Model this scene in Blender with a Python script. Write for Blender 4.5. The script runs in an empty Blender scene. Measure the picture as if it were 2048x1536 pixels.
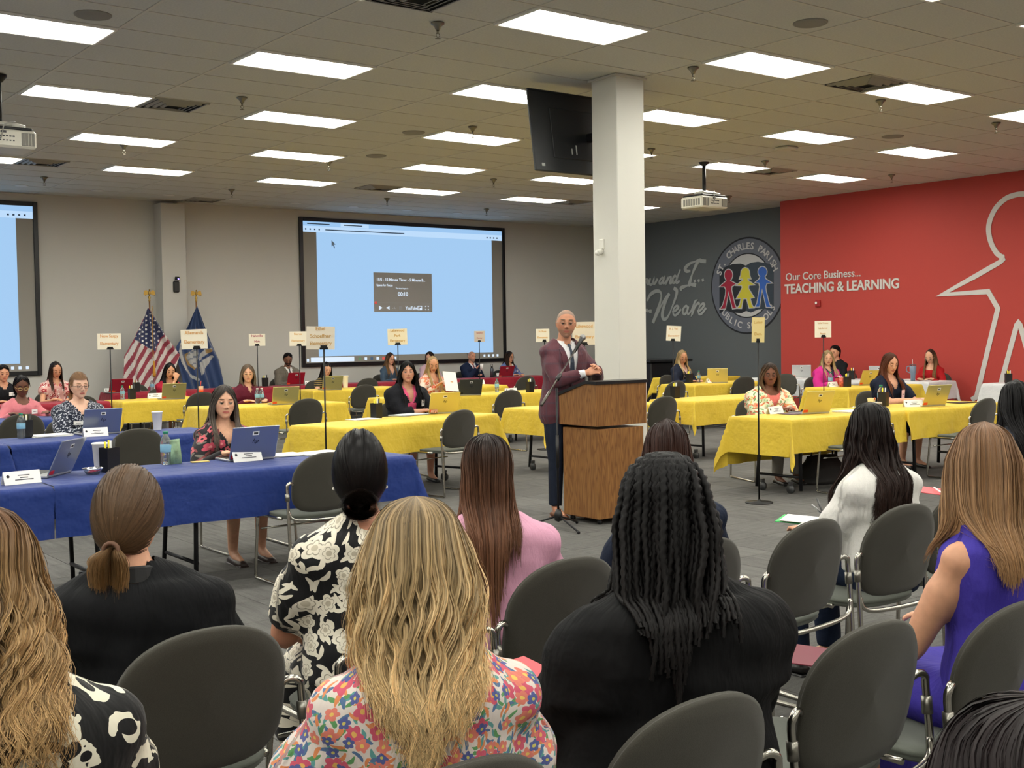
import bpy, bmesh, math, random
import numpy as np
from mathutils import Vector, Matrix
random.seed(7); rng = np.random.default_rng(7)
PI = math.pi
C = bpy.context.scene.collection
# ---------------------------------------------------------------- camera, world, exposure
FPX, YAW, PITCH, ROLL, CAMH = 2355.86, 0.65176, -0.03933, -0.01523, 1.55
CEIL = 4.1165
def cam_axes():
    cy, sy = math.cos(YAW), math.sin(YAW); cp, sp = math.cos(PITCH), math.sin(PITCH)
    f = np.array([sy*cp, cy*cp, sp]); r = np.array([cy, -sy, 0.]); u = np.array([-sy*sp, -cy*sp, cp])
    cr, sr = math.cos(ROLL), math.sin(ROLL)
    return r*cr + u*sr, u*cr - r*sr, f
RX, UX, FX = cam_axes()
cam = bpy.data.objects.new('camera', bpy.data.cameras.new('camera')); C.objects.link(cam)
cam.data.sensor_width = 36; cam.data.sensor_fit = 'HORIZONTAL'; cam.data.lens = FPX/2048*36
cam.data.clip_start = .05; cam.data.clip_end = 100
M = Matrix.Identity(4)
for i in range(3): M[i][0], M[i][1], M[i][2] = RX[i], UX[i], -FX[i]
M[2][3] = CAMH; cam.matrix_world = M
bpy.context.scene.camera = cam
def at(px, py, z):
    'world point where the sight line through a photo pixel meets height z'
    d = FX*FPX + RX*(px-1024) - UX*(py-768)
    P = d*((z-CAMH)/d[2]); return float(P[0]), float(P[1])
def pix(x, y, z):
    d = np.array([x, y, z-CAMH]); k = d@FX
    return 1024+FPX*(d@RX)/k, 768-FPX*(d@UX)/k, k
W = bpy.data.worlds.new('world'); bpy.context.scene.world = W; W.use_nodes = True
W.node_tree.nodes['Background'].inputs[0].default_value = (.9, .93, 1, 1); W.node_tree.nodes['Background'].inputs[1].default_value = .05
S = bpy.context.scene
S.view_settings.view_transform = 'Standard'; S.view_settings.look = 'None'; S.view_settings.gamma = 1
S.view_settings.use_curve_mapping = False; S.view_settings.exposure = 0.0
PANEL = 18.8
try:
    S.cycles.max_bounces = 6; S.cycles.diffuse_bounces = 4; S.cycles.glossy_bounces = 3; S.cycles.transmission_bounces = 6
    S.cycles.sample_clamp_indirect = 6; S.cycles.use_denoising = True
except Exception: pass
# ---------------------------------------------------------------- materials
def lin(c):
    if isinstance(c, str): c = [int(c[i:i+2], 16)/255 for i in (0, 2, 4)]
    return tuple((x/12.92 if x <= .04045 else ((x+.055)/1.055)**2.4) for x in c) + (1.,)
class NT:
    def __init__(s, name):
        s.m = bpy.data.materials.new(name); s.m.use_nodes = True; s.t = s.m.node_tree
        s.b = s.t.nodes['Principled BSDF']
    def n(s, typ, ins=None, **kw):
        nd = s.t.nodes.new(typ)
        for k, v in kw.items(): setattr(nd, k, v)
        for k, v in (ins or {}).items(): s.put(nd.inputs[k], v)
        return nd
    def put(s, sock, v):
        if hasattr(v, 'is_output') or isinstance(v, bpy.types.NodeSocket): s.t.links.new(v, sock)
        elif isinstance(v, bpy.types.Node): s.t.links.new(v.outputs[0], sock)
        else: sock.default_value = v
    def math(s, op, a, b=0., c=0., clamp=False):
        nd = s.t.nodes.new('ShaderNodeMath'); nd.operation = op; nd.use_clamp = clamp
        s.put(nd.inputs[0], a); s.put(nd.inputs[1], b); s.put(nd.inputs[2], c); return nd.outputs[0]
    def mix(s, f, a, b, mode='MIX'):
        nd = s.t.nodes.new('ShaderNodeMix'); nd.data_type = 'RGBA'; nd.blend_type = mode
        s.put(nd.inputs[0], f); s.put(nd.inputs[6], a); s.put(nd.inputs[7], b); return nd.outputs[2]
    def attr(s, name): return s.n('ShaderNodeAttribute', attribute_name=name)
    def coords(s): return s.n('ShaderNodeTexCoord').outputs['Object']
    def sep(s, v): return s.n('ShaderNodeSeparateXYZ', {0: v})
    def noise(s, v, scale, detail=3., rough=.5): return s.n('ShaderNodeTexNoise', {'Vector': v, 'Scale': scale, 'Detail': detail, 'Roughness': rough})
    def ramp(s, f, lo, hi):
        nd = s.n('ShaderNodeMapRange', {'Value': f, 'From Min': lo, 'From Max': hi}); return nd.outputs[0]
    def bump(s, h, strength=.3, dist=.01):
        nd = s.n('ShaderNodeBump', {'Height': h, 'Strength': strength, 'Distance': dist}); s.put(s.b.inputs['Normal'], nd.outputs[0])
    def base(s, v): s.put(s.b.inputs['Base Color'], v)
    def rough(s, v): s.put(s.b.inputs['Roughness'], v)
_mc = {}
def mat(name, col, rough=.6, metal=0., noise=0., nscale=40., bump=0., bscale=200., emit=0., spec=.5, sheen=0., alpha=None, trans=0., coat=0.):
    if name in _mc: return _mc[name]
    n = NT(name); c = lin(col); n.rough(rough); n.b.inputs['Metallic'].default_value = metal
    n.b.inputs['Specular IOR Level'].default_value = spec
    if noise:
        v = n.coords(); f = n.noise(v, nscale).outputs[0]
        n.base(n.mix(n.ramp(f, .3, .7), tuple(x*(1-noise) for x in c[:3])+(1,), tuple(min(1, x*(1+noise)) for x in c[:3])+(1,)))
    else: n.base(c)
    if bump: n.bump(n.noise(n.coords(), bscale, 2).outputs[0], bump, .002)
    if emit and emit < 5: n.b.inputs['Base Color'].default_value = (.02, .02, .02, 1); n.b.inputs['Specular IOR Level'].default_value = .1
    if emit: n.b.inputs['Emission Color'].default_value = c; n.b.inputs['Emission Strength'].default_value = emit
    if sheen: n.b.inputs['Sheen Weight'].default_value = sheen
    if trans: n.b.inputs['Transmission Weight'].default_value = trans; n.b.inputs['IOR'].default_value = 1.35
    if coat: n.b.inputs['Coat Weight'].default_value = coat
    _mc[name] = n.m; return n.m
# ---------------------------------------------------------------- mesh building
class MB:
    def __init__(s): s.V = []; s.F = []; s.M = []; s.n = 0; s.sm = []
    def add(s, V, F, m=0, smooth=False):
        V = np.asarray(V, float).reshape(-1, 3); s.V.append(V)
        s.F += [tuple(i+s.n for i in f) for f in F]; s.M += [m]*len(F); s.sm += [smooth]*len(F); s.n += len(V); return s
    def box(s, c, size, m=0, b=0., R=None):
        hx, hy, hz = size[0]/2, size[1]/2, size[2]/2; b = min(b, hx*.9, hy*.9, hz*.9); sg = (-1, 1)
        if b <= 0:
            V = [(x*hx, y*hy, z*hz) for x in sg for y in sg for z in sg]
            F = [(0, 1, 3, 2), (4, 6, 7, 5), (0, 4, 5, 1), (2, 3, 7, 6), (0, 2, 6, 4), (1, 5, 7, 3)]
        else:
            V = []; I = {}
            for x in sg:
                for y in sg:
                    for z in sg:
                        for a in range(3):
                            p = [x*(hx-b), y*(hy-b), z*(hz-b)]; p[a] = (x*hx, y*hy, z*hz)[a]
                            I[(x, y, z, a)] = len(V); V.append(tuple(p))
            F = []
            for a in range(3):
                u, w = [(1, 2), (2, 0), (0, 1)][a]
                for sa in sg:
                    q = []
                    for su, sw in ((-1, -1), (1, -1), (1, 1), (-1, 1)):
                        k = [0, 0, 0]; k[a] = sa; k[u] = su; k[w] = sw; q.append(I[(*k, a)])
                    F.append(tuple(q if sa > 0 else q[::-1]))
            for a in range(3):
                u, w = [(1, 2), (2, 0), (0, 1)][a]
                for su in sg:
                    for sw in sg:
                        k0 = [0]*3; k0[u] = su; k0[w] = sw; k0[a] = -1; k1 = k0[:]; k1[a] = 1
                        q = [I[(*k0, u)], I[(*k1, u)], I[(*k1, w)], I[(*k0, w)]]
                        F.append(tuple(q if su*sw < 0 else q[::-1]))
            for x in sg:
                for y in sg:
                    for z in sg:
                        q = (I[(x, y, z, 0)], I[(x, y, z, 1)], I[(x, y, z, 2)]); F.append(q if x*y*z > 0 else q[::-1])
        V = np.array(V)
        if R is not None: V = V@np.array(R).T
        return s.add(V+np.array(c), F, m)
    def tube(s, pts, r, m=0, seg=8, closed=False, caps=True, flat=None):
        P = np.array(pts, float); n = len(P); r = np.broadcast_to(np.asarray(r, float), (n,))
        if closed: T = np.roll(P, -1, 0)-np.roll(P, 1, 0)
        else: T = np.gradient(P, axis=0) if n > 2 else np.repeat((P[1:]-P[:1]), 2, 0)
        T /= np.linalg.norm(T, axis=1)[:, None]+1e-12
        up = np.array([0, 0, 1.]) if abs(T[0][2]) < .9 else np.array([1., 0, 0])
        N = np.cross(T[0], up); N /= np.linalg.norm(N); Ns = [N]
        for i in range(1, n):
            N = Ns[-1]-T[i]*(Ns[-1]@T[i]); N /= np.linalg.norm(N)+1e-12; Ns.append(N)
        Ns = np.array(Ns); B = np.cross(T, Ns); a = np.linspace(0, 2*PI, seg, endpoint=False)
        fx, fy = flat or (1, 1)
        V = (P[:, None]+r[:, None, None]*(fx*np.cos(a)[None, :, None]*Ns[:, None]+fy*np.sin(a)[None, :, None]*B[:, None])).reshape(-1, 3)
        F = []
        for i in range(n if closed else n-1):
            j = (i+1) % n
            F += [(i*seg+k, i*seg+(k+1) % seg, j*seg+(k+1) % seg, j*seg+k) for k in range(seg)]
        if not closed and caps: F += [tuple(range(seg))[::-1], tuple((n-1)*seg+k for k in range(seg))]
        return s.add(V, F, m, True)
    def cyl(s, p0, p1, r0, r1=None, m=0, seg=16): return s.tube([p0, p1], [r0, r0 if r1 is None else r1], m, seg)
    def sph(s, c, r, m=0, nu=12, nv=8, R=None):
        r = np.broadcast_to(np.asarray(r, float), (3,)); V = [(0, 0, 1)]
        for i in range(1, nv):
            t = PI*i/nv
            V += [(math.sin(t)*math.cos(2*PI*j/nu), math.sin(t)*math.sin(2*PI*j/nu), math.cos(t)) for j in range(nu)]
        V.append((0, 0, -1)); F = [(0, 1+j, 1+(j+1) % nu) for j in range(nu)]
        for i in range(nv-2):
            a = 1+i*nu; F += [(a+j, a+nu+j, a+nu+(j+1) % nu, a+(j+1) % nu) for j in range(nu)]
        a = 1+(nv-2)*nu; L = len(V)-1; F += [(a+j, L, a+(j+1) % nu) for j in range(nu)]
        V = np.array(V)*r
        if R is not None: V = V@np.array(R).T
        return s.add(V+np.array(c), F, m, True)
    def lathe(s, prof, c=(0, 0, 0), m=0, seg=20, smooth=True):
        n = len(prof); V = [(r*math.cos(2*PI*j/seg), r*math.sin(2*PI*j/seg), z) for r, z in prof for j in range(seg)]
        F = [(i*seg+j, i*seg+(j+1) % seg, (i+1)*seg+(j+1) % seg, (i+1)*seg+j) for i in range(n-1) for j in range(seg)]
        if prof[0][0] > 1e-4: F.append(tuple(range(seg))[::-1])
        if prof[-1][0] > 1e-4: F.append(tuple((n-1)*seg+j for j in range(seg)))
        return s.add(np.array(V)+np.array(c), F, m, smooth)
    def loft(s, rings, m=0, caps=True, smooth=True):
        rings = np.array(rings, float); n, k = rings.shape[:2]
        F = [(i*k+j, i*k+(j+1) % k, (i+1)*k+(j+1) % k, (i+1)*k+j) for i in range(n-1) for j in range(k)]
        if caps: F += [tuple(range(k))[::-1], tuple((n-1)*k+j for j in range(k))]
        return s.add(rings.reshape(-1, 3), F, m, smooth)
    def prism(s, poly, th, o=(0, 0, 0), u=(1, 0, 0), v=(0, 0, 1), m=0):
        'polygon in the (u,v) plane at o, thickness th along u x v'
        u = np.array(u, float); v = np.array(v, float); w = np.cross(u, v)*th; o = np.array(o, float); n = len(poly)
        A = np.array([o+u*a+v*b for a, b in poly]); V = np.concatenate([A, A+w])
        F = [tuple(range(n))[::-1], tuple(range(n, 2*n))]+[(i, (i+1) % n, n+(i+1) % n, n+i) for i in range(n)]
        return s.add(V, F, m)
    def mesh(s, name, mats):
        me = bpy.data.meshes.new(name); V = np.concatenate(s.V) if s.V else np.zeros((0, 3))
        me.from_pydata(V.tolist(), [], s.F)
        for mt in mats: me.materials.append(mt)
        me.polygons.foreach_set('material_index', np.array(s.M, np.int32)); me.polygons.foreach_set('use_smooth', np.array(s.sm, bool))
        me.update(); return me
    def build(s, name, mats, parent=None, loc=None, rot=None):
        if not isinstance(mats, (list, tuple)): mats = [mats]
        o = bpy.data.objects.new(name, s.mesh(name, mats)); C.objects.link(o)
        if parent: o.parent = parent
        if loc is not None: o.location = loc
        if rot is not None: o.rotation_euler = rot
        return o
def tag(o, label=None, cat=None, group=None, kind=None):
    if label: o['label'] = label
    if cat: o['category'] = cat
    if group: o['group'] = group
    if kind: o['kind'] = kind
    return o
def thing(name, label, cat, loc=(0, 0, 0), rz=0, group=None):
    o = bpy.data.objects.new(name, None); C.objects.link(o); o.location = loc; o.rotation_euler = (0, 0, rz); o.empty_display_size = .1
    return tag(o, label, cat, group)
def dup(root, loc, rz, label, group=None, scale=None):
    r = root.copy(); C.objects.link(r); r.location = loc; r.rotation_euler = (0, 0, rz); r['label'] = label
    if group: r['group'] = group
    if scale: r.scale = scale
    def rec(a, b):
        for ch in list(KIDS.get(a.name) or [c for c in bpy.data.objects if c.parent == a]):
            c = ch.copy(); C.objects.link(c); c.parent = b; rec(ch, c)
    rec(root, r); return r
KIDS = {}
def register(root):
    def rec(a):
        ks = [c for c in bpy.data.objects if c.parent == a]; KIDS[a.name] = ks
        for k in ks: rec(k)
    rec(root); return root
def bez(pts, n=8):
    'Catmull-Rom through points'
    P = np.array(pts, float); P = np.vstack([2*P[0]-P[1], P, 2*P[-1]-P[-2]]); out = []
    for i in range(1, len(P)-2):
        for t in np.linspace(0, 1, n, endpoint=False):
            a, b, c, d = P[i-1:i+3]
            out.append(.5*((2*b)+(-a+c)*t+(2*a-5*b+4*c-d)*t*t+(-a+3*b-3*c+d)*t**3))
    out.append(P[-2]); return np.array(out)
def text_mb(mb, s, size, o, u=(1, 0, 0), v=(0, 0, 1), th=.004, m=0, align='LEFT', bold=0., shear=0., sx=1.):
    'append lettering as geometry lying in the (u,v) plane'
    cu = bpy.data.curves.new('t', 'FONT'); cu.body = s; cu.size = size; cu.align_x = align; cu.offset = bold; cu.shear = shear; cu.resolution_u = 3
    cu.extrude = th/2
    ob = bpy.data.objects.new('t', cu); C.objects.link(ob); dg = bpy.context.evaluated_depsgraph_get()
    me = bpy.data.meshes.new_from_object(ob.evaluated_get(dg)); V = np.zeros(len(me.vertices)*3); me.vertices.foreach_get('co', V); V = V.reshape(-1, 3)
    u = np.array(u, float); v = np.array(v, float); w = np.cross(u, v)
    if len(V): mb.add(np.array(o)+V[:, :1]*sx*u+V[:, 1:2]*v+V[:, 2:]*w, [tuple(p.vertices) for p in me.polygons], m)
    bpy.data.objects.remove(ob); bpy.data.curves.remove(cu); bpy.data.meshes.remove(me)
    return mb
# ---------------------------------------------------------------- fabric and surface materials
def carpet_mat():
    n = NT('carpet'); g = n.n('ShaderNodeNewGeometry').outputs['Position']; oi = n.n('ShaderNodeObjectInfo').outputs['Random']
    at_ = n.attr('tone').outputs['Fac']; r = n.math('ADD', oi, at_)
    mp = n.n('ShaderNodeMapping', {'Vector': g, 'Scale': (2.2, 26, 1)}); st = n.noise(mp.outputs[0], 1.6, 4, .7).outputs[0]
    mp2 = n.n('ShaderNodeMapping', {'Vector': g, 'Scale': (14, 1.5, 1)}); st2 = n.noise(mp2.outputs[0], 1.5, 3, .6).outputs[0]
    alt = n.math('GREATER_THAN', n.math('FRACT', n.math('MULTIPLY', r, 7.31)), .5)
    s = n.mix(alt, st, st2)
    f = n.math('ADD', n.ramp(s, .3, .7), n.math('MULTIPLY', n.math('SUBTRACT', n.math('FRACT', n.math('MULTIPLY', r, 3.7)), .5), .55))
    fine = n.noise(g, 240, 2).outputs[0]
    col = n.mix(n.math('MULTIPLY', f, 1., clamp=True), lin('4b4a48'), lin('757370'))
    n.base(n.mix(.5, col, n.mix(fine, lin('3a3a39'), lin('7d7c79')), 'MIX')); n.rough(.95); n.b.inputs['Specular IOR Level'].default_value = .15
    n.bump(fine, .5, .004); return n.m
def wood_mat():
    n = NT('lectern_oak'); v = n.coords(); s = n.sep(v)
    mp = n.n('ShaderNodeMapping', {'Vector': v, 'Scale': (1, 1, .13)})
    ns = n.noise(mp.outputs[0], 7, 3, .6)
    a = n.math('ADD', n.math('MULTIPLY', n.math('ADD', s.outputs[0], s.outputs[1]), 9.), n.math('MULTIPLY', ns.outputs[0], 9.))
    ring = n.math('ABSOLUTE', n.math('SINE', n.math('MULTIPLY', a, 5.)))
    mp2 = n.n('ShaderNodeMapping', {'Vector': v, 'Scale': (1, 1, .03)}); fi = n.noise(mp2.outputs[0], 180, 3).outputs[0]
    c = n.mix(ring, lin('754b24'), lin('9a6c3a')); n.base(n.mix(n.ramp(fi, .35, .65), n.mix(.6, c, lin('6b4521')), c)); n.rough(.42); n.bump(fi, .1, .001); return n.m
def fabric_mat(name, col, vary=.12):
    n = NT(name); v = n.coords(); f = n.noise(v, 900, 2).outputs[0]; g = n.noise(v, 14, 2).outputs[0]; c = lin(col)
    n.base(n.mix(n.ramp(f, .25, .75), tuple(x*(.72) for x in c[:3])+(1,), n.mix(g, tuple(x*(1+vary) for x in c[:3])+(1,), tuple(min(1, x*1.35) for x in c[:3])+(1,))))
    n.rough(.85); n.b.inputs['Specular IOR Level'].default_value = .25; n.b.inputs['Sheen Weight'].default_value = .15; n.bump(f, .4, .002); return n.m
def cloth_mat(name, col):
    n = NT(name); v = n.coords(); c = lin(col)
    f = n.noise(v, 500, 2).outputs[0]; w = n.noise(v, 6, 3, .55); s = n.sep(v)
    n.base(n.mix(n.ramp(f, .2, .8), tuple(x*.9 for x in c[:3])+(1,), c)); n.rough(.62); n.b.inputs['Specular IOR Level'].default_value = .3
    n.b.inputs['Sheen Weight'].default_value = .1
    # pressed fold lines of a tablecloth from its packet
    gx = n.math('ABSOLUTE', n.math('SUBTRACT', n.math('FRACT', n.math('MULTIPLY', s.outputs[0], 3.1)), .5))
    gz = n.math('ABSOLUTE', n.math('SUBTRACT', n.math('FRACT', n.math('MULTIPLY', s.outputs[2], 4.3)), .5))
    k = n.math('ADD', n.math('LESS_THAN', gx, .02), n.math('LESS_THAN', gz, .03))
    h = n.math('ADD', n.math('MULTIPLY', w.outputs[0], 1.), n.math('MULTIPLY', k, .05)); n.bump(h, .9, .03); return n.m
WHITE = mat('paper_white', 'f4f3ee', .7); BLACK = mat('black_plastic', '121212', .4); CHROME = mat('chrome', 'b9b6ad', .22, 1.)
DARKM = mat('black_steel', '17171a', .45, .3)
# ---------------------------------------------------------------- the room
X0, X1, XR, Y0, Y1 = -6., 18.95, 18.18, -5.5, 20.98
wallm = mat('wall_paint', 'c6c4be', .9, bump=.15, bscale=300)
greym = mat('wall_charcoal_paint', '63686a', .85, bump=.1, bscale=300); redm = mat('wall_red_paint', 'b63f37', .7, bump=.12, bscale=300)
CARPET = carpet_mat()
def struct(o): return tag(o, kind='structure')
b = MB(); b.box(((X0+X1)/2, (Y0+Y1)/2, -.06), (X1-X0, Y1-Y0, .1)); floor = struct(b.build('floor', mat('floor_glue_bed', '3c3c3b', .95)))
b = MB(); b.box(((X0+X1)/2, Y1+.1, 2.05), (X1-X0+.4, .2, 4.3)); struct(b.build('wall_back', wallm))
b = MB(); b.box((X0-.1, (Y0+Y1)/2, 2.05), (.2, Y1-Y0, 4.3)); struct(b.build('wall_left', wallm))
b = MB(); b.box(((X0+X1)/2, Y0-.1, 2.05), (X1-X0+.4, .2, 4.3)); struct(b.build('wall_front', wallm))
b = MB(); b.box((X1+.1, (15.13+Y1)/2, 2.05), (.2, Y1-15.13, 4.3)); wall_right_grey = struct(b.build('wall_right', greym))
b = MB(); b.box(((XR+X1+.2)/2, (Y0+15.13)/2, 2.05), (X1+.2-XR, 15.13-Y0, 4.3)); wall_red = struct(b.build('wall_right_red', redm))
b = MB(); b.box((8.12, Y1-.17, 2.03), (.45, .34, 4.06), b=.004); struct(b.build('trim_1', wallm))
basem = mat('vinyl_base', '4a4a4a', .6)
b = MB(); b.box((6, Y1-.008, .05), (24, .012, .1)); struct(b.build('baseboard_back', basem))
b = MB(); b.box((XR-.008, 5, .05), (.012, 20.2, .1)); struct(b.build('baseboard_right', basem))
# carpet tiles: the nearest in view as parts, the rest joined
def in_view(x, y, z, mg=60):
    px, py, k = pix(x, y, z); return k > .5 and -mg < px < 2048+mg and -mg < py < 1536+mg
T = .5
cells = []
for i in range(int((X1-X0)/T)+1):
    for j in range(int((Y1-Y0)/T)+1):
        x, y = X0+T*(i+.5), Y0+T*(j+.5)
        if x > X1-.2 or y > Y1-.2: continue
        cells.append((x, y))
# floor that the photograph shows free of tables: in front of the lectern, under and beside the tables
def floor_seen(x, y): return in_view(x, y, 0, 120) and 3.0 < math.hypot(x, y) < 14
near = sorted([c for c in cells if floor_seen(*c)], key=lambda c: math.hypot(*c))[:300]; ns = set(near)
b = MB(); b.box((0, 0, -.004), (T-.004, T-.004, .012), b=.002); me = b.mesh('carpet_tile', [CARPET])
for x, y in near:
    o = bpy.data.objects.new('carpet_tile', me); C.objects.link(o); o.location = (x, y, 0); o.parent = floor
V = []; F = []; tone = []
for x, y in cells:
    if (x, y) in ns: continue
    h = T/2-.002; k = len(V); V += [(x-h, y-h, .002), (x+h, y-h, .002), (x+h, y+h, .002), (x-h, y+h, .002)]; F.append((k, k+1, k+2, k+3)); tone += [random.random()]*4
b = MB().add(V, F); o = b.build('carpet_field', CARPET, floor); tag(o, kind='stuff')
a = o.data.attributes.new('tone', 'FLOAT', 'POINT'); a.data.foreach_set('value', tone)
# ceiling: T-bar grid, lay-in tiles, troffer lights
LX, LY = 2.773, 9.948
gridm = mat('ceiling_grid_metal', 'c9c6bb', .5); tilem = mat('ceiling_tile_fissured', 'c9c9c1', .95, noise=.06, nscale=60, bump=.5, bscale=120)
b = MB(); b.box(((X0+X1)/2, (Y0+Y1)/2, CEIL+.12), (X1-X0+.4, Y1-Y0+.4, .1)); ceiling = struct(b.build('ceiling', mat('plenum_dark', '555550', .9)))
gb = MB(); gx = LX-.6096; 
k0 = math.ceil((X0-gx)/1.2192); xs = [gx+1.2192*k for k in range(k0, 30) if gx+1.2192*k < X1]
gy = LY-.3048; k0 = math.ceil((Y0-gy)/.6096); ys = [gy+.6096*k for k in range(k0, 60) if gy+.6096*k < Y1]
for x in xs: gb.box((x, (Y0+Y1)/2, CEIL+.006), (.024, Y1-Y0, .012))
for y in ys: gb.box(((X0+X1)/2, y, CEIL+.0062), (X1-X0, .024, .012))
tag(gb.build('grid_bars', gridm, ceiling), kind='stuff')
def lit(r, c): return (LX+2.4384*c+1.2192*(r-1), LY+2.4384*(r-1))
lights = []
for r in range(-5, 5):
    for c in range(-6, 12):
        x, y = lit(r, c)
        if X0+1 < x < XR-.8 and Y0+1 < y < 18: lights.append((x, y))
lset = {(round(x, 2), round(y, 2)) for x, y in lights}
def snap(x, y): return gx+.6096*(math.floor((x-gx)/.6096)+.5), gy+.6096*(math.floor((y-gy)/.6096)+.5)
vents = [snap(4.89, 12.35), snap(4.88, 17.3), snap(10.38, 7.53), snap(14.48, 12.35), snap(10.47, 17.34), snap(14.67, 17.31), snap(4.89, 7.71), snap(8.49, 20.05)]
vset = set((round(x, 2), round(y, 2)) for x, y in vents)
tiles = []
for x in [xs[0]-1.2192]+xs:
    for y in [ys[0]-.6096]+ys:
        cx, cy = x+.6096, y+.3048
        if (round(cx, 2), round(cy, 2)) in lset: continue
        hs = [k for k, s_ in (( -1, -.3048), (1, .3048)) if (round(cx+s_, 2), round(cy, 2)) in vset]
        tiles.append((cx, cy, hs[0] if hs else 0))
full = [t for t in tiles if t[2] == 0 and X0 < t[0]-.6 and t[0]+.6 < X1 and Y0 < t[1]-.3 and t[1]+.3 < Y1]
near = sorted([t for t in full if in_view(t[0], t[1], CEIL, 100)], key=lambda t: math.hypot(t[0], t[1]))[:300]; ns = set(near)
b = MB(); b.box((0, 0, .009), (1.2192-.022, .6096-.022, .018), b=.005); me = b.mesh('ceiling_tile', [tilem])
for t in near:
    o = bpy.data.objects.new('ceiling_tile', me); C.objects.link(o); o.location = (t[0], t[1], CEIL+.004); o.parent = ceiling
b = MB()
for t in tiles:
    if t in ns: continue
    w = 1.197 if t[2] == 0 else .587; b.box((t[0]-t[2]*.3048, t[1], CEIL+.013), (w, .587, .018), b=.004)
tag(b.build('tile_field', tilem, ceiling), kind='stuff')
# troffers
emit = mat('troffer_lens', 'fffdf2', .5, emit=PANEL); framem = mat('troffer_frame', 'e9e7df', .5)
rownames = {0: 'nearest', 1: 'second', 2: 'third', 3: 'fourth', 4: 'farthest'}
t0 = thing('ceiling_light', 'x', 'ceiling light')
b = MB(); b.box((0, 0, .004), (1.165, .55, .012), b=.003); b.build('diffuser', emit, t0)
b = MB()
for s in (-1, 1): b.box((0, s*.288, .0), (1.21, .03, .03), b=.004); b.box((s*.593, 0, .0), (.026, .55, .03), b=.004)
b.build('frame', framem, t0); register(t0)
first = True
ordn = ['first', 'second', 'third', 'fourth', 'fifth', 'sixth', 'seventh']
seen_rows = {}
for x, y in sorted(lights, key=lambda p: (round(p[1], 1), p[0])):
    r = round((y-LY)/2.4384)+1
    if in_view(x, y, CEIL, 40):
        seen_rows.setdefault(r, []).append(x); k = len(seen_rows[r])
        lab = f"{ordn[k-1]} lit ceiling panel from the left in the {rownames.get(r,'nearest')} row of lights"; g = 'ceiling light panels in view'
    else: lab = 'lit ceiling panel outside the view'; g = 'ceiling light panels behind the camera'
    if first: o = t0; o.location = (x, y, CEIL); o['label'] = lab; o['group'] = g; first = False
    else: dup(t0, (x, y, CEIL), 0, lab, g)
# vents
ventm = mat('vent_enamel', '8f8c82', .5); ventd = mat('vent_dark', '2b2b2a', .8)
t0 = thing('air_vent', 'x', 'air vent')
b = MB(); b.box((0, 0, .006), (.585, .585, .01)); b.build('backing', ventd, t0)
for k, w in enumerate((.57, .44, .32, .2)):
    b = MB()
    for s in (-1, 1):
        b.box((0, s*w/2, -.004-.006*k), (w+.03, .035, .006), R=Matrix.Rotation(s*.5, 3, 'X')); b.box((s*w/2, 0, -.004-.006*k), (.035, w-.02, .006), R=Matrix.Rotation(-s*.5, 3, 'Y'))
    b.build('louver', ventm, t0)
register(t0)
vl = ['square air vent in the ceiling beside the projector at the left', 'square air vent in the ceiling above the left screen', 'square air vent beside the ceiling light nearest the red wall', 'square air vent behind the ceiling projector on the right', 'square air vent above the middle of the large screen', 'square air vent near the column and the far lights', 'square air vent cut by the top edge of the picture', 'small square air vent above the flags at the far wall']
for i, (x, y) in enumerate(vents):
    if i == 0: t0.location = (x, y, CEIL); t0['label'] = vl[0]; t0['group'] = 'ceiling air vents'
    else: dup(t0, (x, y, CEIL), 0, vl[i], 'ceiling air vents')
# pendent sprinkler heads
nick = mat('sprinkler_nickel', '8c8778', .3, .9)
t0 = thing('sprinkler_head', 'x', 'sprinkler')
MB().lathe([(.0, 0), (.055, 0), (.055, -.012), (.03, -.03), (.018, -.06), (.0, -.06)], seg=14).build('escutcheon', nick, t0)
b = MB().cyl((0, 0, -.06), (0, 0, -.09), .012, .009, seg=8)
for s in (-1, 1): b.tube([(s*.012, 0, -.085), (s*.018, 0, -.1), (0, 0, -.125)], .003, seg=5)
b.lathe([(0, -.125), (.024, -.126), (.024, -.13), (0, -.132)], seg=12); b.build('deflector', nick, t0); register(t0)
sp = [(5.43, 8.04), (5.36, 11.63), (5.35, 15.2), (5.36, 18.77), (8.39, 18.7), (8.28, 15.11), (8.4, 11.72), (11.43, 15.39), (11.31, 18.49), (13.93, 19.01), (8.35, 8.0), (11.27, 7.96), (13.72, 8.02), (13.72, 11.7), (16.72, 11.6), (16.59, 15.01), (11.46, 11.78)]
sl = ['nearest sprinkler head, left of the front middle light', 'sprinkler head beside the upper left air vent', 'sprinkler head between the left lights and the far wall', 'sprinkler head above the left screen', 'sprinkler head above the pair of flags', 'sprinkler head above the left end of the large screen', 'sprinkler head hanging in front of a lit panel near the column', 'sprinkler head left of the column near the far lights', 'sprinkler head above the middle of the large screen', 'sprinkler head above the right end of the large screen', 'sprinkler head just right of the white column', 'sprinkler head below the light nearest the red wall', 'sprinkler head at the right edge above the red wall', 'sprinkler head beside the right ceiling projector', 'sprinkler head close to the top of the red wall', 'sprinkler head above the round wall emblem', 'sprinkler head peeping out behind the column']
for i, (x, y) in enumerate(sp):
    if i == 0: t0.location = (x, y, CEIL); t0['label'] = sl[0]; t0['group'] = 'sprinkler heads'
    else: dup(t0, (x, y, CEIL), 0, sl[i], 'sprinkler heads')
spkm = mat('speaker_grille', '8f8c84', .8, bump=.8, bscale=500)
t0 = thing('ceiling_speaker', 'x', 'speaker')
MB().lathe([(0, -.006), (.125, -.006), (.13, -.004), (.13, .004)], seg=32).build('grille', spkm, t0)
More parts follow.
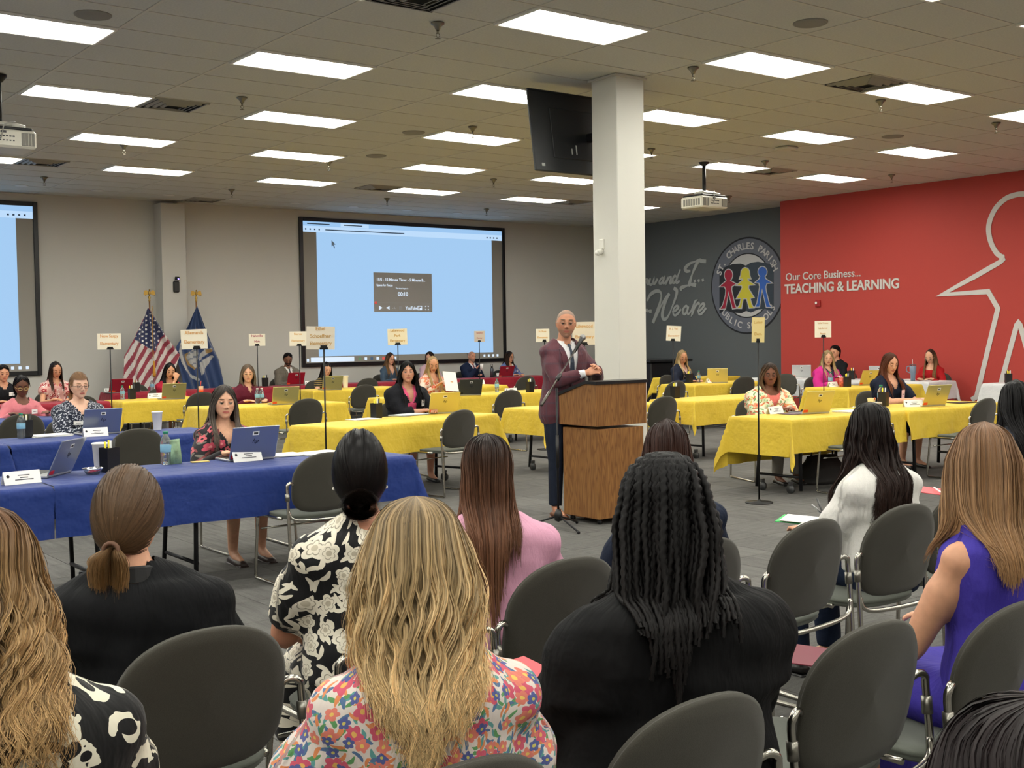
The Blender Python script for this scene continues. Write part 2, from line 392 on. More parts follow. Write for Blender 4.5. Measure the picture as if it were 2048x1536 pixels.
MB().lathe([(.128, -.004), (.135, -.008), (.142, -.002), (.142, .004), (.128, .004)], seg=32).build('ring', ventm, t0); register(t0)
spk = [(3.08, 9.36), (7.99, 6.32), (8.02, 12.45), (8.59, 14.31), (13.49, 9.34)]
kl = ['round ceiling speaker beside the top left light', 'large round ceiling speaker above the right front lights', 'round ceiling speaker left of the third row light', 'small round ceiling speaker farther back in the middle', 'round ceiling speaker between lights near the red wall']
for i, (x, y) in enumerate(spk):
    if i == 0: t0.location = (x, y, CEIL); t0['label'] = kl[0]; t0['group'] = 'ceiling speakers'
    else: dup(t0, (x, y, CEIL), 0, kl[i], 'ceiling speakers')
t0 = thing('recessed_downlight', 'x', 'downlight')
MB().lathe([(.06, -.001), (.1, -.006), (.105, -.001), (.105, .004), (.06, .004)], seg=20).build('trim_ring', mat('downlight_trim', 'd6d4cc', .5), t0)
MB().lathe([(0, .0), (.06, -.0005)], seg=20).build('lens', mat('downlight_off', '44443f', .3), t0); register(t0)
dl = [(2.9+1.22*k, 19.95) for k in range(12)]
for i, (x, y) in enumerate(dl):
    lab = f'unlit recessed downlight in the row by the far wall, {["first","second","third","fourth","fifth","sixth","seventh","eighth","ninth","tenth","eleventh","twelfth"][i]} from the left'
    if i == 0: t0.location = (x, y, CEIL); t0['label'] = lab; t0['group'] = 'downlights along the far wall'
    else: dup(t0, (x, y, CEIL), 0, lab, 'downlights along the far wall')
b = MB(); b.box((0, 0, -.02), (.24, .24, .035), b=.015); tag(b.build('access_point', mat('wifi_white', 'c9c4b8', .5), None, (12.96, 10.67, CEIL)), 'flat white square wireless access point on the ceiling', 'access point')
# column with trim ring
colm = mat('column_paint', 'd3d2ca', .7)
t0 = thing('column', 'square white column from floor to ceiling behind the lectern', 'column', (8.09, 8.79, 0))
MB().box((0, 0, CEIL/2), (.37, .37, CEIL-.002), b=.006).build('shaft', colm, t0)
b = MB()
for s in (-1, 1): b.box((0, s*.197, CEIL-.012), (.42, .024, .022)); b.box((s*.197, 0, CEIL-.012), (.024, .37, .022))
b.build('collar', gridm, t0)
b = MB(); b.box((-.19, .05, 2.47), (.02, .07, .1), b=.005); b.cyl((-.19, .05, 2.4), (-.25, .05, 2.38), .026, .03, seg=12); b.cyl((-.25, .05, 2.38), (-.27, .05, 2.372), .03, .018, seg=12)
tag(b.build('security_camera', mat('camera_white', 'dad8cf', .4), None, (8.09, 8.79, 0)), 'small white camera sticking out from the column side', 'camera')
# television seen from behind
t0 = thing('television', 'large black television seen from behind, hung high behind the column', 'television', (8.12, 9.29, 3.63)); t0.rotation_euler = (-.15, 0, 0)
MB().box((0, 0, 0), (1.5, .035, .85), b=.01).build('panel', mat('tv_shell', '1d2024', .45), t0)
b = MB(); b.box((0, -.021, -.02), (1.0, .016, .52), b=.006); b.build('rear_housing', mat('tv_shell_rear', '15181c', .5), t0)
pg = mat('port_grey', 'a7a9a6', .5)
for c_, s_ in (((-.2, -.031, -.18), (.012, .006, .1)), ((-.26, -.031, -.2), (.012, .006, .06)), ((-.65, -.02, -.36), (.04, .006, .03))): MB().box(c_, s_).build('port', pg, t0)
MB().box((0, -.02, .4), (1.5, .006, .004)).build('seam', BLACK, t0)
t0 = thing('television_bracket', 'black wall bracket joining the television to the column', 'bracket', (8.12, 9.1, 3.6))
b = MB(); b.box((0, -.1, 0), (.3, .03, .3), b=.004); b.build('plate', DARKM, t0); MB().box((0, .04, 0), (.08, .26, .08), b=.004).build('arm', DARKM, t0)
# ceiling projectors
projm = mat('projector_shell', 'd3d0c2', .45); projd = mat('projector_grille', '7c7a73', .6)
t0 = thing('ceiling_projector', 'white ceiling projector hanging at the left edge', 'projector', (3.0, 11.9, 3.47))
b = MB(); b.box((0, 0, .02), (.56, .44, .17), b=.02); b.build('body', projm, t0)
b = MB(); b.box((0, 0, .118), (.5, .4, .03), b=.008); b.build('top_plate', DARKM, t0)
for s in (-1, 1):
    b = MB(); b.box((s*.2, -.222, .02), (.12, .01, .12), b=.004, m=0)
    for k in range(3): b.box((s*.2-.03+.03*k, -.229, .02), (.003, .004, .11), m=1)
    b.build('grille', [projd, projm], t0)
pd = mat('port_dark', '33343a', .5)
for k in range(7): MB().box((-.283, -.16+.05*k, .02), (.008, .03, .1)).build('side_vent', projd, t0)
for k in range(6): MB().box((-.08+.03*k, -.223, .04), (.018, .006, .012)).build('port', pd, t0); MB().box((-.08+.03*k, -.223, 0), (.014, .006, .01)).build('port', pd, t0)
MB().box((-.02, -.223, .08), (.05, .006, .02)).build('port', pd, t0)
b = MB(); b.box((0, 0, .17), (.26, .2, .05), b=.02); b.cyl((.1, -.08, .16), (.2, -.12, .14), .035, .03, seg=10); b.build('mount', mat('mount_white', 'cfcdc3', .35), t0)
MB().cyl((0, 0, .19), (0, 0, CEIL-3.47), .028, seg=12).build('pole', DARKM, t0)
MB().lathe([(0, CEIL-3.47), (.08, CEIL-3.47), (.08, CEIL-3.49), (.04, CEIL-3.54), (0, CEIL-3.54)], seg=16).build('ceiling_plate', DARKM, t0)
MB().tube(bez([(.12, -.1, .2), (.0, -.2, .15), (-.04, -.25, .05), (-.05, -.23, .01)]), .006, seg=6).build('cable', mat('cable_grey', '8d8b84', .6), t0)
register(t0); dup(t0, (13.05, 12.3, 3.49), .0, 'white ceiling projector hanging right of the column', 'projectors'); t0['group'] = 'projectors'
# ---------------------------------------------------------------- screens on the far wall
def onwall(px, py, ax, val):
    d = FX*FPX + RX*(px-1024) - UX*(py-768); P = d*(val/d[ax]); return float(P[1-ax]), float(P[2]+CAMH)
def glow(name, c, s=1.): return mat(name, c, .6, emit=s)
framek = mat('screen_frame_black', '0b0d12', .35); screenw = mat('screen_fabric', '9b978f', .9)
lit_blue = glow('projected_blue', 'a3cbf2'); lit_pale = glow('projected_pale', 'bddcfb', 1.); lit_tab = glow('projected_tab', '9cc6f0'); lit_white = glow('projected_white', 'dfeeff', 1.)
ink_grey = mat('projected_grey', 'a19f9b', .9); ink_line = mat('projected_ink', '5f7da6', .8); red_dot = glow('projected_red', 'e05a50', .9)
def screen(x0, x1, z0, z1, label, big):
    t = thing('projection_screen', label, 'screen', ((x0+x1)/2, Y1-.03, z0)); w = x1-x0; h = z1-z0
    b = MB(); f = .075
    for s in (-1, 1): b.box((s*(w/2-f/2), 0, h/2), (f, .06, h), b=.006)
    b.box((0, 0, f/2), (w-2*f, .06, f), b=.006); b.box((0, 0, h-f/2), (w-2*f, .06, f), b=.006); b.build('frame', framek, t)
    MB().box((0, .005, h/2), (w-2*f, .01, h-2*f)).build('screen_fabric', screenw, t)
    iw = w-2*f; top = h-f; u = iw/4.9
    b = MB(); y = -.003
    def r(xa, xb, za, zb, m, dy=0.): b.add([(xa, y-dy, za), (xb, y-dy, za), (xb, y-dy, zb), (xa, y-dy, zb)], [(0, 1, 2, 3)], m)
    L = -iw/2; R_ = iw/2; r(L, R_, top-.21, top, 1); r(L+.3, R_-.28, f+.13, top-.21, 0); r(L, R_, top-.09, top, 2, .001); r(L+.85, L+1.5, top-.085, top-.01, 1, .002)
    r(L+.12, L+1.1, f+.015, f+.11, 3, .001); r(L+.03, L+.08, f+.03, f+.09, 3, .001)
    r(L+.1, L+.6, top-.055, top-.035, 4, .003); r(L+.92, L+1.35, top-.055, top-.035, 4, .003); r(L+.5, L+2.35, top-.165, top-.145, 4, .003)
    for k in range(4): r(L+.05+.1*k, L+.08+.1*k, top-.17, top-.14, 4, .003); r(R_-.42+.09*k, R_-.385+.09*k, top-.17, top-.14, 4, .003)
    for k, m in enumerate((5, 3, 4, 3, 6, 3, 3)): r(L+1.2+.14*k, L+1.26+.14*k, f+.03, f+.09, m, .002)
    for k in range(4): r(R_-.55+.12*k, R_-.5+.12*k, f+.035, f+.085, 3, .002)
    b.build('projected_desktop', [lit_blue, lit_pale, lit_tab, lit_white, ink_line, mat('projected_green', '7fb08a', .8), red_dot], t)
    if big:
        ox, oz = 12.45-(x0+x1)/2, 2.12-z0
        b = MB(); y = -.006; r(0+ox, 1.43+ox, oz, oz+.81, 0); g = (ox, -.008, oz)
        r(ox+.04, ox+1.39, oz+.185, oz+.19, 3, .002)
        for (s_, sz, x, z, bo) in (('15/5 - 15 Minute Timer - 5 Minute B...', .083, .07, .64, .0012), ('Space for Focus', .065, .07, .53, .001), ('The timer begins in', .042, .53, .475, 0), ('00:10', .12, .58, .33, .002), ('YouTube', .085, .76, .055, .002), ('- 1.', .06, .44, .065, 0)):
            text_mb(b, s_, sz, (ox+x, -.009, oz+z), m=1, bold=bo, th=.002, sx=.93)
        b.add([(ox+.12, -.009, oz+.04), (ox+.2, -.009, oz+.085), (ox+.12, -.009, oz+.13)], [(0, 1, 2)], 1)
        b.add([(ox+.3, -.009, oz+.07), (ox+.33, -.009, oz+.07), (ox+.37, -.009, oz+.04), (ox+.37, -.009, oz+.13), (ox+.33, -.009, oz+.1), (ox+.3, -.009, oz+.1)], [(0, 1, 2, 3, 4, 5)], 1)
        r(ox+.6, ox+.68, oz+.05, oz+.12, 3, .003)
        for a_ in ((1.06, 1.17, .04, .055), (1.06, 1.17, .115, .13), (1.06, 1.075, .055, .115), (1.155, 1.17, .055, .115), (1.11, 1.155, .055, .085), (1.25, 1.28, .04, .052), (1.25, 1.262, .04, .065), (1.31, 1.34, .04, .052), (1.328, 1.34, .04, .065), (1.25, 1.28, .118, .13), (1.25, 1.262, .105, .13), (1.31, 1.34, .118, .13), (1.328, 1.34, .105, .13)): r(ox+a_[0], ox+a_[1], oz+a_[2], oz+a_[3], 1, .003)
        b.lathe([(0, 0), (.03, 0)], seg=16); V = b.V[-1]; b.V[-1] = np.stack([V[:, 0]+ox+.045, np.full(len(V), -.0095), V[:, 1]+oz+.19], -1); b.M[-16:] = [2]*16
        b.build('video_player', [ink_grey, lit_white, red_dot, mat('player_line', 'a3a6ab', .8)], t)
        b = MB(); px_ = 11.5-(x0+x1)/2; pz = 3.42-z0
        b.add([(px_, -.008, pz+.13), (px_, -.008, pz), (px_+.03, -.008, pz+.035), (px_+.055, -.008, pz-.03), (px_+.075, -.008, pz-.02), (px_+.052, -.008, pz+.043), (px_+.09, -.008, pz+.045)], [(0, 1, 2, 5, 6), (2, 3, 4, 5)])
        b.build('cursor', mat('cursor_ink', '8ba7cc', .8), t)
    return t
screen(10.79, 15.83, 1.03, 3.98, 'large projection screen with a timer window on the far wall', True)
screen(.81, 5.85, 1.03, 3.98, 'projection screen cut by the left edge of the picture', False)
# ---------------------------------------------------------------- flags
gold = mat('brass_eagle', 'b3924a', .35, .85)
def inpoly(P, poly):
    x, y = P; c = False; j = len(poly)-1
    for i in range(len(poly)):
        xi, yi = poly[i]; xj, yj = poly[j]
        if (yi > y) != (yj > y) and x < (xj-xi)*(y-yi)/(yj-yi)+xi: c = not c
        j = i
    return c
def segd(P, pts):
    d = 1e9; p = np.array(P, float)
    for a, b_ in zip(pts[:-1], pts[1:]):
        a = np.array(a, float); b_ = np.array(b_, float); t = np.clip((p-a)@(b_-a)/((b_-a)@(b_-a)), 0, 1); d = min(d, np.linalg.norm(p-a-t*(b_-a)))
    return d
def flag(label, x, left, right, apexy, colour, mats, seedk, extra):
    yf = 20.38; t = thing('flag', label, 'flag', (x, yf, 0))
    crop = lambda X, Z: tuple((np.array(pix(X, yf-.04, Z)[:2])-(230, 560))*6.678)
    unc = lambda cx, cy: onwall(230+cx/6.678, 560+cy/6.678, 1, yf-.04)
    Lp = [unc(*p) for p in left]; Rp = [unc(*p) for p in right]
    zt = Lp[0][1]; zb = .32; rows = 150; cols = 90
    zl = lambda pts, z: np.interp(z, [p[1] for p in pts][::-1], [p[0] for p in pts][::-1])
    V = []; F = []; Mi = []
    for i in range(rows+1):
        z = zt+(zb-zt)*i/rows; xl, xr = zl(Lp, z), zl(Rp, z)
        for j in range(cols+1):
            s = j/cols; X = xl+(xr-xl)*s; w = min(1, i/25)
            V.append((X-x, -.04+w*(.035*math.sin(s*15+seedk+z*2)+.02*math.sin(s*31+z*5+seedk)), z))
    for i in range(rows):
        for j in range(cols):
            a = i*(cols+1)+j; F.append((a, a+cols+1, a+cols+2, a+1)); v = V[a]; cx, cy = crop(v[0]+x, v[2]); Mi.append(colour(cx, cy, j/cols))
    b = MB(); b.add(V, F, 0, True); b.M = Mi; b.build('cloth', mats, t)
    MB().cyl((0, 0, .03), (0, 0, 2.28), .013, seg=10).build('pole', mat('oak_pole', '8a5f35', .4), t)
    MB().lathe([(0, 0), (.15, 0), (.15, .02), (.05, .06), (.03, .12), (0, .12)], seg=20).build('base', gold, t)
    b = MB(); b.lathe([(.013, 2.28), (.02, 2.3), (.012, 2.32), (.028, 2.35), (.012, 2.38), (0, 2.4)], seg=12); b.sph((0, -.01, 2.43), (.022, .02, .045)); b.sph((0, -.02, 2.485), (.013, .02, .014))
    for s in (-1, 1):
        wing = [(0, 2.42), (.03*s, 2.46), (.06*s, 2.485), (.09*s, 2.47), (.1*s, 2.42), (.095*s, 2.38), (.08*s, 2.41), (.07*s, 2.38), (.055*s, 2.41), (.045*s, 2.39), (.03*s, 2.415)]
        b.prism(wing if s < 0 else wing[::-1], .012, (0, .0, 0))
    b.build('eagle_finial', gold, t)
    if extra:
        b = MB(); pts = [( .005*math.sin(k*2.1), -.11-.004*math.cos(k*1.7), 2.2-.055*k) for k in range(18)]; b.tube(pts, .008, seg=6); b.build('cord', mat('gold_cord', 'b08540', .6), t)
        b = MB(); b.lathe([(0, 1.24), (.018, 1.23), (.014, 1.2), (.03, 1.0), (.028, .96), (0, .96)], seg=10); b.V[-1] += (.01, -.11, 0); b.build('tassel', mat('gold_fringe', 'c98f2a', .6), t)
        b = MB(); ep = [unc(*p) for p in [(855, 1000), (790, 1190), (740, 1330)]]; b.tube([(a-x, -.05, z) for a, z in ep], .014, seg=6); b.build('fringe', mat('gold_fringe', 'c98f2a', .6), t)
    return t
cant = [(440, 365), (255, 790), (520, 945), (652, 695)]
def us(cx, cy, s):
    a = cx*.87+cy*.49; t = -cx*.49+cy*.87
    if inpoly((cx, cy), cant):
        k = t/52; i = round(k); aa = (a-(26 if i % 2 else 0))/60; j = round(aa)
        return 3 if math.hypot((k-i)*52, (aa-j)*60) < 13 and cy > 440 else 2
    return 0 if ((a-600)/101+.25) % 1 < .5 else 1
rb = [(872, 850), (858, 950), (890, 1080), (940, 1180), (1010, 1270), (1105, 1325)]
def la(cx, cy, s):
    d = segd((cx, cy), rb)
    if d < 19: return 1
    if inpoly((cx, cy), [(975, 975), (1030, 925), (1090, 925), (1095, 1150), (1070, 1170), (1000, 1110), (960, 1030)]): return 1 if (int(cy/22)+int(cx/40)) % 4 else 3
    if inpoly((cx, cy), [(940, 985), (1000, 950), (1000, 1100), (1090, 1160), (1060, 1195), (980, 1130), (935, 1040)]): return 2
    if inpoly((cx, cy), [(1105, 1020), (1200, 920), (1270, 902), (1288, 945), (1230, 985), (1130, 1060), (1105, 1080)]): return 2 if cx > 1210 and 920 < cy < 975 else 1
    if inpoly((cx, cy), [(1115, 1100), (1200, 1050), (1285, 998), (1302, 1020), (1230, 1150), (1150, 1272), (1125, 1200)]): return 1
    return 0
fs = lambda n, c: mat(n, c, .55, sheen=.3)
flag('red, white and blue striped flag with stars on a pole by the far wall', 7.55, [(436, 362), (255, 790), (130, 1020), (112, 1400), (100, 1560)], [(446, 362), (650, 695), (858, 1000), (790, 1190), (640, 1480), (560, 1600)], 0, us, [fs('flag_red', '8e2a3e'), fs('flag_white', 'cfc9c4'), fs('flag_navy', '222c58'), fs('flag_star', 'eceae6')], 0., True)
flag('dark blue flag with a white pelican and ribbon on a pole by the far wall', 8.41, [(1092, 352), (890, 750), (812, 890), (850, 1130), (930, 1480), (950, 1600)], [(1100, 352), (1245, 720), (1388, 1060), (1440, 1400), (1455, 1600)], 0, la, [fs('flag_blue', '1f3a66'), fs('flag_pelican', 'a9aaa8'), fs('flag_gold', '95794a'), fs('flag_shadow', '6f7884')], 1.3, False)  # last cloth colour: grey dashes scattered over the white wing
b = MB(); b.box((8.14, Y1-.36, 2.56), (.11, .06, .2), b=.015); b.cyl((8.16, Y1-.37, 2.68), (8.16, Y1-.37, 2.74), .045, .04, seg=14)
o = b.build('wall_camera', BLACK); tag(o, 'small black conference camera mounted on the far wall pilaster', 'camera')
MB().sph((8.165, Y1-.41, 2.7), (.016, .01, .01), nu=8, nv=6).build('indicator_light', mat('violet_led', '7a6cff', .3, emit=6.), o)
# ---------------------------------------------------------------- lettering and emblem on the right-hand wall
def wl(x, label, cat, name): return thing(name, label, cat)
_lay = [0]
def stroke(mb, P, w, x, m=0, th=.012, k=5, closed=False):
    'flat raised ribbon along (Y,Z) points on the wall plane at x, mitred at its corners'
    P = np.array(P, float); keep = [0]+[i for i in range(1, len(P)) if np.linalg.norm(P[i]-P[i-1]) > 1e-5]; P = P[keep]; n = len(P)
    w_ = np.broadcast_to(np.asarray(w, float), (max(n, len(keep)),)) if np.ndim(w) == 0 else np.asarray(w)[keep]
    if not closed: P = P.copy(); d0 = P[0]-P[1]; d1 = P[-1]-P[-2]; P[0] += d0/np.linalg.norm(d0)*w_[0]*.4; P[-1] += d1/np.linalg.norm(d1)*w_[-1]*.4
    L = []; Rr = []
    for i in range(n):
        a = P[i]-P[i-1] if (i > 0 or closed) else P[1]-P[0]; c = P[(i+1) % n]-P[i] if (i < n-1 or closed) else P[i]-P[i-1]
        a = a/np.linalg.norm(a); c = c/np.linalg.norm(c); na = np.array([-a[1], a[0]]); nc = np.array([-c[1], c[0]])
        mv = na+nc; q = mv@mv; mv = mv/q*2 if q > .12 else na; sc = min(np.linalg.norm(mv), 3.2)/max(np.linalg.norm(mv), 1e-6); mv = mv*sc
        L.append(P[i]+mv*w_[i]/2); Rr.append(P[i]-mv*w_[i]/2)
    V = []; 
    for i in range(n):
        xx = x-th-.00008*i
        V += [(xx, *L[i]), (xx, *Rr[i]), (x, *L[i]), (x, *Rr[i])]
    F = []
    for i in range(n if closed else n-1):
        j = (i+1) % n; a, c = 4*i, 4*j
        F += [(a, a+1, c+1, c), (a, c, c+2, a+2), (a+1, a+3, c+3, c+1)]
    if not closed: F += [(0, 2, 3, 1), (4*(n-1), 4*(n-1)+1, 4*(n-1)+3, 4*(n-1)+2)]
    mb.add(V, F, m)
letterw = mat('wall_letter_white', 'cfcdc8', .6); letterg = mat('wall_script_grey', 'a9adab', .6)
def crp(pts, ox, oy, s, X): return [onwall(ox+a/s, oy+c/s, 0, X) for a, c in pts]
G = X1-.002; Rw = XR-.002
k1 = lambda pts: crp(pts, 1290, 450, 6.4, G)
t = thing('script_lettering', 'pale grey script lettering on the charcoal wall beside the column', 'lettering', (0, 0, 0))
SC = {'letter_o_u': [[(20, 690), (35, 700), (55, 720), (48, 760), (30, 745), (30, 700)], [(70, 690), (60, 740), (75, 765), (100, 750), (118, 690), (112, 745), (130, 750), (160, 700)]],
 'word_and': [[(245, 690), (225, 675), (195, 710), (190, 745), (215, 745), (240, 700), (245, 690), (235, 740), (255, 745), (280, 715), (297, 675), (280, 745), (305, 690), (330, 665), (340, 680), (325, 735), (340, 742), (365, 715)], [(405, 660), (385, 650), (360, 690), (360, 735), (385, 735), (410, 690), (458, 568), (415, 680), (405, 735), (425, 735), (440, 720)]],
 'letter_i': [[(575, 590), (535, 590), (520, 555), (570, 500), (640, 470), (705, 447), (720, 460), (770, 465)], [(700, 450), (665, 500), (620, 600), (590, 690), (570, 770)], [(465, 830), (470, 805), (530, 780), (600, 762), (645, 770)]],
 'dots': [[(640, 718), (644, 716)], [(690, 712), (694, 710)], [(742, 706), (746, 704)]],
 'letter_w': [[(20, 1090), (45, 1100), (75, 1103)], [(35, 960), (75, 890), (135, 850), (190, 850), (212, 900), (195, 1000), (155, 1120), (112, 1238)], [(112, 1238), (160, 1130), (230, 1000), (310, 890)], [(310, 890), (250, 1030), (225, 1150), (250, 1208), (300, 1170), (360, 1030), (405, 900), (410, 840), (385, 815)]],
 'letter_e': [[(360, 1110), (400, 1090), (430, 1055), (410, 1035), (375, 1070), (365, 1130), (390, 1158), (430, 1130), (460, 1085)]],
 'word_are': [[(555, 1060), (530, 1035), (495, 1075), (492, 1125), (520, 1140), (548, 1090), (560, 1040), (545, 1110), (560, 1140), (590, 1110), (615, 1050), (640, 990), (655, 970), (640, 1000), (610, 1140), (640, 1060), (685, 1000), (700, 1010)], [(680, 1100), (720, 1085), (762, 1030), (750, 1005), (715, 1030), (690, 1090), (700, 1140), (735, 1130), (780, 1070)]]}
for nm, ss in SC.items():
    b = MB()
    for s_ in ss:
        q = bez(k1(s_), 5) if len(s_) > 2 else np.array(k1(s_)); n_ = len(q); fat = .085 if nm in ('letter_w', 'letter_i') else .058
        ww = .035+(fat-.035)*np.abs(np.sin(np.linspace(0, PI*1.5, n_)+.4)) if n_ > 3 else .06
        stroke(b, q, ww, G)
    b.build(nm, letterg, t)
# round emblem
EY, EZ = 16.66, 2.565; blk = mat('emblem_black', '16181c', .6); slate = mat('emblem_slate', '686c78', .6); ew = mat('emblem_white', 'c6c6c6', .6)
t = thing('wall_emblem', 'round school district emblem with three figures on the charcoal wall', 'emblem', (0, 0, 0))
def disc(r0, r1, x, m, name, a0=0, a1=2*PI, n=72, th=.006):
    b = MB(); A = np.linspace(a0, a1, n+1)
    for i in range(n):
        c0, s0, c1, s1 = math.cos(A[i]), math.sin(A[i]), math.cos(A[i+1]), math.sin(A[i+1])
        q = [(-(EY+r1*c0), EZ+r1*s0), (-(EY+r1*c1), EZ+r1*s1)]+([(-(EY+r0*c1), EZ+r0*s1), (-(EY+r0*c0), EZ+r0*s0)] if r0 > 0 else [(-EY, EZ)])
        b.prism(q[::-1], th, (x, 0, 0), (0, -1, 0), (0, 0, 1))
    return b.build(name, m, t)
disc(.98, 1.015, G, blk, 'outer_ring'); disc(.68, .98, G-.001, slate, 'band'); disc(.655, .68, G-.002, blk, 'inner_ring'); disc(0, .655, G-.001, ew, 'disc')
bk = [(958, 570), (1050, 530), (1130, 500), (1230, 495), (1295, 520), (1360, 482), (1450, 470), (1560, 490), (1650, 515), (1650, 1110), (1545, 1075), (1450, 1080), (1360, 1120), (1298, 1098), (1240, 1128), (1130, 1122), (1050, 1095), (1005, 1108), (958, 1132)]
def poly_wall(mb, pts, x, m, th=.006):
    q = [(-y, z) for y, z in k1(pts)]
    bm = bmesh.new(); vs = [bm.verts.new((a, c, 0)) for a, c in q]; f = bm.faces.new(vs); bmesh.ops.triangulate(bm, faces=[f]); bm.verts.index_update()
    tr = [[v.index for v in ff.verts] for ff in bm.faces]; bm.free()
    V = [(x, -a, c) for a, c in q]+[(x-th, -a, c) for a, c in q]; n = len(q)
    mb.add(V, [tuple(i+n for i in ff) for ff in tr]+[(i, (i+1) % n, n+(i+1) % n, n+i) for i in range(n)], m)
b = MB(); poly_wall(b, bk[:5]+bk[13:], G-.007, 0); b.build('open_book', mat('book_dark', '24272b', .6), t)
b = MB(); poly_wall(b, bk[4:14], G-.007, 0); b.build('open_book', mat('book_slate', '36424e', .6), t)
def ell(cx, cy, rx, ry, a0=130, a1=-310+360*0, n=16): return [(cx+rx*math.cos(math.radians(a)), cy-ry*math.sin(math.radians(a))) for a in np.linspace(a0, a1, n)]
figs = {'red_figure': ('a6203a', ell(1077, 640, 55, 75, 235, -55)+[(1105, 712), (1178, 752), (1122, 790), (1118, 830), (1160, 1015), (1183, 1068), (1128, 1075), (1077, 868), (1040, 1075), (965, 1080), (1003, 1020), (1036, 900), (1042, 830), (1025, 792), (956, 792), (1045, 714)]),
 'yellow_figure': ('d7cd3b', [(1212, 694), (1232, 640), (1236, 590), (1262, 553), (1290, 544), (1325, 555), (1348, 590), (1352, 650), (1368, 690), (1325, 690), (1332, 710), (1420, 768), (1340, 772), (1335, 810), (1407, 930), (1355, 940), (1380, 1025), (1407, 1062), (1340, 1066), (1308, 945), (1266, 945), (1245, 1070), (1183, 1068), (1218, 1020), (1236, 942), (1175, 945), (1250, 805), (1245, 778), (1170, 776), (1256, 704), (1250, 690)]),
 'blue_figure': ('3568c4', ell(1512, 600, 60, 70, 235, -55)+[(1555, 685), (1643, 745), (1570, 748), (1555, 790), (1562, 850), (1602, 1010), (1632, 1055), (1560, 1055), (1508, 830), (1475, 1050), (1412, 1052), (1440, 1000), (1465, 850), (1475, 790), (1465, 745), (1412, 740), (1470, 685)])}
for nm, (c, pts) in figs.items():
    b = MB(); poly_wall(b, pts, G-.013, 0); stroke(b, k1(pts), .018, G-.014, 1, .008, closed=True); b.build(nm, [mat('paint_'+nm, c, .6), ew], t)
def ring_text(s, a0, a1, r, size, flip):
    A = np.radians(np.linspace(a0, a1, len(s)))
    for ch, a in zip(s, A):
        if ch == ' ': continue
        rad = np.array([0, -math.cos(a), math.sin(a)]); tan = np.array([0, -math.sin(a), -math.cos(a)])
        up = rad if not flip else -rad; uu = tan if not flip else -tan
        b = MB(); o = np.array([G-.012, EY, EZ])+rad*(r+(0 if not flip else size*.72)); text_mb(b, ch, size, o, uu, up, m=0, align='CENTER', bold=.004, th=.006); b.build('letter', ew, t)
ring_text('ST. CHARLES PARISH', 158, 24, .76, .2, False); ring_text('PUBLIC SCHOOLS', 213, 325, .765, .185, True)
# red wall lettering and outlined figure
t = thing('wall_slogan', 'raised white slogan lettering on the red wall', 'lettering', (0, 0, 0))
z1 = onwall(1573, 590, 0, Rw)[1]; b = MB(); text_mb(b, 'Our Core Business...', .205, (Rw-.008, 15.0, 2.575), (0, -1, 0), (0, 0, 1), th=.012, sx=1.0, bold=.0015); b.build('upper_line', letterw, t)
b = MB(); text_mb(b, 'TEACHING & LEARNING', .252, (Rw-.01, 15.02, 2.325), (0, -1, 0), (0, 0, 1), th=.014, sx=.93, bold=.006); b.build('lower_line', letterw, t)
k2 = lambda pts: crp(pts, 1860, 360, 3.34, Rw)
t = thing('outlined_figure', 'huge white outline of a standing figure painted on the red wall', 'mural')
b = MB(); head = bez(k2([(900, 330), (850, 180), (740, 100), (628, 93), (560, 103), (500, 130), (440, 190), (402, 270), (393, 340), (410, 420), (445, 485), (482, 515)]), 5)
stroke(b, head, .085, Rw, th=.01); stroke(b, k2([(482, 515), (487, 530), (470, 548), (300, 645), (85, 765), (390, 745), (455, 858), (312, 1448), (290, 1462)]), .085, Rw, th=.01)
b.build('outer_line', letterw, t)
b = MB(); stroke(b, k2([(478, 1350), (580, 970), (592, 955), (604, 970), (710, 1350)]), .085, Rw, th=.01); b.build('inner_line', letterw, t)
y, z = onwall(1637, 607, 0, Rw); t = thing('fire_strobe', 'small red fire alarm strobe below the wall slogan', 'fire alarm', (Rw-.02, y, z))
MB().box((0, 0, 0), (.04, .11, .13), b=.008).build('housing', mat('alarm_red', 'a31f22', .4), t); MB().box((-.03, .02, .01), (.03, .045, .05), b=.01).build('strobe_lens', mat('strobe_lens', 'e8e6e0', .2), t)
# dark desk with a monitor by the charcoal wall
t = thing('media_desk', 'black media desk standing against the charcoal wall', 'desk', (17.6, 18.6, 0))
b = MB(); b.box((0, 0, .5), (1.1, 2.0, .98), b=.02); b.build('cabinet', mat('desk_black', '1c1d20', .4), t); MB().box((-.02, 0, 1.02), (1.25, 2.15, .05), b=.01).build('worktop', mat('desk_top', '26272a', .3), t)
t = thing('monitor', 'black monitor seen from behind on the media desk', 'monitor', (17.3, 19.0, 1.05))
MB().box((0, 0, .32), (.05, .75, .44), b=.012, R=Matrix.Rotation(.1, 3, 'Y')).build('screen_panel', BLACK, t); MB().cyl((0, 0, .0), (0, 0, .25), .03, seg=10).build('stand', BLACK, t); MB().lathe([(0, 0), (.13, 0), (.13, .015), (0, .02)]).build('foot', BLACK, t)
o = MB().box((17.2, 18.25, 1.06), (.2, .28, .035), b=.01).build('desk_phone', BLACK); tag(o, 'small black phone lying on the media desk', 'phone')
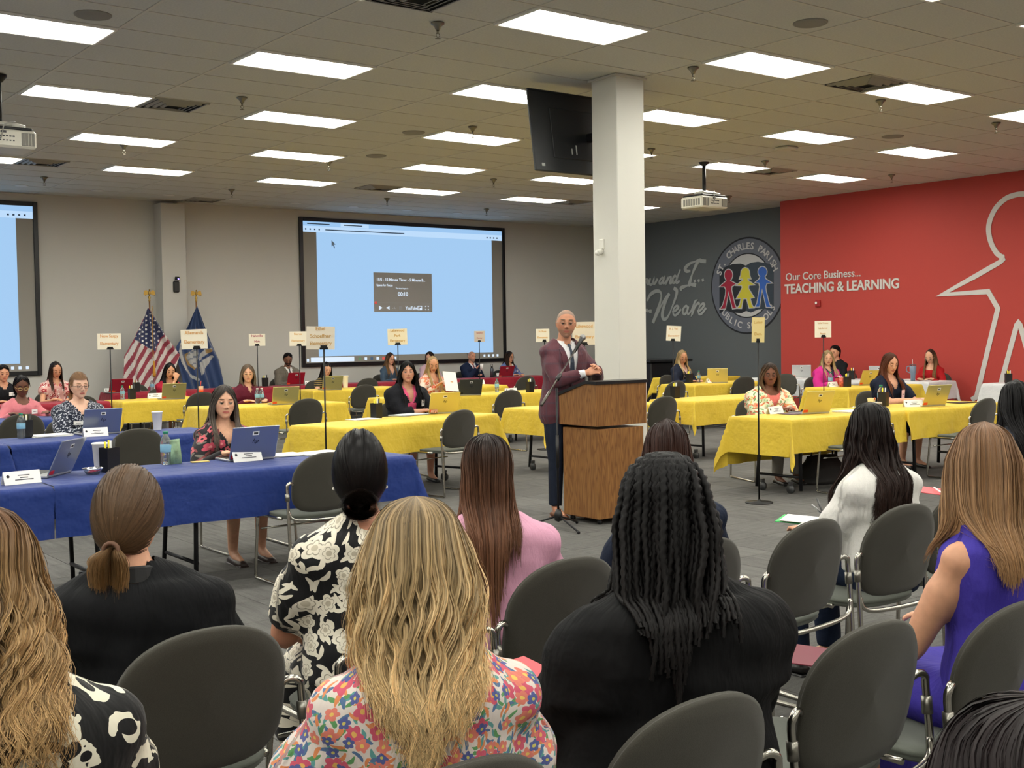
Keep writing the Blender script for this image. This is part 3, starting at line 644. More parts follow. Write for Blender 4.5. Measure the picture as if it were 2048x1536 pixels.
# ---------------------------------------------------------------- lectern and microphone
oak = wood_mat(); LXc, LYc = 6.62, 7.42
t = thing('lectern', 'oak lectern with a black slanted top in front of the column', 'lectern', (LXc, LYc, 0))
w, d = .56, .47
MB().box((0, 0, .42), (w-.05, d-.02, .74), b=.004).build('body', oak, t)
b = MB(); hx = w/2; prof = [(-d/2, .815), (-d/2, 1.16), (-d/2+.13, 1.165), (d/2, 1.06), (d/2, .815)]
b.loft([[(x, y, z) for y, z in prof] for x in (-hx, hx)], smooth=False); b.build('upper_box', oak, t)
b = MB(); hx = w/2+.012; top = [(-d/2-.012, 1.158), (-d/2-.012, 1.182), (-d/2+.13, 1.186), (d/2+.012, 1.08), (d/2+.012, 1.056), (-d/2+.13, 1.162)]
b.loft([[(x, y, z) for y, z in top] for x in (-hx, hx)], smooth=False); b.build('reading_top', mat('lectern_top_black', '141517', .35), t)
for sx in (-1, 1):
    for sy in (-1, 1):
        b = MB(); b.tube([(sx*.2-.012, sy*.17, .022), (sx*.2+.012, sy*.17, .022)], .022, seg=12); b.box((sx*.2, sy*.17, .045), (.03, .03, .012)); b.build('caster', BLACK, t)
t = thing('microphone_stand', 'black tripod microphone stand with a boom arm beside the lectern', 'microphone stand', (6.02, 7.3, 0))
MB().cyl((0, 0, .06), (0, 0, 1.14), .009, seg=10).build('pole', DARKM, t)
MB().cyl((0, 0, .5), (0, 0, .76), .013, seg=10).build('clutch_tube', BLACK, t)
MB().lathe([(0, .06), (.03, .07), (.035, .12), (.02, .16), (0, .16)], seg=12).build('hub', BLACK, t)
for a in (20, 140, 262):
    a = math.radians(a); b = MB(); b.tube([(0, 0, .11), (.3*math.cos(a), .3*math.sin(a), .018)], .008, seg=8); b.sph((.3*math.cos(a), .3*math.sin(a), .014), .014, nu=8, nv=6); b.build('leg', DARKM, t)
A = np.array([-.28, -.15, 1.02]); B_ = np.array([.46, .28, 1.46]); b = MB(); b.tube([A, B_], .007, seg=8); b.tube([A, A+(B_-A)*.22], .012, seg=8); b.build('boom', mat('boom_steel', '55524c', .3, .8), t)
MB().tube([A+(B_-A)*.42, A+(B_-A)*.5], .018, seg=10).build('boom_clamp', BLACK, t)
t = thing('microphone', 'black handheld microphone with a silver head clipped on the boom', 'microphone', (6.02, 7.3, 0))
B2 = B_; D_ = np.array([.75, .35, .56]); D_ /= np.linalg.norm(D_)
MB().tube([B2-D_*.07, B2+D_*.1, B2+D_*.12], [.013, .018, .022], seg=12).build('handle', BLACK, t); MB().sph(B2+D_*.145, .028, nu=12, nv=10).build('grille', mat('mic_grille', '9a9a98', .35, .9, bump=.6, bscale=900), t)
# ---------------------------------------------------------------- tables and cloths
TZ = .735
CL = {'blue': cloth_mat('cloth_blue', '173279'), 'yellow': cloth_mat('cloth_yellow', 'e0c03c'), 'red': cloth_mat('cloth_red', '96162c'), 'white': cloth_mat('cloth_white', 'd9dadb')}
def table_proto(L, D):
    t = thing('folding_table', 'x', 'table')
    MB().box((0, 0, TZ-.02), (L, D, .03), b=.006).build('tabletop', mat('table_laminate', '8f8b84', .4), t)
    for sx in (-1, 1):
        x = sx*(L/2-.3)
        b = MB(); b.tube([(x, -D/2+.1, TZ-.045), (x, D/2-.1, TZ-.045)], .018, seg=8); b.build('crossbar', DARKM, t)
        for sy in (-1, 1):
            MB().tube([(x, sy*(D/2-.14), TZ-.04), (x+sx*.03, sy*(D/2-.1), .03)], .02, seg=8, flat=(1, .7)).build('leg', DARKM, t)
        MB().tube([(x+sx*.02, -D/2+.1, .16), (x+sx*.02, D/2-.1, .16)], .013, seg=8).build('foot_bar', DARKM, t)
        for sy in (-1, 1):
            c = MB(); y = sy*(D/2-.2); 
            c.tube([(x+sx*.06-.012, y, .045), (x+sx*.06+.012, y, .045)], .045, seg=16); c.box((x+sx*.06, y, .1), (.045, .03, .035), b=.004); c.build('caster', mat('caster_grey', '3f4041', .4), t)
    return register(t)
def cloth_mesh(L, D, dl, dr, df, db, seed):
    'tablecloth over an L x D top; overhang left, right, front, back; the corners hang as points with folds'
    r = random.Random(seed); st = .035
    us = np.concatenate([np.arange(-L/2-dl, -L/2, st), np.linspace(-L/2, L/2, int(L/.06)), np.arange(L/2+st, L/2+dr+st*.5, st)])
    vs = np.concatenate([np.arange(-D/2-df, -D/2, st), np.linspace(-D/2, D/2, int(D/.06)), np.arange(D/2+st, D/2+db+st*.5, st)])
    ph = [r.uniform(0, 6) for _ in range(8)]; V = []
    for v in vs:
        for u in us:
            a = u-np.clip(u, -L/2, L/2); c = v-np.clip(v, -D/2, D/2); x = np.clip(u, -L/2, L/2); y = np.clip(v, -D/2, D/2); z = TZ+.0015
            z += .0012*math.sin(u*7+ph[0])*math.sin(v*9+ph[1])
            rr = math.hypot(a, c)
            if rr > 0:
                dx, dy = a/rr, c/rr; corner = min(abs(a), abs(c))/rr
                wav = math.sin(u*9+ph[2])+.6*math.sin(u*23+ph[3]) if abs(c) >= abs(a) else math.sin(v*9+ph[4])+.6*math.sin(v*21+ph[5])
                fold = .012+.02*(rr/.35)+.014*wav*(rr/.35)**1.3
                if corner > 0: 
                    th = math.atan2(abs(c), abs(a)); fold += rr*.10*math.sin(th*2)-rr*.12*math.cos(th*4)*math.sin(2*th)
                drop = min(rr, rr**1*1.0); x += dx*fold; y += dy*fold; z -= max(0, drop-.01)
                z = max(z, .015)
            V.append((x, y, z))
    n, m = len(us), len(vs); F = [(j*n+i, j*n+i+1, (j+1)*n+i+1, (j+1)*n+i) for j in range(m-1) for i in range(n-1)]
    return np.array(V), F
protos = {}; TABS = []
def tat(px, py, m=.07):
    'point of the table tops seen at a photo pixel, kept on the nearest table'
    x, y = at(px, py, TZ); best = None
    for cx, cy, rz, L, D in TABS:
        c, s = math.cos(rz), math.sin(rz); u, v = (x-cx)*c+(y-cy)*s, -(x-cx)*s+(y-cy)*c
        u2, v2 = max(-L/2+m, min(L/2-m, u)), max(-D/2+m, min(D/2-m, v)); d = math.hypot(u-u2, v-v2)
        if best is None or d < best[0]: best = (d, cx+u2*c-v2*s, cy+u2*s+v2*c)
    return best[1], best[2]
def table(x0, yf, L, col, label, clabel, rz=0., D=.75, dl=.3, dr=.3, df=.31, db=.31, cx0=None, cL=None, seed=1):
    k = (round(L, 2), round(D, 2))
    c, s = math.cos(rz), math.sin(rz); cx, cy = x0+c*L/2-s*D/2, yf+s*L/2+c*D/2; TABS.append((cx, cy, rz, L, D))
    if k not in protos: protos[k] = t = table_proto(L, D); t.location = (cx, cy, 0); t.rotation_euler = (0, 0, rz); t['label'] = label
    else: t = dup(protos[k], (cx, cy, 0), rz, label)
    t['group'] = 'folding tables under the cloths'
    V, F = cloth_mesh(cL or L, D+.01, dl, dr, df, db, seed); V[:, 0] += 0 if cx0 is None else (cx0+(cL or L)/2-(x0+L/2))
    o = MB().add(V, F, 0, True).build('tablecloth', CL[col], None, (cx, cy, 0), (0, 0, rz)); tag(o, clabel, 'tablecloth', col+' tablecloths')
    return t
table(.6, 6.97, 1.95, 'blue', 'folding table under the front blue cloth at the left edge', 'blue cloth at the left end of the nearest table row', cx0=.3, cL=1.68, dr=.02, dl=.1, seed=3)
table(2.6, 6.97, 1.83, 'blue', 'folding table under the wide front blue cloth with dark floral woman', 'wide blue cloth on the nearest table, behind the ponytailed woman', cx0=1.99, cL=2.44, dl=.0, seed=4)
table(.7, 10.12, 1.83, 'blue', 'folding table at the left end of the second row', 'blue cloth at the far left of the second table row', dr=.28, seed=5)
table(2.57, 10.12, 1.83, 'blue', 'folding table in front of the woman in a navy patterned blouse', 'blue cloth in front of the woman in a navy patterned blouse', dl=.02, seed=6)
table(2.3, 13.2, 1.8, 'blue', 'folding table in front of the woman in a pink top', 'blue cloth in front of the woman in a pink top', seed=7)
table(5.38, 9.6, 2.25, 'yellow', 'slightly turned folding table of the woman in a hot pink blouse', 'yellow cloth before the woman in a black cardigan and hot pink blouse', rz=.26, seed=8, dl=.34)
table(8.25, 10.2, 1.83, 'yellow', 'folding table half hidden behind the speaker and lectern', 'yellow cloth seen between the speaker and an empty chair', seed=9)
table(10.5, 10.1, 1.83, 'yellow', 'empty folding table right of the white column', 'yellow cloth on the empty table just right of the column', seed=10)
table(8.78, 7.2, 1.79, 'yellow', 'folding table of the woman in a floral blazer', 'yellow cloth with a long hanging corner before the floral blazer woman', seed=11, db=.5, dl=.36, dr=.02, df=.33)
table(10.6, 7.17, 1.83, 'yellow', 'folding table of the woman in navy with auburn hair', 'yellow cloth before the auburn haired woman in navy', seed=12, dl=.12)
table(14.2, 10.6, 1.83, 'yellow', 'folding table of the woman in a magenta blazer', 'yellow cloth before the woman in a magenta blazer', seed=13)
table(5.8, 13.65, 1.85, 'yellow', 'folding table of the woman with a grey bob', 'yellow cloth before the woman with a grey bob and maroon blouse', seed=14)
table(8.45, 13.65, 1.8, 'yellow', 'folding table of the blonde woman reading papers', 'yellow cloth before the long haired blonde woman reading papers', seed=15)
table(10.28, 13.65, 1.83, 'yellow', 'folding table with a pen cup behind the speaker', 'yellow cloth running behind the speaker in maroon', dl=.05, seed=16)
table(13.9, 13.35, 1.85, 'yellow', 'folding table of the blonde woman in a navy blazer', 'yellow cloth before the blonde woman in a navy blazer', seed=17)
table(15.9, 15.6, 1.6, 'yellow', 'folding table against the charcoal wall side', 'yellow cloth farthest right, behind the navy blazer woman', seed=18)
table(5.65, 16.38, 1.85, 'yellow', 'folding table of the woman in a red dress', 'yellow cloth before the woman in red resting chin on hand', seed=19)
table(9.0, 17.1, 1.75, 'yellow', 'folding table of the woman with long black hair and striped top', 'yellow cloth before the woman with black fringe and striped top', seed=20)
table(10.85, 16.2, 1.4, 'yellow', 'short folding table in front of the bald man', 'yellow cloth on the table in front of the bald man', seed=21)
table(3.75, 16.75, 1.83, 'red', 'folding table at the left under dark red cloth', 'dark red cloth at the left before the woman in a floral sleeve top', seed=22)
reds = [(6.5, 'left of the flags, with an empty chair'), (8.4, 'before the bearded man in a grey suit'), (10.26, 'before the woman in a denim jacket'), (12.12, 'behind the blonde woman reading papers'), (13.98, 'before the woman in a blue blazer')]
for i, (x, s) in enumerate(reds): table(x, 19.3, 1.83, 'red', f'folding table by the far wall {s}', f'dark red cloth by the far wall {s}', D=.6, seed=30+i, db=.1)
# tables along the red wall run lengthways
def side_table(x, y0, L, label, cl, seed):
    t = table(x+.75, y0, L, 'white', label, cl, rz=PI/2, seed=seed); return t
side_table(16.75, 10.95, 1.83, 'folding table of the woman in a red sweater', 'white cloth before the woman in a red sweater', 41)
side_table(16.75, 12.85, 1.83, 'folding table behind the magenta blazer woman', 'white cloth behind the magenta blazer woman', 42)
side_table(16.75, 8.05, 1.95, 'folding table at the right edge by the mural', 'white cloth at the right edge below the outlined figure', 43)
# ---------------------------------------------------------------- chairs
chf = fabric_mat('chair_fabric_olive', '3f3d36'); chs = fabric_mat('chair_seat_fabric', '5c6058'); chrim = mat('chair_shell', '3a3a33', .6)
def sq(a, n): return math.copysign(abs(a)**(2/n), a)
def pad(w, h, th, n_top, n_bot, curve, N=44, dome=.35):
    'rounded upholstered panel in the XZ plane with a flat rim, centre at origin, curved about z'
    R_ = []
    def out(s): 
        o = []
        for k in range(N):
            a = 2*PI*k/N; c, q = math.cos(a), math.sin(a); n = n_top if q > 0 else n_bot
            o.append((w/2*sq(c, n)*s, h/2*sq(q, n)*s))
        return o
    prof = [(.0, -th/2), (.8, -th/2), (.955, -th/2*.75), (.99, -th*.18), (.975, -.001), (.985, .001), (1., th*.2), (.96, th/2*.8), (.8, th/2*1.02), (.0, th/2*1.1)]
    rings = []
    for s, y in prof:
        rings.append([(x, y+curve*(1-(x/(w/2))**2)*1., z) for x, z in out(max(s, .001))])
    return rings
def make_chair():
    t = thing('conference_chair', 'x', 'chair')
    b = MB(); rg = np.array(pad(.455, .385, .036, 2.25, 3.9, .03)); Rx = np.array(Matrix.Rotation(-.19, 3, 'X')); rg = rg@Rx.T+np.array([0, .235, .668]); b.loft(rg, caps=False); b.build('backrest', chf, t)
    b = MB(); rg = np.array(pad(.47, .46, .04, 3, 3.4, -.008)); rg = rg[..., [0, 2, 1]]*np.array([1, -1, 1]); rg = rg+np.array([0, -.02, .445]); b.loft(rg[::-1], caps=False); b.build('seat', chs, t)
    for s in (-1, 1):
        P = [(s*.215, .235, .655), (s*.24, .245, .668), (s*.262, .252, .66), (s*.268, .25, .63), (s*.268, .262, .5), (s*.266, .285, .06), (s*.264, .28, .018), (s*.262, .24, .011), (s*.262, 0, .011), (s*.262, -.2, .011), (s*.262, -.235, .02), (s*.26, -.24, .06), (s*.25, -.215, .4), (s*.245, -.2, .43), (s*.24, -.15, .43), (s*.235, .1, .43)]
        MB().tube(bez(P, 3), .0105, seg=8).build('side_frame', CHROME, t)
        b = MB(); b.tube([(s*.268, .252, .605), (s*.268, .256, .56)], .0145, seg=10); b.build('sleeve', mat('sleeve_steel', '8f8c84', .3, .9), t)
    b = MB(); b.tube(bez([(-.266, .262, .5), (-.25, .27, .455), (-.18, .275, .435), (0, .28, .43), (.18, .275, .435), (.25, .27, .455), (.266, .262, .5)], 4), .0095, seg=8); b.build('rear_rail', CHROME, t)
    b = MB(); b.tube([(-.25, -.17, .34), (.25, -.17, .34)], .007, seg=6); b.build('front_brace', CHROME, t)
    return register(t)
ch0 = make_chair(); used = [False]; CH = []
def chair(x, y, rz, label, group):
    'y is where the backrest stands when rz = pi (facing +Y)'
    if not used[0]: used[0] = True; ch0.location = (x, y, 0); ch0.rotation_euler = (0, 0, rz); ch0['label'] = label; ch0['group'] = group; return ch0
    return dup(ch0, (x, y, 0), rz, label, group)
def achair(xb, yb, label, group='audience chairs', rz=PI): 
    # xb, yb: centre of the backrest
    return chair(xb+.24*math.sin(rz), yb-.24*math.cos(rz), rz, label, group)
achair(.42, 1.64, 'olive grey chair under the curly haired woman at the left edge')
achair(1.10, 1.64, 'olive grey chair whose top shows below the blonde woman in the floral blouse')
achair(1.66, 1.63, 'olive grey chair of the woman with black rope twists')
achair(2.41, 1.77, 'empty olive grey chair in front, next to the woman in purple')
achair(2.87, 1.66, 'olive grey chair of the woman in the purple sleeveless dress')
achair(1.14, 2.79, 'olive grey chair of the ponytailed woman in a black blazer')
achair(1.83, 2.87, 'olive grey chair hidden behind the blonde, under the woman with a bun')
achair(2.40, 2.90, 'olive grey chair of the woman in a pink blouse')
achair(2.98, 2.87, 'olive grey chair of the woman with long brown hair by the twists')
achair(3.58, 2.87, 'empty olive grey chair left of the woman in a white blazer', rz=PI+.06)
achair(4.17, 2.87, 'olive grey chair of the woman in a white blazer', rz=PI-.05)
achair(4.72, 2.95, 'olive grey chair half hidden behind the ginger haired woman')
achair(6.35, 3.45, 'olive grey chair under the black haired woman at the right edge', rz=PI-.3)
achair(.9, .3, 'olive grey chair under the dark haired person in the bottom right corner', rz=PI)
gt = 'chairs on the near side of the tables'
achair(3.55, 6.62, 'empty chair at the right end of the front blue table', gt)
achair(1.1, 6.66, 'empty chair at the left edge before the front blue table', gt)
achair(3.42, 9.62, 'empty chair between the two blue tables, behind the tall bottle', gt)
achair(3.3, 12.6, 'empty chair before the far blue table, behind the clear bottle', gt)
achair(6.62, 9.55, 'empty chair before the yellow table of the hot pink blouse woman', gt, PI+.2)
achair(6.68, 12.9, 'empty chair before the grey bobbed woman, near the tall sign pole', gt)
achair(9.35, 16.1, 'empty chair beside the head of the black cardigan woman', gt)
achair(6.6, 15.9, 'empty chair left of the dark floral woman, before the red dressed woman', gt)
achair(9.55, 12.6, 'empty chair on its own left of the speaker', gt)
achair(9.62, 9.75, 'empty chair peeping out just right of the column', gt)
achair(11.3, 6.75, 'empty chair before the auburn haired woman, near the right edge', gt)
achair(9.5, 6.78, 'empty chair just behind the white blazer woman', gt)
achair(11.2, 16.0, 'empty chair behind the dark laptop, before the bald man', gt)
achair(14.9, 13.2, 'empty chair left of the floral blazer woman', gt, PI-.2)
achair(13.0, 12.9, 'empty chair low behind the empty yellow table', gt, PI)
achair(16.2, 13.4, 'empty chair between the floral blazer woman and the white table', gt, PI/2+PI+.2)
achair(11.0, 18.8, 'empty chair before the denim jacket woman', gt)
achair(13.2, 16.9, 'empty chair close to the left of the speaker shoulder', gt)
achair(5.05, 16.3, 'empty chair behind the navy patterned blouse woman', gt)
gf = 'chairs on the far side of the tables'
achair(7.2, 20.2, 'empty chair behind the red table under the flags', gf, 0)
achair(3.75, 8.42, 'chair of the woman in a dark floral blouse', gf, 0)
# ---------------------------------------------------------------- things on the tables
steel = mat('laptop_aluminium', 'b9babb', .33, .85, spec=.5); keyb = mat('laptop_deck', '8d8e90', .4, .5)
def make_laptop(lid_m, open_deg=112, w=.34, d=.235):
    t = thing('laptop', 'x', 'laptop')
    MB().box((0, 0, .009), (w, d, .016), b=.004).build('base', steel, t)
    b = MB(); b.box((0, .03, .0178), (w*.9, d*.5, .002)); b.build('keyboard', BLACK, t)
    a = math.radians(open_deg-90); R_ = Matrix.Rotation(a, 3, 'X')
    # hinge is on the camera side (-y); lid rises from it
    hy, hz = -d/2, .016; b = MB(); Rn = np.array(R_)
    o = np.array([0, hy, hz]); up = np.array([0, -math.sin(a), math.cos(a)]); nrm = np.array([0, -math.cos(a), -math.sin(a)])
    Rm = np.stack([[1, 0, 0], nrm, up], 1); b.box(o+up*d/2, (w, .008, d), b=.003, R=Rm); b.build('lid', lid_m, t)
    b = MB(); b.box(o+up*d/2-nrm*.0046, (w*.93, .001, d*.9), R=Rm); b.build('display', mat('laptop_screen', '20242a', .2), t)
    b = MB(); b.box(o+up*d*.8+nrm*.0045, (.045, .001, .028), R=Rm); b.box(o+up*d*.8+nrm*.0052, (.03, .001, .014), m=1, R=Rm); b.build('asset_sticker', [WHITE, mat('sticker_ink', '3c3c3c', .6)], t)
    b = MB(); text_mb(b, 'hp', .045, o+up*d*.5+nrm*.0045-np.array([.02, 0, 0]), (1, 0, 0), up, th=.001, shear=.3); b.build('maker_mark', mat('mark_dark', '2c3038', .3, .6), t)
    return t, o, up, nrm, Rm, d, w
lid_b = mat('lid_silver_blue', '9fa6b4', .28, .75); lid_r = mat('lid_red', 'a01c30', .4, .2); lid_y = mat('lid_silver_reflection_tint', 'd2c680', .36, .6); lid_d = mat('lid_dark', '4a4b44', .4, .4); lid_g = mat('lid_pale', 'c9cccd', .4, .4)  # lid_y: silver lid with the yellow cloth's reflection tinted into its base colour
tagm = mat('orange_tag', 'e8542a', .5); tagr = mat('red_tag', 'c41d2c', .5)
LP = {}
def lpos(px, py, rz): x, y = at(px, py, TZ); x -= .1175*math.sin(rz); y += .1175*math.cos(rz); a, b, _ = pix(x, y, TZ); return tat(a, b, .13)
def laptop(px, py, rz, m, label, tagcol=tagm, op=112):
    k = (m.name, tagcol.name, op)
    if k not in LP:
        t, o, up, nrm, Rm, d, w = make_laptop(m, op)
        b = MB(); b.box(o+up*.02+nrm*.005+np.array([-w/2+.035, 0, 0]), (.055, .001, .028), R=Rm); b.build('inventory_tag', tagcol, t); LP[k] = register(t); x, y = lpos(px, py, rz); 
        t.location = (x, y, TZ+.002); t.rotation_euler = (0, 0, rz); t['label'] = label; t['group'] = 'laptops'; return t
    x, y = lpos(px, py, rz); return dup(LP[k], (x, y, TZ+.002), rz, label, 'laptops')
# px,py is the middle of the laptop's foot in the photograph
laptop(100, 946, .85, lid_b, 'open silver laptop with a red tag, nearest, at the left end of the front table', tagr, 116)
laptop(490, 919, .0, lid_b, 'open silver laptop before the dark floral woman', tagr, 110)
laptop(199, 869, .02, lid_b, 'open silver laptop before the navy patterned blouse woman', tagr, 110)
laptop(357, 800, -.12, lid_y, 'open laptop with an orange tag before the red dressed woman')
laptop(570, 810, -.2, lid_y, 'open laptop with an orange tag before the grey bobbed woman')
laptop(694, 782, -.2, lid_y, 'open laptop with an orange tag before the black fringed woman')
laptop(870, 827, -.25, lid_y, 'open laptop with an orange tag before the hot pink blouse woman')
laptop(580, 770, 0, lid_r, 'open red laptop before the bearded man in a grey suit')
laptop(954, 792, -.3, lid_d, 'open dark laptop right of the blonde woman reading papers', BLACK)
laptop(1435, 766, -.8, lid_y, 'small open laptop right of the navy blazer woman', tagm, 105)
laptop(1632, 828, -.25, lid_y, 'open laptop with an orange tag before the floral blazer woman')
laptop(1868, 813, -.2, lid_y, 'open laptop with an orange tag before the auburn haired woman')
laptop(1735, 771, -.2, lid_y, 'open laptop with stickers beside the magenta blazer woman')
laptop(1635, 754, -.9, lid_g, 'pale laptop behind the left shoulder of the magenta blazer woman')
laptop(1800, 757, -1.2, lid_g, 'pale laptop behind the auburn haired woman')
laptop(1050, 756, -.1, lid_r, 'open red laptop right of the blue blazer woman')
laptop(120, 792, .1, lid_r, 'open dark red laptop before the woman in a floral sleeve top')
laptop(10, 795, .1, lid_r, 'open dark red laptop at the very left edge')
# folded name cards
inkm = mat('card_ink', '4a4a50', .7)
def card_proto(w, h):
    t = thing('name_card', 'x', 'name card')
    b = MB(); b.loft([[(x, -.03, 0), (x, .0, h), (x, .03, 0), (x, .028, 0), (x, .0, h-.003), (x, -.028, 0)] for x in (-w/2, w/2)], smooth=False); b.build('folded_card', WHITE, t)
    b = MB(); sl = np.array([0, .03, h]); sl /= np.linalg.norm(sl); n = np.array([0, -sl[2], sl[1]]); 
    Rm = np.stack([[1, 0, 0], n, sl], 1)
    for k, (ww, q) in enumerate(((.32, .72), (.22, .52), (.5, .36))): b.box(np.array([.01, -.03, 0])+sl*h*q+n*.0008, (w*ww, .0006, h*.07), R=Rm)
    V0 = len(b.V); b.lathe([(0, 0), (h*.13, 0)], seg=12); V = b.V[-1]; b.V[-1] = np.array([-w*.38, -.03, 0])+sl*h*.68+n*.001+np.outer(V[:, 0], [1, 0, 0])+np.outer(V[:, 1], sl)
    b.build('printed_lines', inkm, t); return register(t)
cp = card_proto(.215, .075); cfirst = [True]
def card(px, py, rz, label):
    x, y = tat(px, py)
    if cfirst[0]: cfirst[0] = False; cp.location = (x, y, TZ+.003); cp.rotation_euler = (0, 0, rz); cp['label'] = label; cp['group'] = 'name cards'
    else: dup(cp, (x, y, TZ+.003), rz, label, 'name cards')
for a in [(43, 968, .12, 'white folded name card at the left end of the front blue table'), (493, 923, .05, 'white folded name card before the dark floral woman'), (191, 873, 0, 'white folded name card before the navy patterned blouse woman'),
          (112, 790, 0, 'white folded name card on the left red cloth'), (310, 797, 0, 'white folded name card before the red dressed woman'), (442, 811, 0, 'white folded name card before the grey bobbed woman'),
          (874, 824, .3, 'white folded name card before the hot pink blouse woman'), (1550, 828, 0, 'cream folded name card before the floral blazer woman'), (1665, 774, 0, 'cream folded name card beside the magenta blazer woman'),
          (994, 753, 0, 'white folded name card before the blue blazer woman'), (1050, 788, 0, 'white folded name card just left of the speaker'), (1422, 766, 0, 'white folded name card before the navy blazer woman'),
          (1826, 814, -.5, 'cream name tent before the auburn haired woman'), (650, 772, 0, 'white folded name card beside the tall white cup'), (915, 767, 0, 'white folded name card before the bald man')]: card(*a)
# bottles, cups, pen holders
def clear(name, c, rough=.05, tr=.92): return mat(name, c, rough, trans=tr)
pet = clear('bottle_plastic', 'e6edf0'); labm = mat('bottle_label', '7fb0c8', .5)
def bottle_proto(h=.2, capc='2f8f6a'):
    t = thing('water_bottle', 'x', 'bottle'); s = h/.2
    MB().lathe([(0, 0), (.026, 0), (.031, .004), (.032, .03), (.029, .045), (.032, .06), (.0325, .12), (.031, .135), (.026, .155), (.0145, .175), (.0125, .185), (0, .185)], seg=18).build('body', pet, t)
    MB().lathe([(.0328, .075), (.0332, .076), (.0332, .118), (.0328, .119)], seg=18).build('paper_label', labm, t)
    MB().lathe([(0, .199), (.0145, .199), (.0155, .197), (.0155, .184), (0, .184)], seg=14).build('cap', mat('cap_'+capc, capc, .5), t)
    return register(t)
bp = bottle_proto(); bp2 = bottle_proto(capc='e9ecec'); bf = {}
def bottle(px, py, label, p=bp, sc=1., x=None, y=None):
    if x is None: x, y = tat(px, py)
    if p.name not in bf: bf[p.name] = 1; p.location = (x, y, TZ+.003); p['label'] = label; p['group'] = 'water bottles'; p.scale = (sc,)*3
    else: dup(p, (x, y, TZ+.003), 0, label, 'water bottles', (sc,)*3)
bottle(329, 929, 'clear water bottle with a green cap on the front blue table', sc=1.12); bottle(43, 877, 'water bottle with a teal label beside the papers of the second blue table', sc=1.1)
bottle(243, 799, 'water bottle beside a black pen cup, before the flags'); bottle(478, 803, 'left one of two water bottles by the grey bobbed woman', bp2); bottle(489, 805, 'right one of two water bottles by the grey bobbed woman', bp2)
bottle(1718, 810, 'water bottle with an aqua label left of the auburn haired woman', sc=1.15); bottle(1661, 773, 'water bottle before the magenta blazer woman', sc=1.1); bottle(994, 784, 'water bottle right of the dark laptop'); bottle(1355, 764, 'water bottle before the blonde navy blazer woman'); bottle(940, 763, 'water bottle before the bald man', bp2); bottle(368, 782, 'water bottle behind the laptop of the red dressed woman', bp2, 1., 7.25, 19.55)
foam = mat('foam_cup', 'eceae6', .6)
def cup_proto():
    t = thing('foam_cup', 'x', 'cup')
    MB().lathe([(0, 0), (.029, 0), (.031, .004), (.041, .14), (.044, .142), (.0445, .15), (.041, .151), (.037, .12)], seg=20).build('cup_body', foam, t)
    MB().lathe([(0, .153), (.04, .153), (.0455, .15), (.0455, .143), (.04, .143)], seg=20).build('lid', foam, t); return register(t)
kp = cup_proto(); kp.location = (*tat(205, 940), TZ+.003); kp.scale = (1.15,)*3; kp['label'] = 'tall white foam cup on the front blue table beside the pen cup'; kp['group'] = 'white cups'
dup(kp, (*tat(315, 861), TZ+.003), 0, 'tall white foam cup alone on the second blue table', 'white cups'); dup(kp, (*tat(661, 774), TZ+.003), 0, 'tall white cup with a straw before an empty chair', 'white cups', (1.25, 1.25, 1.35))
def pen_proto():
    t = thing('pen_holder', 'x', 'pen holder')
    b = MB(); s = .043; 
    b.loft([[(x*q, y*q, z) for x, y in ((-s, -s), (s, -s), (s, s), (-s, s))] for z, q in ((0, .93), (.006, 1), (.125, 1.05), (.125, .98), (.01, .9))], smooth=False); b.build('holder', BLACK, t)
    for k, (x, y, c, nm) in enumerate(((-.02, 0, 'e6d51f', 'highlighter'), (.005, .01, 'e6d51f', 'highlighter'), (.02, -.01, '1b1b1e', 'marker'), (.028, .015, '2a2a2c', 'marker'), (-.005, -.02, 'd9d9d6', 'pen'))):
        MB().cyl((x, y, .02), (x*1.5, y*1.3, .155+.006*(k % 3)), .0065, seg=8).build(nm, mat('pen_'+c, c, .4), t)
    return register(t)
pp = pen_proto(); pp.scale = (1, 1, 1.25); pf = [True]
def pens(px, py, rz, label, x=None, y=None):
    if x is None: x, y = tat(px, py)
    if pf[0]: pf[0] = False; pp.location = (x, y, TZ+.003); pp.rotation_euler = (0, 0, rz); pp['label'] = label; pp['group'] = 'black pen holders'
    else: dup(pp, (x, y, TZ+.003), rz, label, 'black pen holders')
for a in [(243, 943, .3, 'black pen holder with yellow highlighters on the front blue table'), (260, 798, 0, 'black pen holder beside the bottle before the flags'), (708, 835, .2, 'black box holder on the turned yellow table'), (1767, 813, .2, 'black pen holder left of the auburn haired woman'),
          (1694, 774, 0, 'black pen holder before the magenta blazer woman'), (1372, 766, 0, 'black pen holder before the blonde navy blazer woman'), (1330, 796, 0, 'black pen holder on the empty yellow table by the column'), (1067, 785, 0, 'black pen holder just left of the speaker'), (215, 778, 0, 'black pen holder on the red cloth left of the flags', 7.0, 19.6),
          (556, 768, 0, 'black pen holder beside the red laptop', 9.35, 19.6), (1715, 755, .4, 'black desk tidy behind the magenta blazer woman', 17.0, 12.6), (2012, 768, .8, 'black desk tidy with a yellow pen on the right white table'), (2, 865, 0, 'black pen holder at the left edge of the second blue table')]: pens(*a)
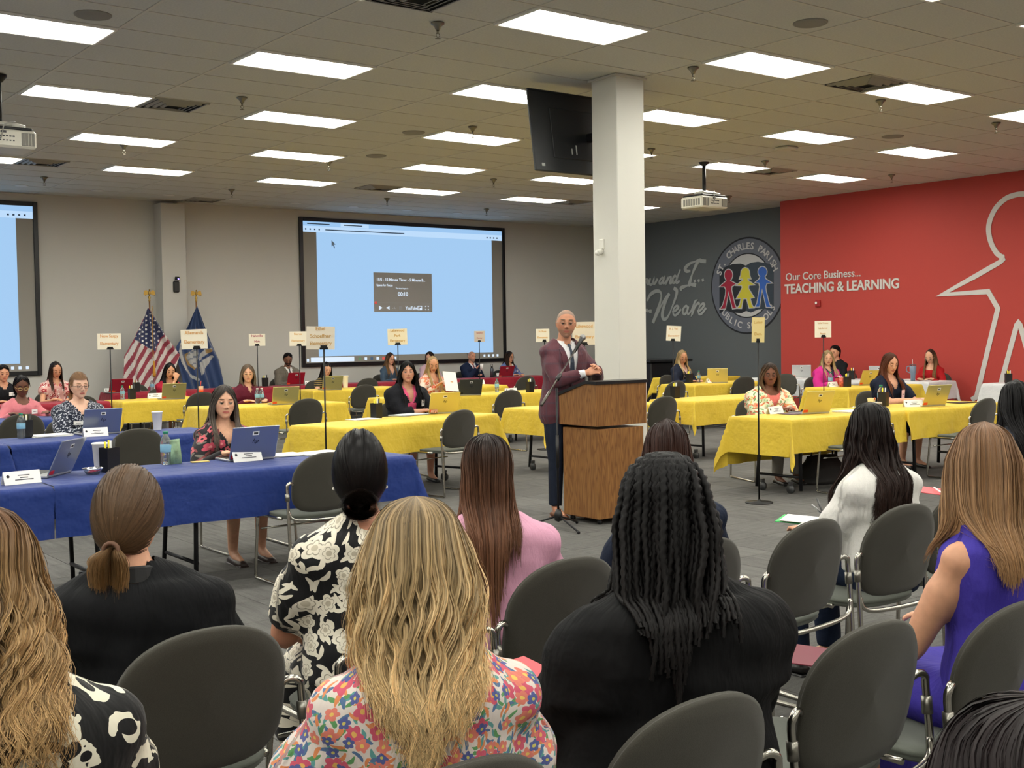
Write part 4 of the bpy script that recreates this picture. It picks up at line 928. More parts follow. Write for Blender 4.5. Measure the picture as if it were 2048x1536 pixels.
# sign stands
easel = mat('stand_black', '141414', .45, .3)
SG = [(651, 903, 9.25, (616, 651, 671, 699), 'large', ['Ethel', 'Schoeffner', 'Elementary'], 'c49a4e', 'tall sign stand with the large three-line card before the big screen', 3)]
def sign(px_pole, X, Y, box, lines, col, label, tilt=0., paper='ece4cf', floor_z=0., base=True):
    'X,Y: where the pole stands; box: x0,y0,x1,y1 of the card in the photograph'
    X = Y*math.tan(YAW+math.atan((px_pole-1024)/FPX)); k = pix(X, Y, 1.6)[2]; w = (box[2]-box[0])*k/FPX; zc = lambda py: CAMH+((674.5-.01523*(px_pole-1024))-py)*k/FPX
    z0, z1 = zc(box[3]), zc(box[1]); h = z1-z0; rz = -math.atan2(X, Y); t = thing('sign_stand', label, 'sign', (X, Y, 0), rz)
    t['group'] = 'sign stands'
    if base: MB().lathe([(0, 0), (.125, 0), (.125, .012), (.02, .022), (.012, .04), (0, .04)], seg=28).build('base', easel, t)
    MB().cyl((0, 0, .02), (0, 0, z0+.01), .0075, seg=10).build('pole', easel, t)
    b = MB(); b.box((0, 0, z0+.008), (w*.3, .02, .018), b=.003); b.box((0, -.008, z0+.02), (w*.24, .004, .03)); b.build('clip', easel, t)
    b = MB(); b.box((0, 0, z0+h/2), (w, .003, h), R=Matrix.Rotation(tilt, 3, 'Y')); b.V[-1] += (((box[0]+box[2])/2-px_pole)*k/FPX, 0, 0)
    off = ((box[0]+box[2])/2-px_pole)*k/FPX; cd = b.build('card', mat('card_'+paper, paper, .35, coat=.5), t)
    n = len(lines); fs_ = min(h/(n+.3)*1.05, w*1.85/max(len(l) for l in lines))
    for i, l in enumerate(lines): b = text_mb(MB(), l, fs_, (off, -.003, z0+h*(n-i-.38)/(n+.15)), th=.001, align='CENTER', bold=fs_*.02, sx=.92); b.build('text_line', mat('sign_ink_'+col, col, .6), t)
    return t
sign(222, 4.95, 15.9, (198, 666, 243, 698), ['New Sarpy', 'Elementary'], 'd79a58', 'black sign stand with a cream card left of the striped flag')
sign(395, 5.15, 12.5, (365, 658, 416, 697), ['Allemands', 'Elementary'], 'd9a15c', 'black sign stand with a cream card in front of the dark blue flag', -.03)
sign(516, 9.05, 18.95, (500, 667, 532, 691), ['Hahnville', 'High'], 'a33a4c', 'black sign stand with dark red lettering beside the grey bobbed woman')
sign(600, 7.85, 15.9, (581, 662, 615, 691), ['Norco', 'Elementary'], 'd9a95c', 'black sign stand with a cream card at the left edge of the large screen')
sign(649, 4.93, 9.05, (615, 652, 671, 698), ['Ethel', 'Schoeffner', 'Elementary'], 'bd9350', 'tall black sign stand with the largest, three-line card', .03, 'ddd3bf')
sign(797, 9.15, 14.75, (777, 657, 816, 689), ['Lakewood', 'Park', 'Elementary'], 'c79f56', 'black sign stand with a glossy card low in front of the large screen', -.02, 'e6dcc0')
sign(960, 13.45, 18.95, (950, 661, 971, 683), ['Satellite', 'Center'], 'b35a50', 'black sign stand with a small card at the right end of the large screen', 0, 'd9cbb9')
sign(1090, 9.6, 12.6, (1073, 657, 1100, 683), ['St. Rose', 'Elementary'], 'd9a95c', 'black sign stand with a cream card just left of the speaker')
sign(1170, 9.35, 11.2, (1146, 643, 1194, 689), ['Lakewood', 'Elementary'], 'cf9f5a', 'black sign stand with a card behind the speaker shoulder', 0, 'd8cfbd')
sign(1347, 13.55, 13.15, (1334, 651, 1363, 681), ['R. J. Vial', 'Elementary'], 'd0a060', 'black sign stand with a tilted card before the charcoal wall', .06)
sign(1517, 8.33, 7.18, (1505, 634, 1530, 684), ['Luling', 'Elem.'], 'c99e4c', 'tall sign stand with a narrow card before the round emblem', .03, 'e4cf8e')
sign(1648, 13.75, 10.35, (1631, 641, 1663, 674), ['Little Virtues', 'Lab School', 'Boutte'], 'cf9a55', 'black sign stand with a cream card in front of the red wall')
# papers, bowl, snack and other small things
def paper(px, py, w, d, rz, label, n=2, m=WHITE, cat='papers', name='paper_stack', z=TZ+.003):
    x, y = tat(px, py); b = MB(); r = random.Random(int(px))
    t = thing(name, label, cat, (x, y, z), rz)
    for k in range(n):
        b = MB(); a = r.uniform(-.15, .15); b.box((0, 0, .0015+.003*k), (w, d, .0022), R=Matrix.Rotation(a, 3, 'Z')); b.build('sheet', m, t)
    return t
paper(640, 908, .3, .22, .1, 'spread white papers at the right end of the front blue table', 4); paper(560, 912, .3, .22, -.1, 'white papers between the laptop and the empty chair', 3); paper(100, 873, .33, .24, .1, 'stack of white papers beside the teal labelled bottle', 5); paper(65, 946, .28, .2, -.6, 'white sheet under the nearest laptop', 2)
paper(790, 830, .4, .22, .2, 'leaflets spread before the hot pink blouse woman', 4, mat('leaflet', 'c7d0d6', .6)); paper(650, 836, .3, .2, .1, 'pale paper at the left end of the turned yellow table', 2); paper(1705, 824, .34, .24, -.2, 'white papers on a black folder beside the floral blazer woman', 4); paper(1590, 828, .3, .2, 0, 'dark folder under the hands of the floral blazer woman', 2, mat('folder_plum', '6a5560', .6), 'folder', 'folder')
paper(1925, 806, .3, .2, -.1, 'black notebook right of the last laptop', 2, BLACK, 'notebook', 'notebook'); paper(925, 790, .3, .2, 0, 'white papers beside the dark laptop', 3); paper(620, 767, .3, .15, 0, 'white papers on the red cloth by the suited man', 2); paper(240, 781, .3, .15, 0, 'white papers on the red cloth below the flags', 2); paper(1875, 757, .3, .4, 0, 'open papers before the red sweater woman', 3); paper(1590, 756, .2, .2, 0, 'white paper at the far end of the white table', 1); paper(400, 925, .12, .06, -.1, 'small yellow note pad before the dark floral woman', 2, mat('note_yellow', 'd8c070', .6), 'note pad', 'note_pad')
t = thing('candy_bowl', 'clear plastic bowl of red candy beside the foam cup', 'bowl', (*tat(186, 950), TZ+.003))
MB().lathe([(0, 0), (.035, 0), (.045, .01), (.062, .04), (.066, .042), (.06, .036), (.042, .008), (0, .004)], seg=20).build('bowl', clear('bowl_plastic', 'e8eef0'), t)
b = MB(); r = random.Random(2)
for k in range(16): b.box((r.uniform(-.03, .03), r.uniform(-.03, .03), .012+r.random()*.02), (.022, .016, .008), b=.002, R=Matrix.Rotation(r.random()*3, 3, 'Z'))
tag(b.build('candy', mat('candy_red', 'b3122b', .3), t), kind='stuff')
t = thing('juice_carton', 'colourful snack pouch behind the green capped bottle', 'snack', (*tat(318, 922), TZ+.003), .4)
MB().loft([[(x*q, y*p_, z) for x, y in ((-.045, -.02), (.045, -.02), (.045, .02), (-.045, .02))] for z, q, p_ in ((0, 1, 1), (.08, .95, .8), (.15, 1, .15), (.165, 1, .1))]).build('pouch', mat('pouch_print', '8fae8a', .4, noise=.5, nscale=18), t)
t = thing('snack_can', 'red and white striped snack tube beside the magenta blazer woman', 'snack', (*tat(1683, 774), TZ+.003)); MB().lathe([(0, 0), (.035, 0), (.035, .14), (0, .14)], seg=18).build('tube', mat('tube_print', 'c0584a', .4, noise=.6, nscale=30), t); MB().lathe([(.0, .14), (.037, .14), (.037, .15), (0, .15)], seg=18).build('lid', WHITE, t)
t = thing('soft_drink', 'red drink cup beside the striped snack tube', 'cup', (*tat(1674, 773), TZ+.003)); MB().lathe([(0, 0), (.028, 0), (.036, .13), (0, .13)], seg=16).build('cup_body', mat('cup_red', 'b02a26', .4), t); MB().lathe([(0, .13), (.038, .13), (.038, .14), (0, .142)], seg=16).build('lid', BLACK, t)
t = thing('travel_tumbler', 'tall blue grey handled tumbler beside the red sweater woman', 'tumbler', (17.0, 11.4, TZ+.003)); tm = mat('tumbler_blue', '76879a', .4)
MB().lathe([(0, 0), (.037, 0), (.038, .11), (.05, .14), (.052, .25), (0, .25)], seg=20).build('vessel', tm, t); MB().lathe([(0, .25), (.053, .25), (.053, .27), (0, .272)], seg=20).build('lid', clear('lid_clear', 'c8d0d4', .2), t); MB().tube(bez([(0, .05, .24), (0, .11, .23), (0, .115, .16), (0, .05, .13)], 5), .008, seg=8).build('handle', tm, t); MB().cyl((0, 0, .26), (0, .01, .36), .004, seg=6).build('straw', WHITE, t)
t = thing('steel_flask', 'grey steel flask on the red cloth by the blue blazer woman', 'flask', (14.4, 19.55, TZ+.003)); MB().lathe([(0, 0), (.036, 0), (.037, .17), (.02, .2), (0, .2)], seg=18).build('body', mat('flask_steel', '5c6066', .35, .6), t); MB().lathe([(0, .2), (.022, .2), (.022, .23), (0, .23)], seg=12).build('cap', BLACK, t); MB().tube(bez([(-.02, 0, .23), (-.02, 0, .265), (.02, 0, .265), (.02, 0, .23)], 4), .004, seg=6).build('loop', BLACK, t)
t = thing('iced_coffee', 'iced coffee cup with orange band behind the red dressed woman laptop', 'cup', (7.05, 17.0, TZ+.003)); MB().lathe([(0, 0), (.03, 0), (.042, .15), (0, .15)], seg=16).build('cup_body', mat('coffee_cup', 'c9a27c', .3), t); MB().lathe([(.0365, .06), (.0372, .06), (.0405, .1), (.04, .1)], seg=16).build('band', tagm, t); MB().cyl((0, 0, .15), (.01, 0, .23), .004, seg=6).build('straw', tagm, t)
t = thing('gift_box', 'cream folded box with an orange sticker beside the aqua labelled bottle', 'box', (*tat(1735, 813), TZ+.003), .3); MB().loft([[(x*q, y*q, z) for x, y in ((-.035, -.03), (.035, -.03), (.035, .03), (-.035, .03))] for z, q in ((0, .8), (.09, 1.15))], smooth=False).build('carton', mat('cream_card', 'efe3b0', .6), t); MB().box((0, -.036, .085), (.02, .004, .025)).build('sticker', tagm, t)
t = thing('tissue_box', 'small grey and white box beside the black pen holder', 'box', (*tat(1752, 816), TZ+.003), .1); MB().box((0, 0, .03), (.12, .08, .06), b=.004).build('carton', mat('box_grey', 'b9b5ae', .6), t); MB().box((0, -.041, .03), (.09, .003, .02)).build('print', BLACK, t)
# bags on the floor
def bag(loc, size, c, label, rz=0.):
    t = thing('bag', label, 'bag', loc, rz); m = mat('bag_'+c, c, .7, noise=.2, nscale=8, bump=.6, bscale=14); sx, sy, sz = size
    rg = []
    for k in range(9):
        z = sz*k/8; q = 1.0-.35*(k/8)**2+.06*math.sin(k*1.7); p_ = 1-.55*(k/8)**1.5; rg.append([(sx/2*q*sq(math.cos(a), 3)+.012*math.sin(a*5+k), sy/2*p_*sq(math.sin(a), 3), z) for a in np.linspace(0, 2*PI, 24, endpoint=False)])
    MB().loft(rg).build('bag_body', m, t); MB().tube(bez([(-sx*.3, 0, sz*.95), (-sx*.22, 0, sz*1.35), (sx*.22, 0, sz*1.35), (sx*.3, 0, sz*.95)], 6), .009, seg=6).build('strap', m, t)
bag((1.75, 5.55, 0), (.42, .26, .24), '17191c', 'black bag on the carpet left of the ponytailed woman', .5); bag((9.95, 7.75, 0), (.6, .35, .28), '1d1c1b', 'dark bag on the floor under the floral blazer woman table'); bag((6.1, 10.35, 0), (.35, .2, .22), '151516', 'black bag on the floor under the turned yellow table'); bag((2.6, 3.35, 0), (.3, .14, .3), 'c9b79a', 'cream bag hanging beside the pink blouse woman', .2); bag((2.75, 2.6, 0), (.26, .12, .3), '5e3327', 'brown leather handbag under the empty chair row')
bag((2.95, 2.2, 0), (.22, .16, .08), 'cdbf9b', 'cream pouch on the carpet in the front row')
# ---------------------------------------------------------------- people: helpers
def rotm(yaw=0, pitch=0, roll=0): return np.array((Matrix.Rotation(yaw, 3, 'Z')@Matrix.Rotation(pitch, 3, 'X')@Matrix.Rotation(roll, 3, 'Y')))
def remesh(mb, vx, it=3, fac=.5):
    o = mb.build('tmp', []); m = o.modifiers.new('r', 'REMESH'); m.mode = 'VOXEL'; m.voxel_size = vx; m.use_smooth_shade = True
    if it: s = o.modifiers.new('s', 'SMOOTH'); s.factor = fac; s.iterations = it
    dg = bpy.context.evaluated_depsgraph_get(); me = bpy.data.meshes.new_from_object(o.evaluated_get(dg))
    V = np.zeros(len(me.vertices)*3); me.vertices.foreach_get('co', V); L = np.zeros(len(me.loops), np.int32); me.loops.foreach_get('vertex_index', L)
    n = np.zeros(len(me.polygons), np.int32); me.polygons.foreach_get('loop_total', n); old = o.data
    bpy.data.objects.remove(o); bpy.data.meshes.remove(old); bpy.data.meshes.remove(me)
    V = V.reshape(-1, 3)
    if (n == 4).all(): F = L.reshape(-1, 4)
    else: F = [L[a:b] for a, b in zip(np.cumsum(n)-n, np.cumsum(n))]; F = np.array([list(f)+[f[0]]*(4-len(f)) for f in F if len(f) == 4])
    return V, F
def fast_mesh(name, V, F, mats, mi=None, smooth=True):
    me = bpy.data.meshes.new(name); V = np.asarray(V, np.float32); F = np.asarray(F, np.int32); nf, k = F.shape
    me.vertices.add(len(V)); me.vertices.foreach_set('co', V.ravel()); me.loops.add(nf*k); me.loops.foreach_set('vertex_index', F.ravel())
    me.polygons.add(nf); me.polygons.foreach_set('loop_start', np.arange(0, nf*k, k, dtype=np.int32)); me.polygons.foreach_set('loop_total', np.full(nf, k, np.int32))
    for m in mats: me.materials.append(m)
    if mi is not None: me.polygons.foreach_set('material_index', np.asarray(mi, np.int32))
    me.update(calc_edges=True); me.polygons.foreach_set('use_smooth', np.full(nf, smooth, bool)); return me
def mesh_obj(name, V, F, mats, parent, mi=None, attrs=None):
    if not isinstance(mats, (list, tuple)): mats = [mats]
    me = fast_mesh(name, V, F, mats, mi)
    for k, a in (attrs or {}).items():
        a = np.asarray(a, np.float32)
        if a.ndim == 1: at_ = me.attributes.new(k, 'FLOAT', 'POINT'); at_.data.foreach_set('value', a)
        else: at_ = me.attributes.new(k, 'FLOAT_VECTOR', 'POINT'); at_.data.foreach_set('vector', a.ravel())
    o = bpy.data.objects.new(name, me); C.objects.link(o); o.parent = parent; return o
G_ = lambda v, c, s: np.exp(-((v-c)/s)**2)
def head_grid(nu, nv, male=False, wide=1.):
    t = np.linspace(-PI, PI, nu, endpoint=False); th = t-.45*np.sin(t); ph = np.linspace(0, PI, nv)[1:-1]; ph = ph+.0*ph
    T_, P_ = np.meshgrid(th, ph); d = np.stack([np.sin(P_)*np.sin(T_), -np.sin(P_)*np.cos(T_), np.cos(P_)], -1).reshape(-1, 3)
    d = np.vstack([[0, 0, 1], d, [0, 0, -1]]); x = .0765*d[:, 0]*wide; y = np.where(d[:, 1] > 0, .1, .09)*d[:, 1]; z = np.where(d[:, 2] > 0, .118, .113)*d[:, 2]
    k = np.clip(-z/.118, 0, 1); x = x*(1-(.24 if male else .28)*k**1.7); y = np.where(y > 0, y*(1-.5*k), y*(1-.08*k)); y = y-.05*k**2.4
    front = np.clip(-d[:, 1]*2.2-.25, 0, 1); y = np.where(y < -.058, -.058+(y+.058)*.78, y)
    ax = np.abs(x); nm = 1.15 if male else 1.
    ridge = np.interp(z, [-.043, -.034, -.026, -.01, .012, .022], [0, .015, .0235, .015, .005, 0])*nm
    dy = ridge*G_(x, 0, .0095+.004*G_(z, -.03, .012)) + .0075*G_(ax, .0115, .006)*G_(z, -.032, .007)
    dy += -.010*G_(ax, .031, .0155)*G_(z, .006, .012) + (.006 if male else .003)*G_(ax, .026, .022)*G_(z, .031, .008)+.0045*G_(ax, .045, .018)*G_(z, -.02, .02)
    dy += .0065*G_(x, 0, .022)*G_(z, -.062, .012) - .0045*G_(x, 0, .021)*G_(z, -.062, .0028)-.002*G_(x, 0, .02)*G_(z, -.077, .005)+.006*G_(x, 0, .02)*G_(z, -.1, .014)
    y = y-dy*front; z = np.where(z > .06, .06+(z-.06)*(.8 if male else .97), z); V = np.stack([x, y, z], -1); n = nv-2; F = []
    a = 1+np.arange(n-1)[:, None]*nu+np.arange(nu)[None]; b_ = 1+np.arange(n-1)[:, None]*nu+(np.arange(nu)[None]+1) % nu
    Q = np.stack([a, a+nu, b_+nu, b_], -1).reshape(-1, 4); j = np.arange(nu); top = np.stack([np.zeros(nu, int), 1+j, 1+(j+1) % nu, np.zeros(nu, int)], -1)
    c0 = 1+(n-1)*nu; bot = np.stack([c0+j, np.full(nu, len(V)-1), c0+(j+1) % nu, c0+j], -1)
    Q3 = [[0, 1+i, 1+(i+1) % nu] for i in range(0)]
    return V, Q, (top[:, :3], bot[:, :3])
HG = {}
def hand_template(curl, vx, side):
    k = (curl, vx, side)
    if k in HG: return HG[k]
    b = MB(); b.sph((0, -.045, 0), (.04, .05, .0145), nu=14, nv=10); b.tube([(0, .03, .002), (0, 0, .001), (0, -.03, 0)], [.026, .025, .028], seg=10, flat=(1.15, .8))
    for i, (bx, L) in enumerate(((-.031, .064), (-.0105, .076), (.0105, .072), (.03, .056))):
        p = np.array([bx*side, -.082+abs(bx)*.15, 0]); a = -.05; pts = [p+np.array([0, .02, 0]), p]; sp = bx*side*2.2
        for s, c in ((.45, curl*.55), (.3, curl), (.25, curl*.8)): a -= c; p = p+L*s*np.array([sp*.25, -math.cos(a), math.sin(a)]); pts.append(p)
        b.tube(pts, [.0095, .0092, .0085, .0078, .0065], seg=8); b.sph(pts[-1], .0066, nu=8, nv=6)
    s = -side; pts = [(s*.022, -.02, -.004), (s*.042, -.045, -.009), (s*.05, -.07, -.012-curl*.01), (s*.048, -.09, -.014-curl*.02)]; b.tube(pts, [.0125, .0115, .0095, .0075], seg=8); b.sph(pts[-1], .0078, nu=8, nv=6)
    HG[k] = remesh(b, vx, 1); return HG[k]
_sk = {}
def skin_mat(name, col, lip='a5574d', brow='4a3424', beard=None, beardz=-.03, crop=None):
    n = NT('skin_'+name); hl = n.attr('hl').outputs['Vector']; s = n.sep(hl); x, y, z = s.outputs
    ax = n.math('ABSOLUTE', x); pos = n.coords(); c = lin(col)
    f = n.noise(pos, 40, 3).outputs[0]; base = n.mix(n.ramp(f, .3, .7), tuple(v*.93 for v in c[:3])+(1,), tuple(min(1, v*1.06) for v in c[:3])+(1,))
    def ell(xx, cx, rx, cz, rz, soft=False):
        a = n.math('DIVIDE', n.math('SUBTRACT', xx, cx), rx); b = n.math('DIVIDE', n.math('SUBTRACT', z, cz), rz)
        q = n.math('ADD', n.math('MULTIPLY', a, a), n.math('MULTIPLY', b, b)); return n.math('SUBTRACT', 1., q, clamp=True) if soft else n.math('MULTIPLY', n.math('SUBTRACT', 1.15, q), 4., clamp=True)
    fr = n.math('LESS_THAN', y, -.03)
    base = n.mix(n.math('MULTIPLY', n.math('MULTIPLY', ell(ax, .043, .025, -.025, .022, True), fr), .35), base, n.mix(.5, base, lin('c05a4a')))
    if beard: base = n.mix(n.math('MULTIPLY', n.math('MULTIPLY', n.ramp(z, beardz+.012, beardz-.012), n.math('GREATER_THAN', n.math('ADD', n.math('MULTIPLY', G0(n, x, z), 1.), 0.), .5)), .92), base, lin(beard))
    if crop: base = n.mix(n.math('MULTIPLY', n.math('MULTIPLY', n.math('GREATER_THAN', n.math('ADD', n.math('MULTIPLY', y, .85), n.math('MULTIPLY', z, .55)), -.012), n.math('MULTIPLY', n.math('LESS_THAN', z, 1.), n.math('GREATER_THAN', z, -.035))), n.math('MULTIPLY', n.ramp(n.noise(pos, 300, 2).outputs[0], .1, .6), n.ramp(z, .16, .085))), base, lin(crop))
    base = n.mix(n.math('MULTIPLY', ell(x, 0, .024, -.062, .0085), fr), base, lin(lip))
    base = n.mix(n.math('MULTIPLY', n.math('MULTIPLY', ell(ax, .031, .018, .03, .0042), fr), 1.), base, lin(brow))
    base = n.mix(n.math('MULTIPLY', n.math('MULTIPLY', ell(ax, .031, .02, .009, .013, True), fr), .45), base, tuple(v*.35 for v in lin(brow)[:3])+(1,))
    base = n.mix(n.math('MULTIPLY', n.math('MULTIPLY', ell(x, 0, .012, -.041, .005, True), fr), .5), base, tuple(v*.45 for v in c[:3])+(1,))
    base = n.mix(n.math('MULTIPLY', ell(ax, .0075, .0035, -.038, .0028), fr), base, lin('3a1d18'))
    n.base(base); n.rough(.5); n.b.inputs['Specular IOR Level'].default_value = .35; n.b.inputs['Subsurface Weight'].default_value = .08
    n.b.inputs['Subsurface Radius'].default_value = (.02, .008, .004); n.b.inputs['Subsurface Scale'].default_value = .4; return n.m
def G0(n, x, z):
    'beard keeps clear of the lips'
    a = n.math('DIVIDE', x, .021); b = n.math('DIVIDE', n.math('ADD', z, .064), .010); return n.math('GREATER_THAN', n.math('ADD', n.math('MULTIPLY', a, a), n.math('MULTIPLY', b, b)), 1.)
def hair_mat(name, root, tip, gloss=.38, streak=.35):
    n = NT('hair_'+name); t = n.attr('ht').outputs['Fac']; r = n.attr('hr').outputs['Fac']
    c = n.mix(n.ramp(t, .15, .85), lin(root), lin(tip)); v = n.math('SUBTRACT', r, .5)
    hi = n.mix(1., c, (1+streak*1.3,)*3+(1,), 'MULTIPLY'); lo = n.mix(1., c, (1-streak*.8,)*3+(1,), 'MULTIPLY')
    n.base(n.mix(r, lo, hi)); n.rough(gloss+.1); n.b.inputs['Specular IOR Level'].default_value = .28 if sum(lin(root)[:3]) > .12 else .16; return n.m
def ribbons(P, W, width, ht, hr):
    'P: (N,K,3) strand points, W: (N,K,3) width directions'
    N, K, _ = P.shape; w = width[:, :, None] if np.ndim(width) == 2 else width
    A = P-W*w/2; B = P+W*w/2; V = np.stack([A, B], 2).reshape(-1, 3)
    i = np.arange(N)[:, None]*K*2+np.arange(K-1)[None]*2; F = np.stack([i, i+1, i+3, i+2], -1).reshape(-1, 4)
    return V, F, np.repeat(ht.reshape(-1), 2), np.repeat(np.repeat(hr, K), 2)
def ropes(P, r, seg=6, twist=150., bulge=.3):
    N, K, _ = P.shape; T = np.gradient(P, axis=1); T /= np.linalg.norm(T, axis=2)[..., None]+1e-9
    up = np.array([.3, .2, .9]); A = np.cross(T, up); A /= np.linalg.norm(A, axis=2)[..., None]+1e-9; B = np.cross(T, A)
    s = np.cumsum(np.linalg.norm(np.diff(P, axis=1, prepend=P[:, :1]), axis=2), 1); a = np.linspace(0, 2*PI, seg, endpoint=False)
    ang = a[None, None]+0*s[..., None]; rad = r[..., None]*(1+bulge*np.cos(2*(ang-s[..., None]*twist)))
    V = P[:, :, None]+rad[..., None]*(np.cos(ang)[..., None]*A[:, :, None]+np.sin(ang)[..., None]*B[:, :, None]); V = V.reshape(-1, 3)
    base = (np.arange(N)[:, None, None]*K+np.arange(K-1)[None, :, None])*seg; j = np.arange(seg)[None, None]; j2 = (j+1) % seg
    F = np.stack([base+j, base+j2, base+seg+j2, base+seg+j], -1).reshape(-1, 4); return V, F
def envelope_hair(o, hc, Ry, mt, st, far, push=None):
    'hair flowing from the crown over the skull and down an envelope; o: person root, hc: head centre'
    prof = np.array(st['prof'], float); prof = prof[np.argsort(-prof[:, 0])]; zt = prof[0, 0]
    al = np.array(st.get('open', [(.13, 0), (.1, 5), (.075, 35), (.05, 52), (0, 66), (-.1, 70), (-.3, 75)]), float); al = al[np.argsort(al[:, 0])]
    f = lambda dz, c: np.interp(-dz, -prof[:, 0], prof[:, c]); fa = lambda dz: np.radians(np.interp(dz, al[:, 0], al[:, 1]))
    N = int(st.get('n', 1800)*(1 if st.get('rope') else 1.3)) if not far else st.get('nf', 420); K = (min(st.get('k', 24), 44) if not st.get('rope') else st['k']) if not far else 12
    end = st['end']; jit = st.get('jit', .05); wave = st.get('wave', 0.); wl = st.get('wl', .12); curl = st.get('curl', 0.); ncl = st.get('clumps', 60); pull = st.get('pull', .6)
    r = np.random.default_rng(st.get('seed', 3)); ph0 = r.uniform(-PI, PI, N); lay = r.random(N)**1.5
    ev = end(ph0) if callable(end) else np.full(N, end); ez = ev+r.normal(0, jit, N)*(.4+.6*(ev < -.1))
    t = np.linspace(0, 1, K)[None]; tt = t**.9
    arc = t**1.35; z = zt-(zt-ez[:, None])*arc; z = np.where(arc < .25, zt-(zt-ez[:, None])*arc**1.25*.25**-.25, z) if st.get('soft') else z
    cl = np.floor((ph0+PI)/(2*PI)*ncl); cph = (cl+.5)/ncl*2*PI-PI; cr = r.random(ncl+1)[cl.astype(int)]; ck = r.random(ncl+1)[(cl.astype(int)*7) % ncl]
    phi = ph0[:, None]+(cph-ph0)[:, None]*pull*np.clip(tt*1.5-.2, 0, 1)
    phi = phi+r.normal(0, .03, (N, 1))*(0 if st.get('rope') else 1)
    phi = phi*(PI-fa(z))/PI; part = st.get('part', 0.)
    if part: phi = phi+part*np.exp(-((z-zt)/.05)**2)
    thick = 1-.09*lay[:, None]-.05*ck[:, None]*np.clip(tt*2, 0, 1)
    hw, hd, yc = f(z, 1), f(z, 2), f(z, 3)
    s = np.clip((zt-z)/wl, 0, 50); grow = np.clip((zt-z-.09)/.15, 0, 1)
    a = wave*grow*np.sin(2*PI*(s+cr[:, None]*1.7)); a2 = wave*.7*grow*np.cos(2*PI*(s+cr[:, None]*1.7))
    fr = curl*grow*np.sin(2*PI*(s*2.3+r.random(N)[:, None]*3)); fr2 = curl*grow*np.cos(2*PI*(s*2.3+r.random(N)[:, None]*3))
    stray = r.normal(0, .0025+.004*st.get('messy', .3), (N, 1))*np.clip(tt*2-.2, 0, 1); ph0_ = r.normal(0, .035, (N, 1))*(0 if st.get('rope') else 1)
    x = (hw*thick+a2+fr2+stray)*np.sin(phi)+(a+fr)*np.cos(phi); y = yc+(hd*thick+a2+fr2+stray)*np.cos(phi)-(a+fr)*np.sin(phi)
    P = np.stack([x, y, z], -1)
    Wd = np.stack([np.cos(phi), -np.sin(phi), np.zeros_like(phi)], -1); tw = r.normal(0, .6, (N, 1)); nrm = np.stack([np.sin(phi), np.cos(phi), np.zeros_like(phi)], -1)
    Wd = Wd*np.cos(tw)[..., None]+nrm*np.sin(tw)[..., None]
    wdt = st.get('w', .0035)*(2.6 if far else .8)*(1-.75*np.clip(tt*1.25-.25, 0, 1)**2)*np.clip(.35+tt*5, 0, 1)*np.ones((N, 1))
    P = P@Ry.T+hc; Wd = Wd@Ry.T
    if push:
        ex = (.002+.016*(1-lay))[:, None].repeat(K, 1).reshape(-1)
        for it in range(3 if far else 5):
            Q = push(P.reshape(-1, 3), ex*(0 if it else 1)).reshape(P.shape)
            if it < (2 if far else 4):
                for _ in range(2): Q[:, 1:-1] = Q[:, 1:-1]*.5+.25*(Q[:, :-2]+Q[:, 2:])
                m = np.clip(np.linalg.norm(Q-P, axis=2)/.01, 0, 1)[..., None]; 
                for _ in range(3): m[:, 1:-1] = np.maximum(m[:, 1:-1], .5*(m[:, :-2]+m[:, 2:]))
                P = P*(1-m)+Q*m
            else: P = Q
    if st.get('rope'):
        R0 = st['rope']*(1-.45*np.clip(tt*1.6-.6, 0, 1))*np.ones((N, 1)); V, F = ropes(P, R0); K6 = K*6
        return mesh_obj('hair', V, F, mt, o, attrs={'ht': np.repeat((tt*np.ones((N, 1))).reshape(-1), 6), 'hr': np.repeat(r.random(N), K6)})
    hr = np.clip(.5*cr+.5*r.random(N), 0, 1); V, F, ht, hrr = ribbons(P, Wd, wdt, tt*np.ones((N, 1)), hr)
    # solid underlayer
    nu = 48 if not far else 28; nz = 26 if not far else 16; zl = st.get('under', np.mean(ev)+.02)
    a = np.linspace(-PI, PI, nu); zz = zt-(zt-zl)*np.linspace(0.001, 1, nz)**1.15; A, Z = np.meshgrid(a, zz)
    if callable(end): Z = np.maximum(Z, end(A)); 
    PH = A*(PI-fa(Z))/PI; sc = .93; X = f(Z, 1)*sc*np.sin(PH); Y = f(Z, 3)+f(Z, 2)*sc*np.cos(PH); U = np.stack([X, Y, Z-.004], -1).reshape(-1, 3)@Ry.T+hc
    if push: U = push(U, .002)
    i = np.arange(nz-1)[:, None]*nu+np.arange(nu-1)[None]; FU = np.stack([i, i+nu, i+nu+1, i+1], -1).reshape(-1, 4)
    V2 = np.vstack([V, U-np.array([0, 0, .004])]); F2 = np.vstack([F, FU+len(V)]); ht2 = np.concatenate([ht, np.clip((zt-Z.reshape(-1))/(zt-np.mean(ev)), 0, 1)]); hr2 = np.concatenate([hrr, np.full(len(U), .3)])
    return mesh_obj('hair', V2, F2, mt, o, attrs={'ht': ht2, 'hr': hr2})
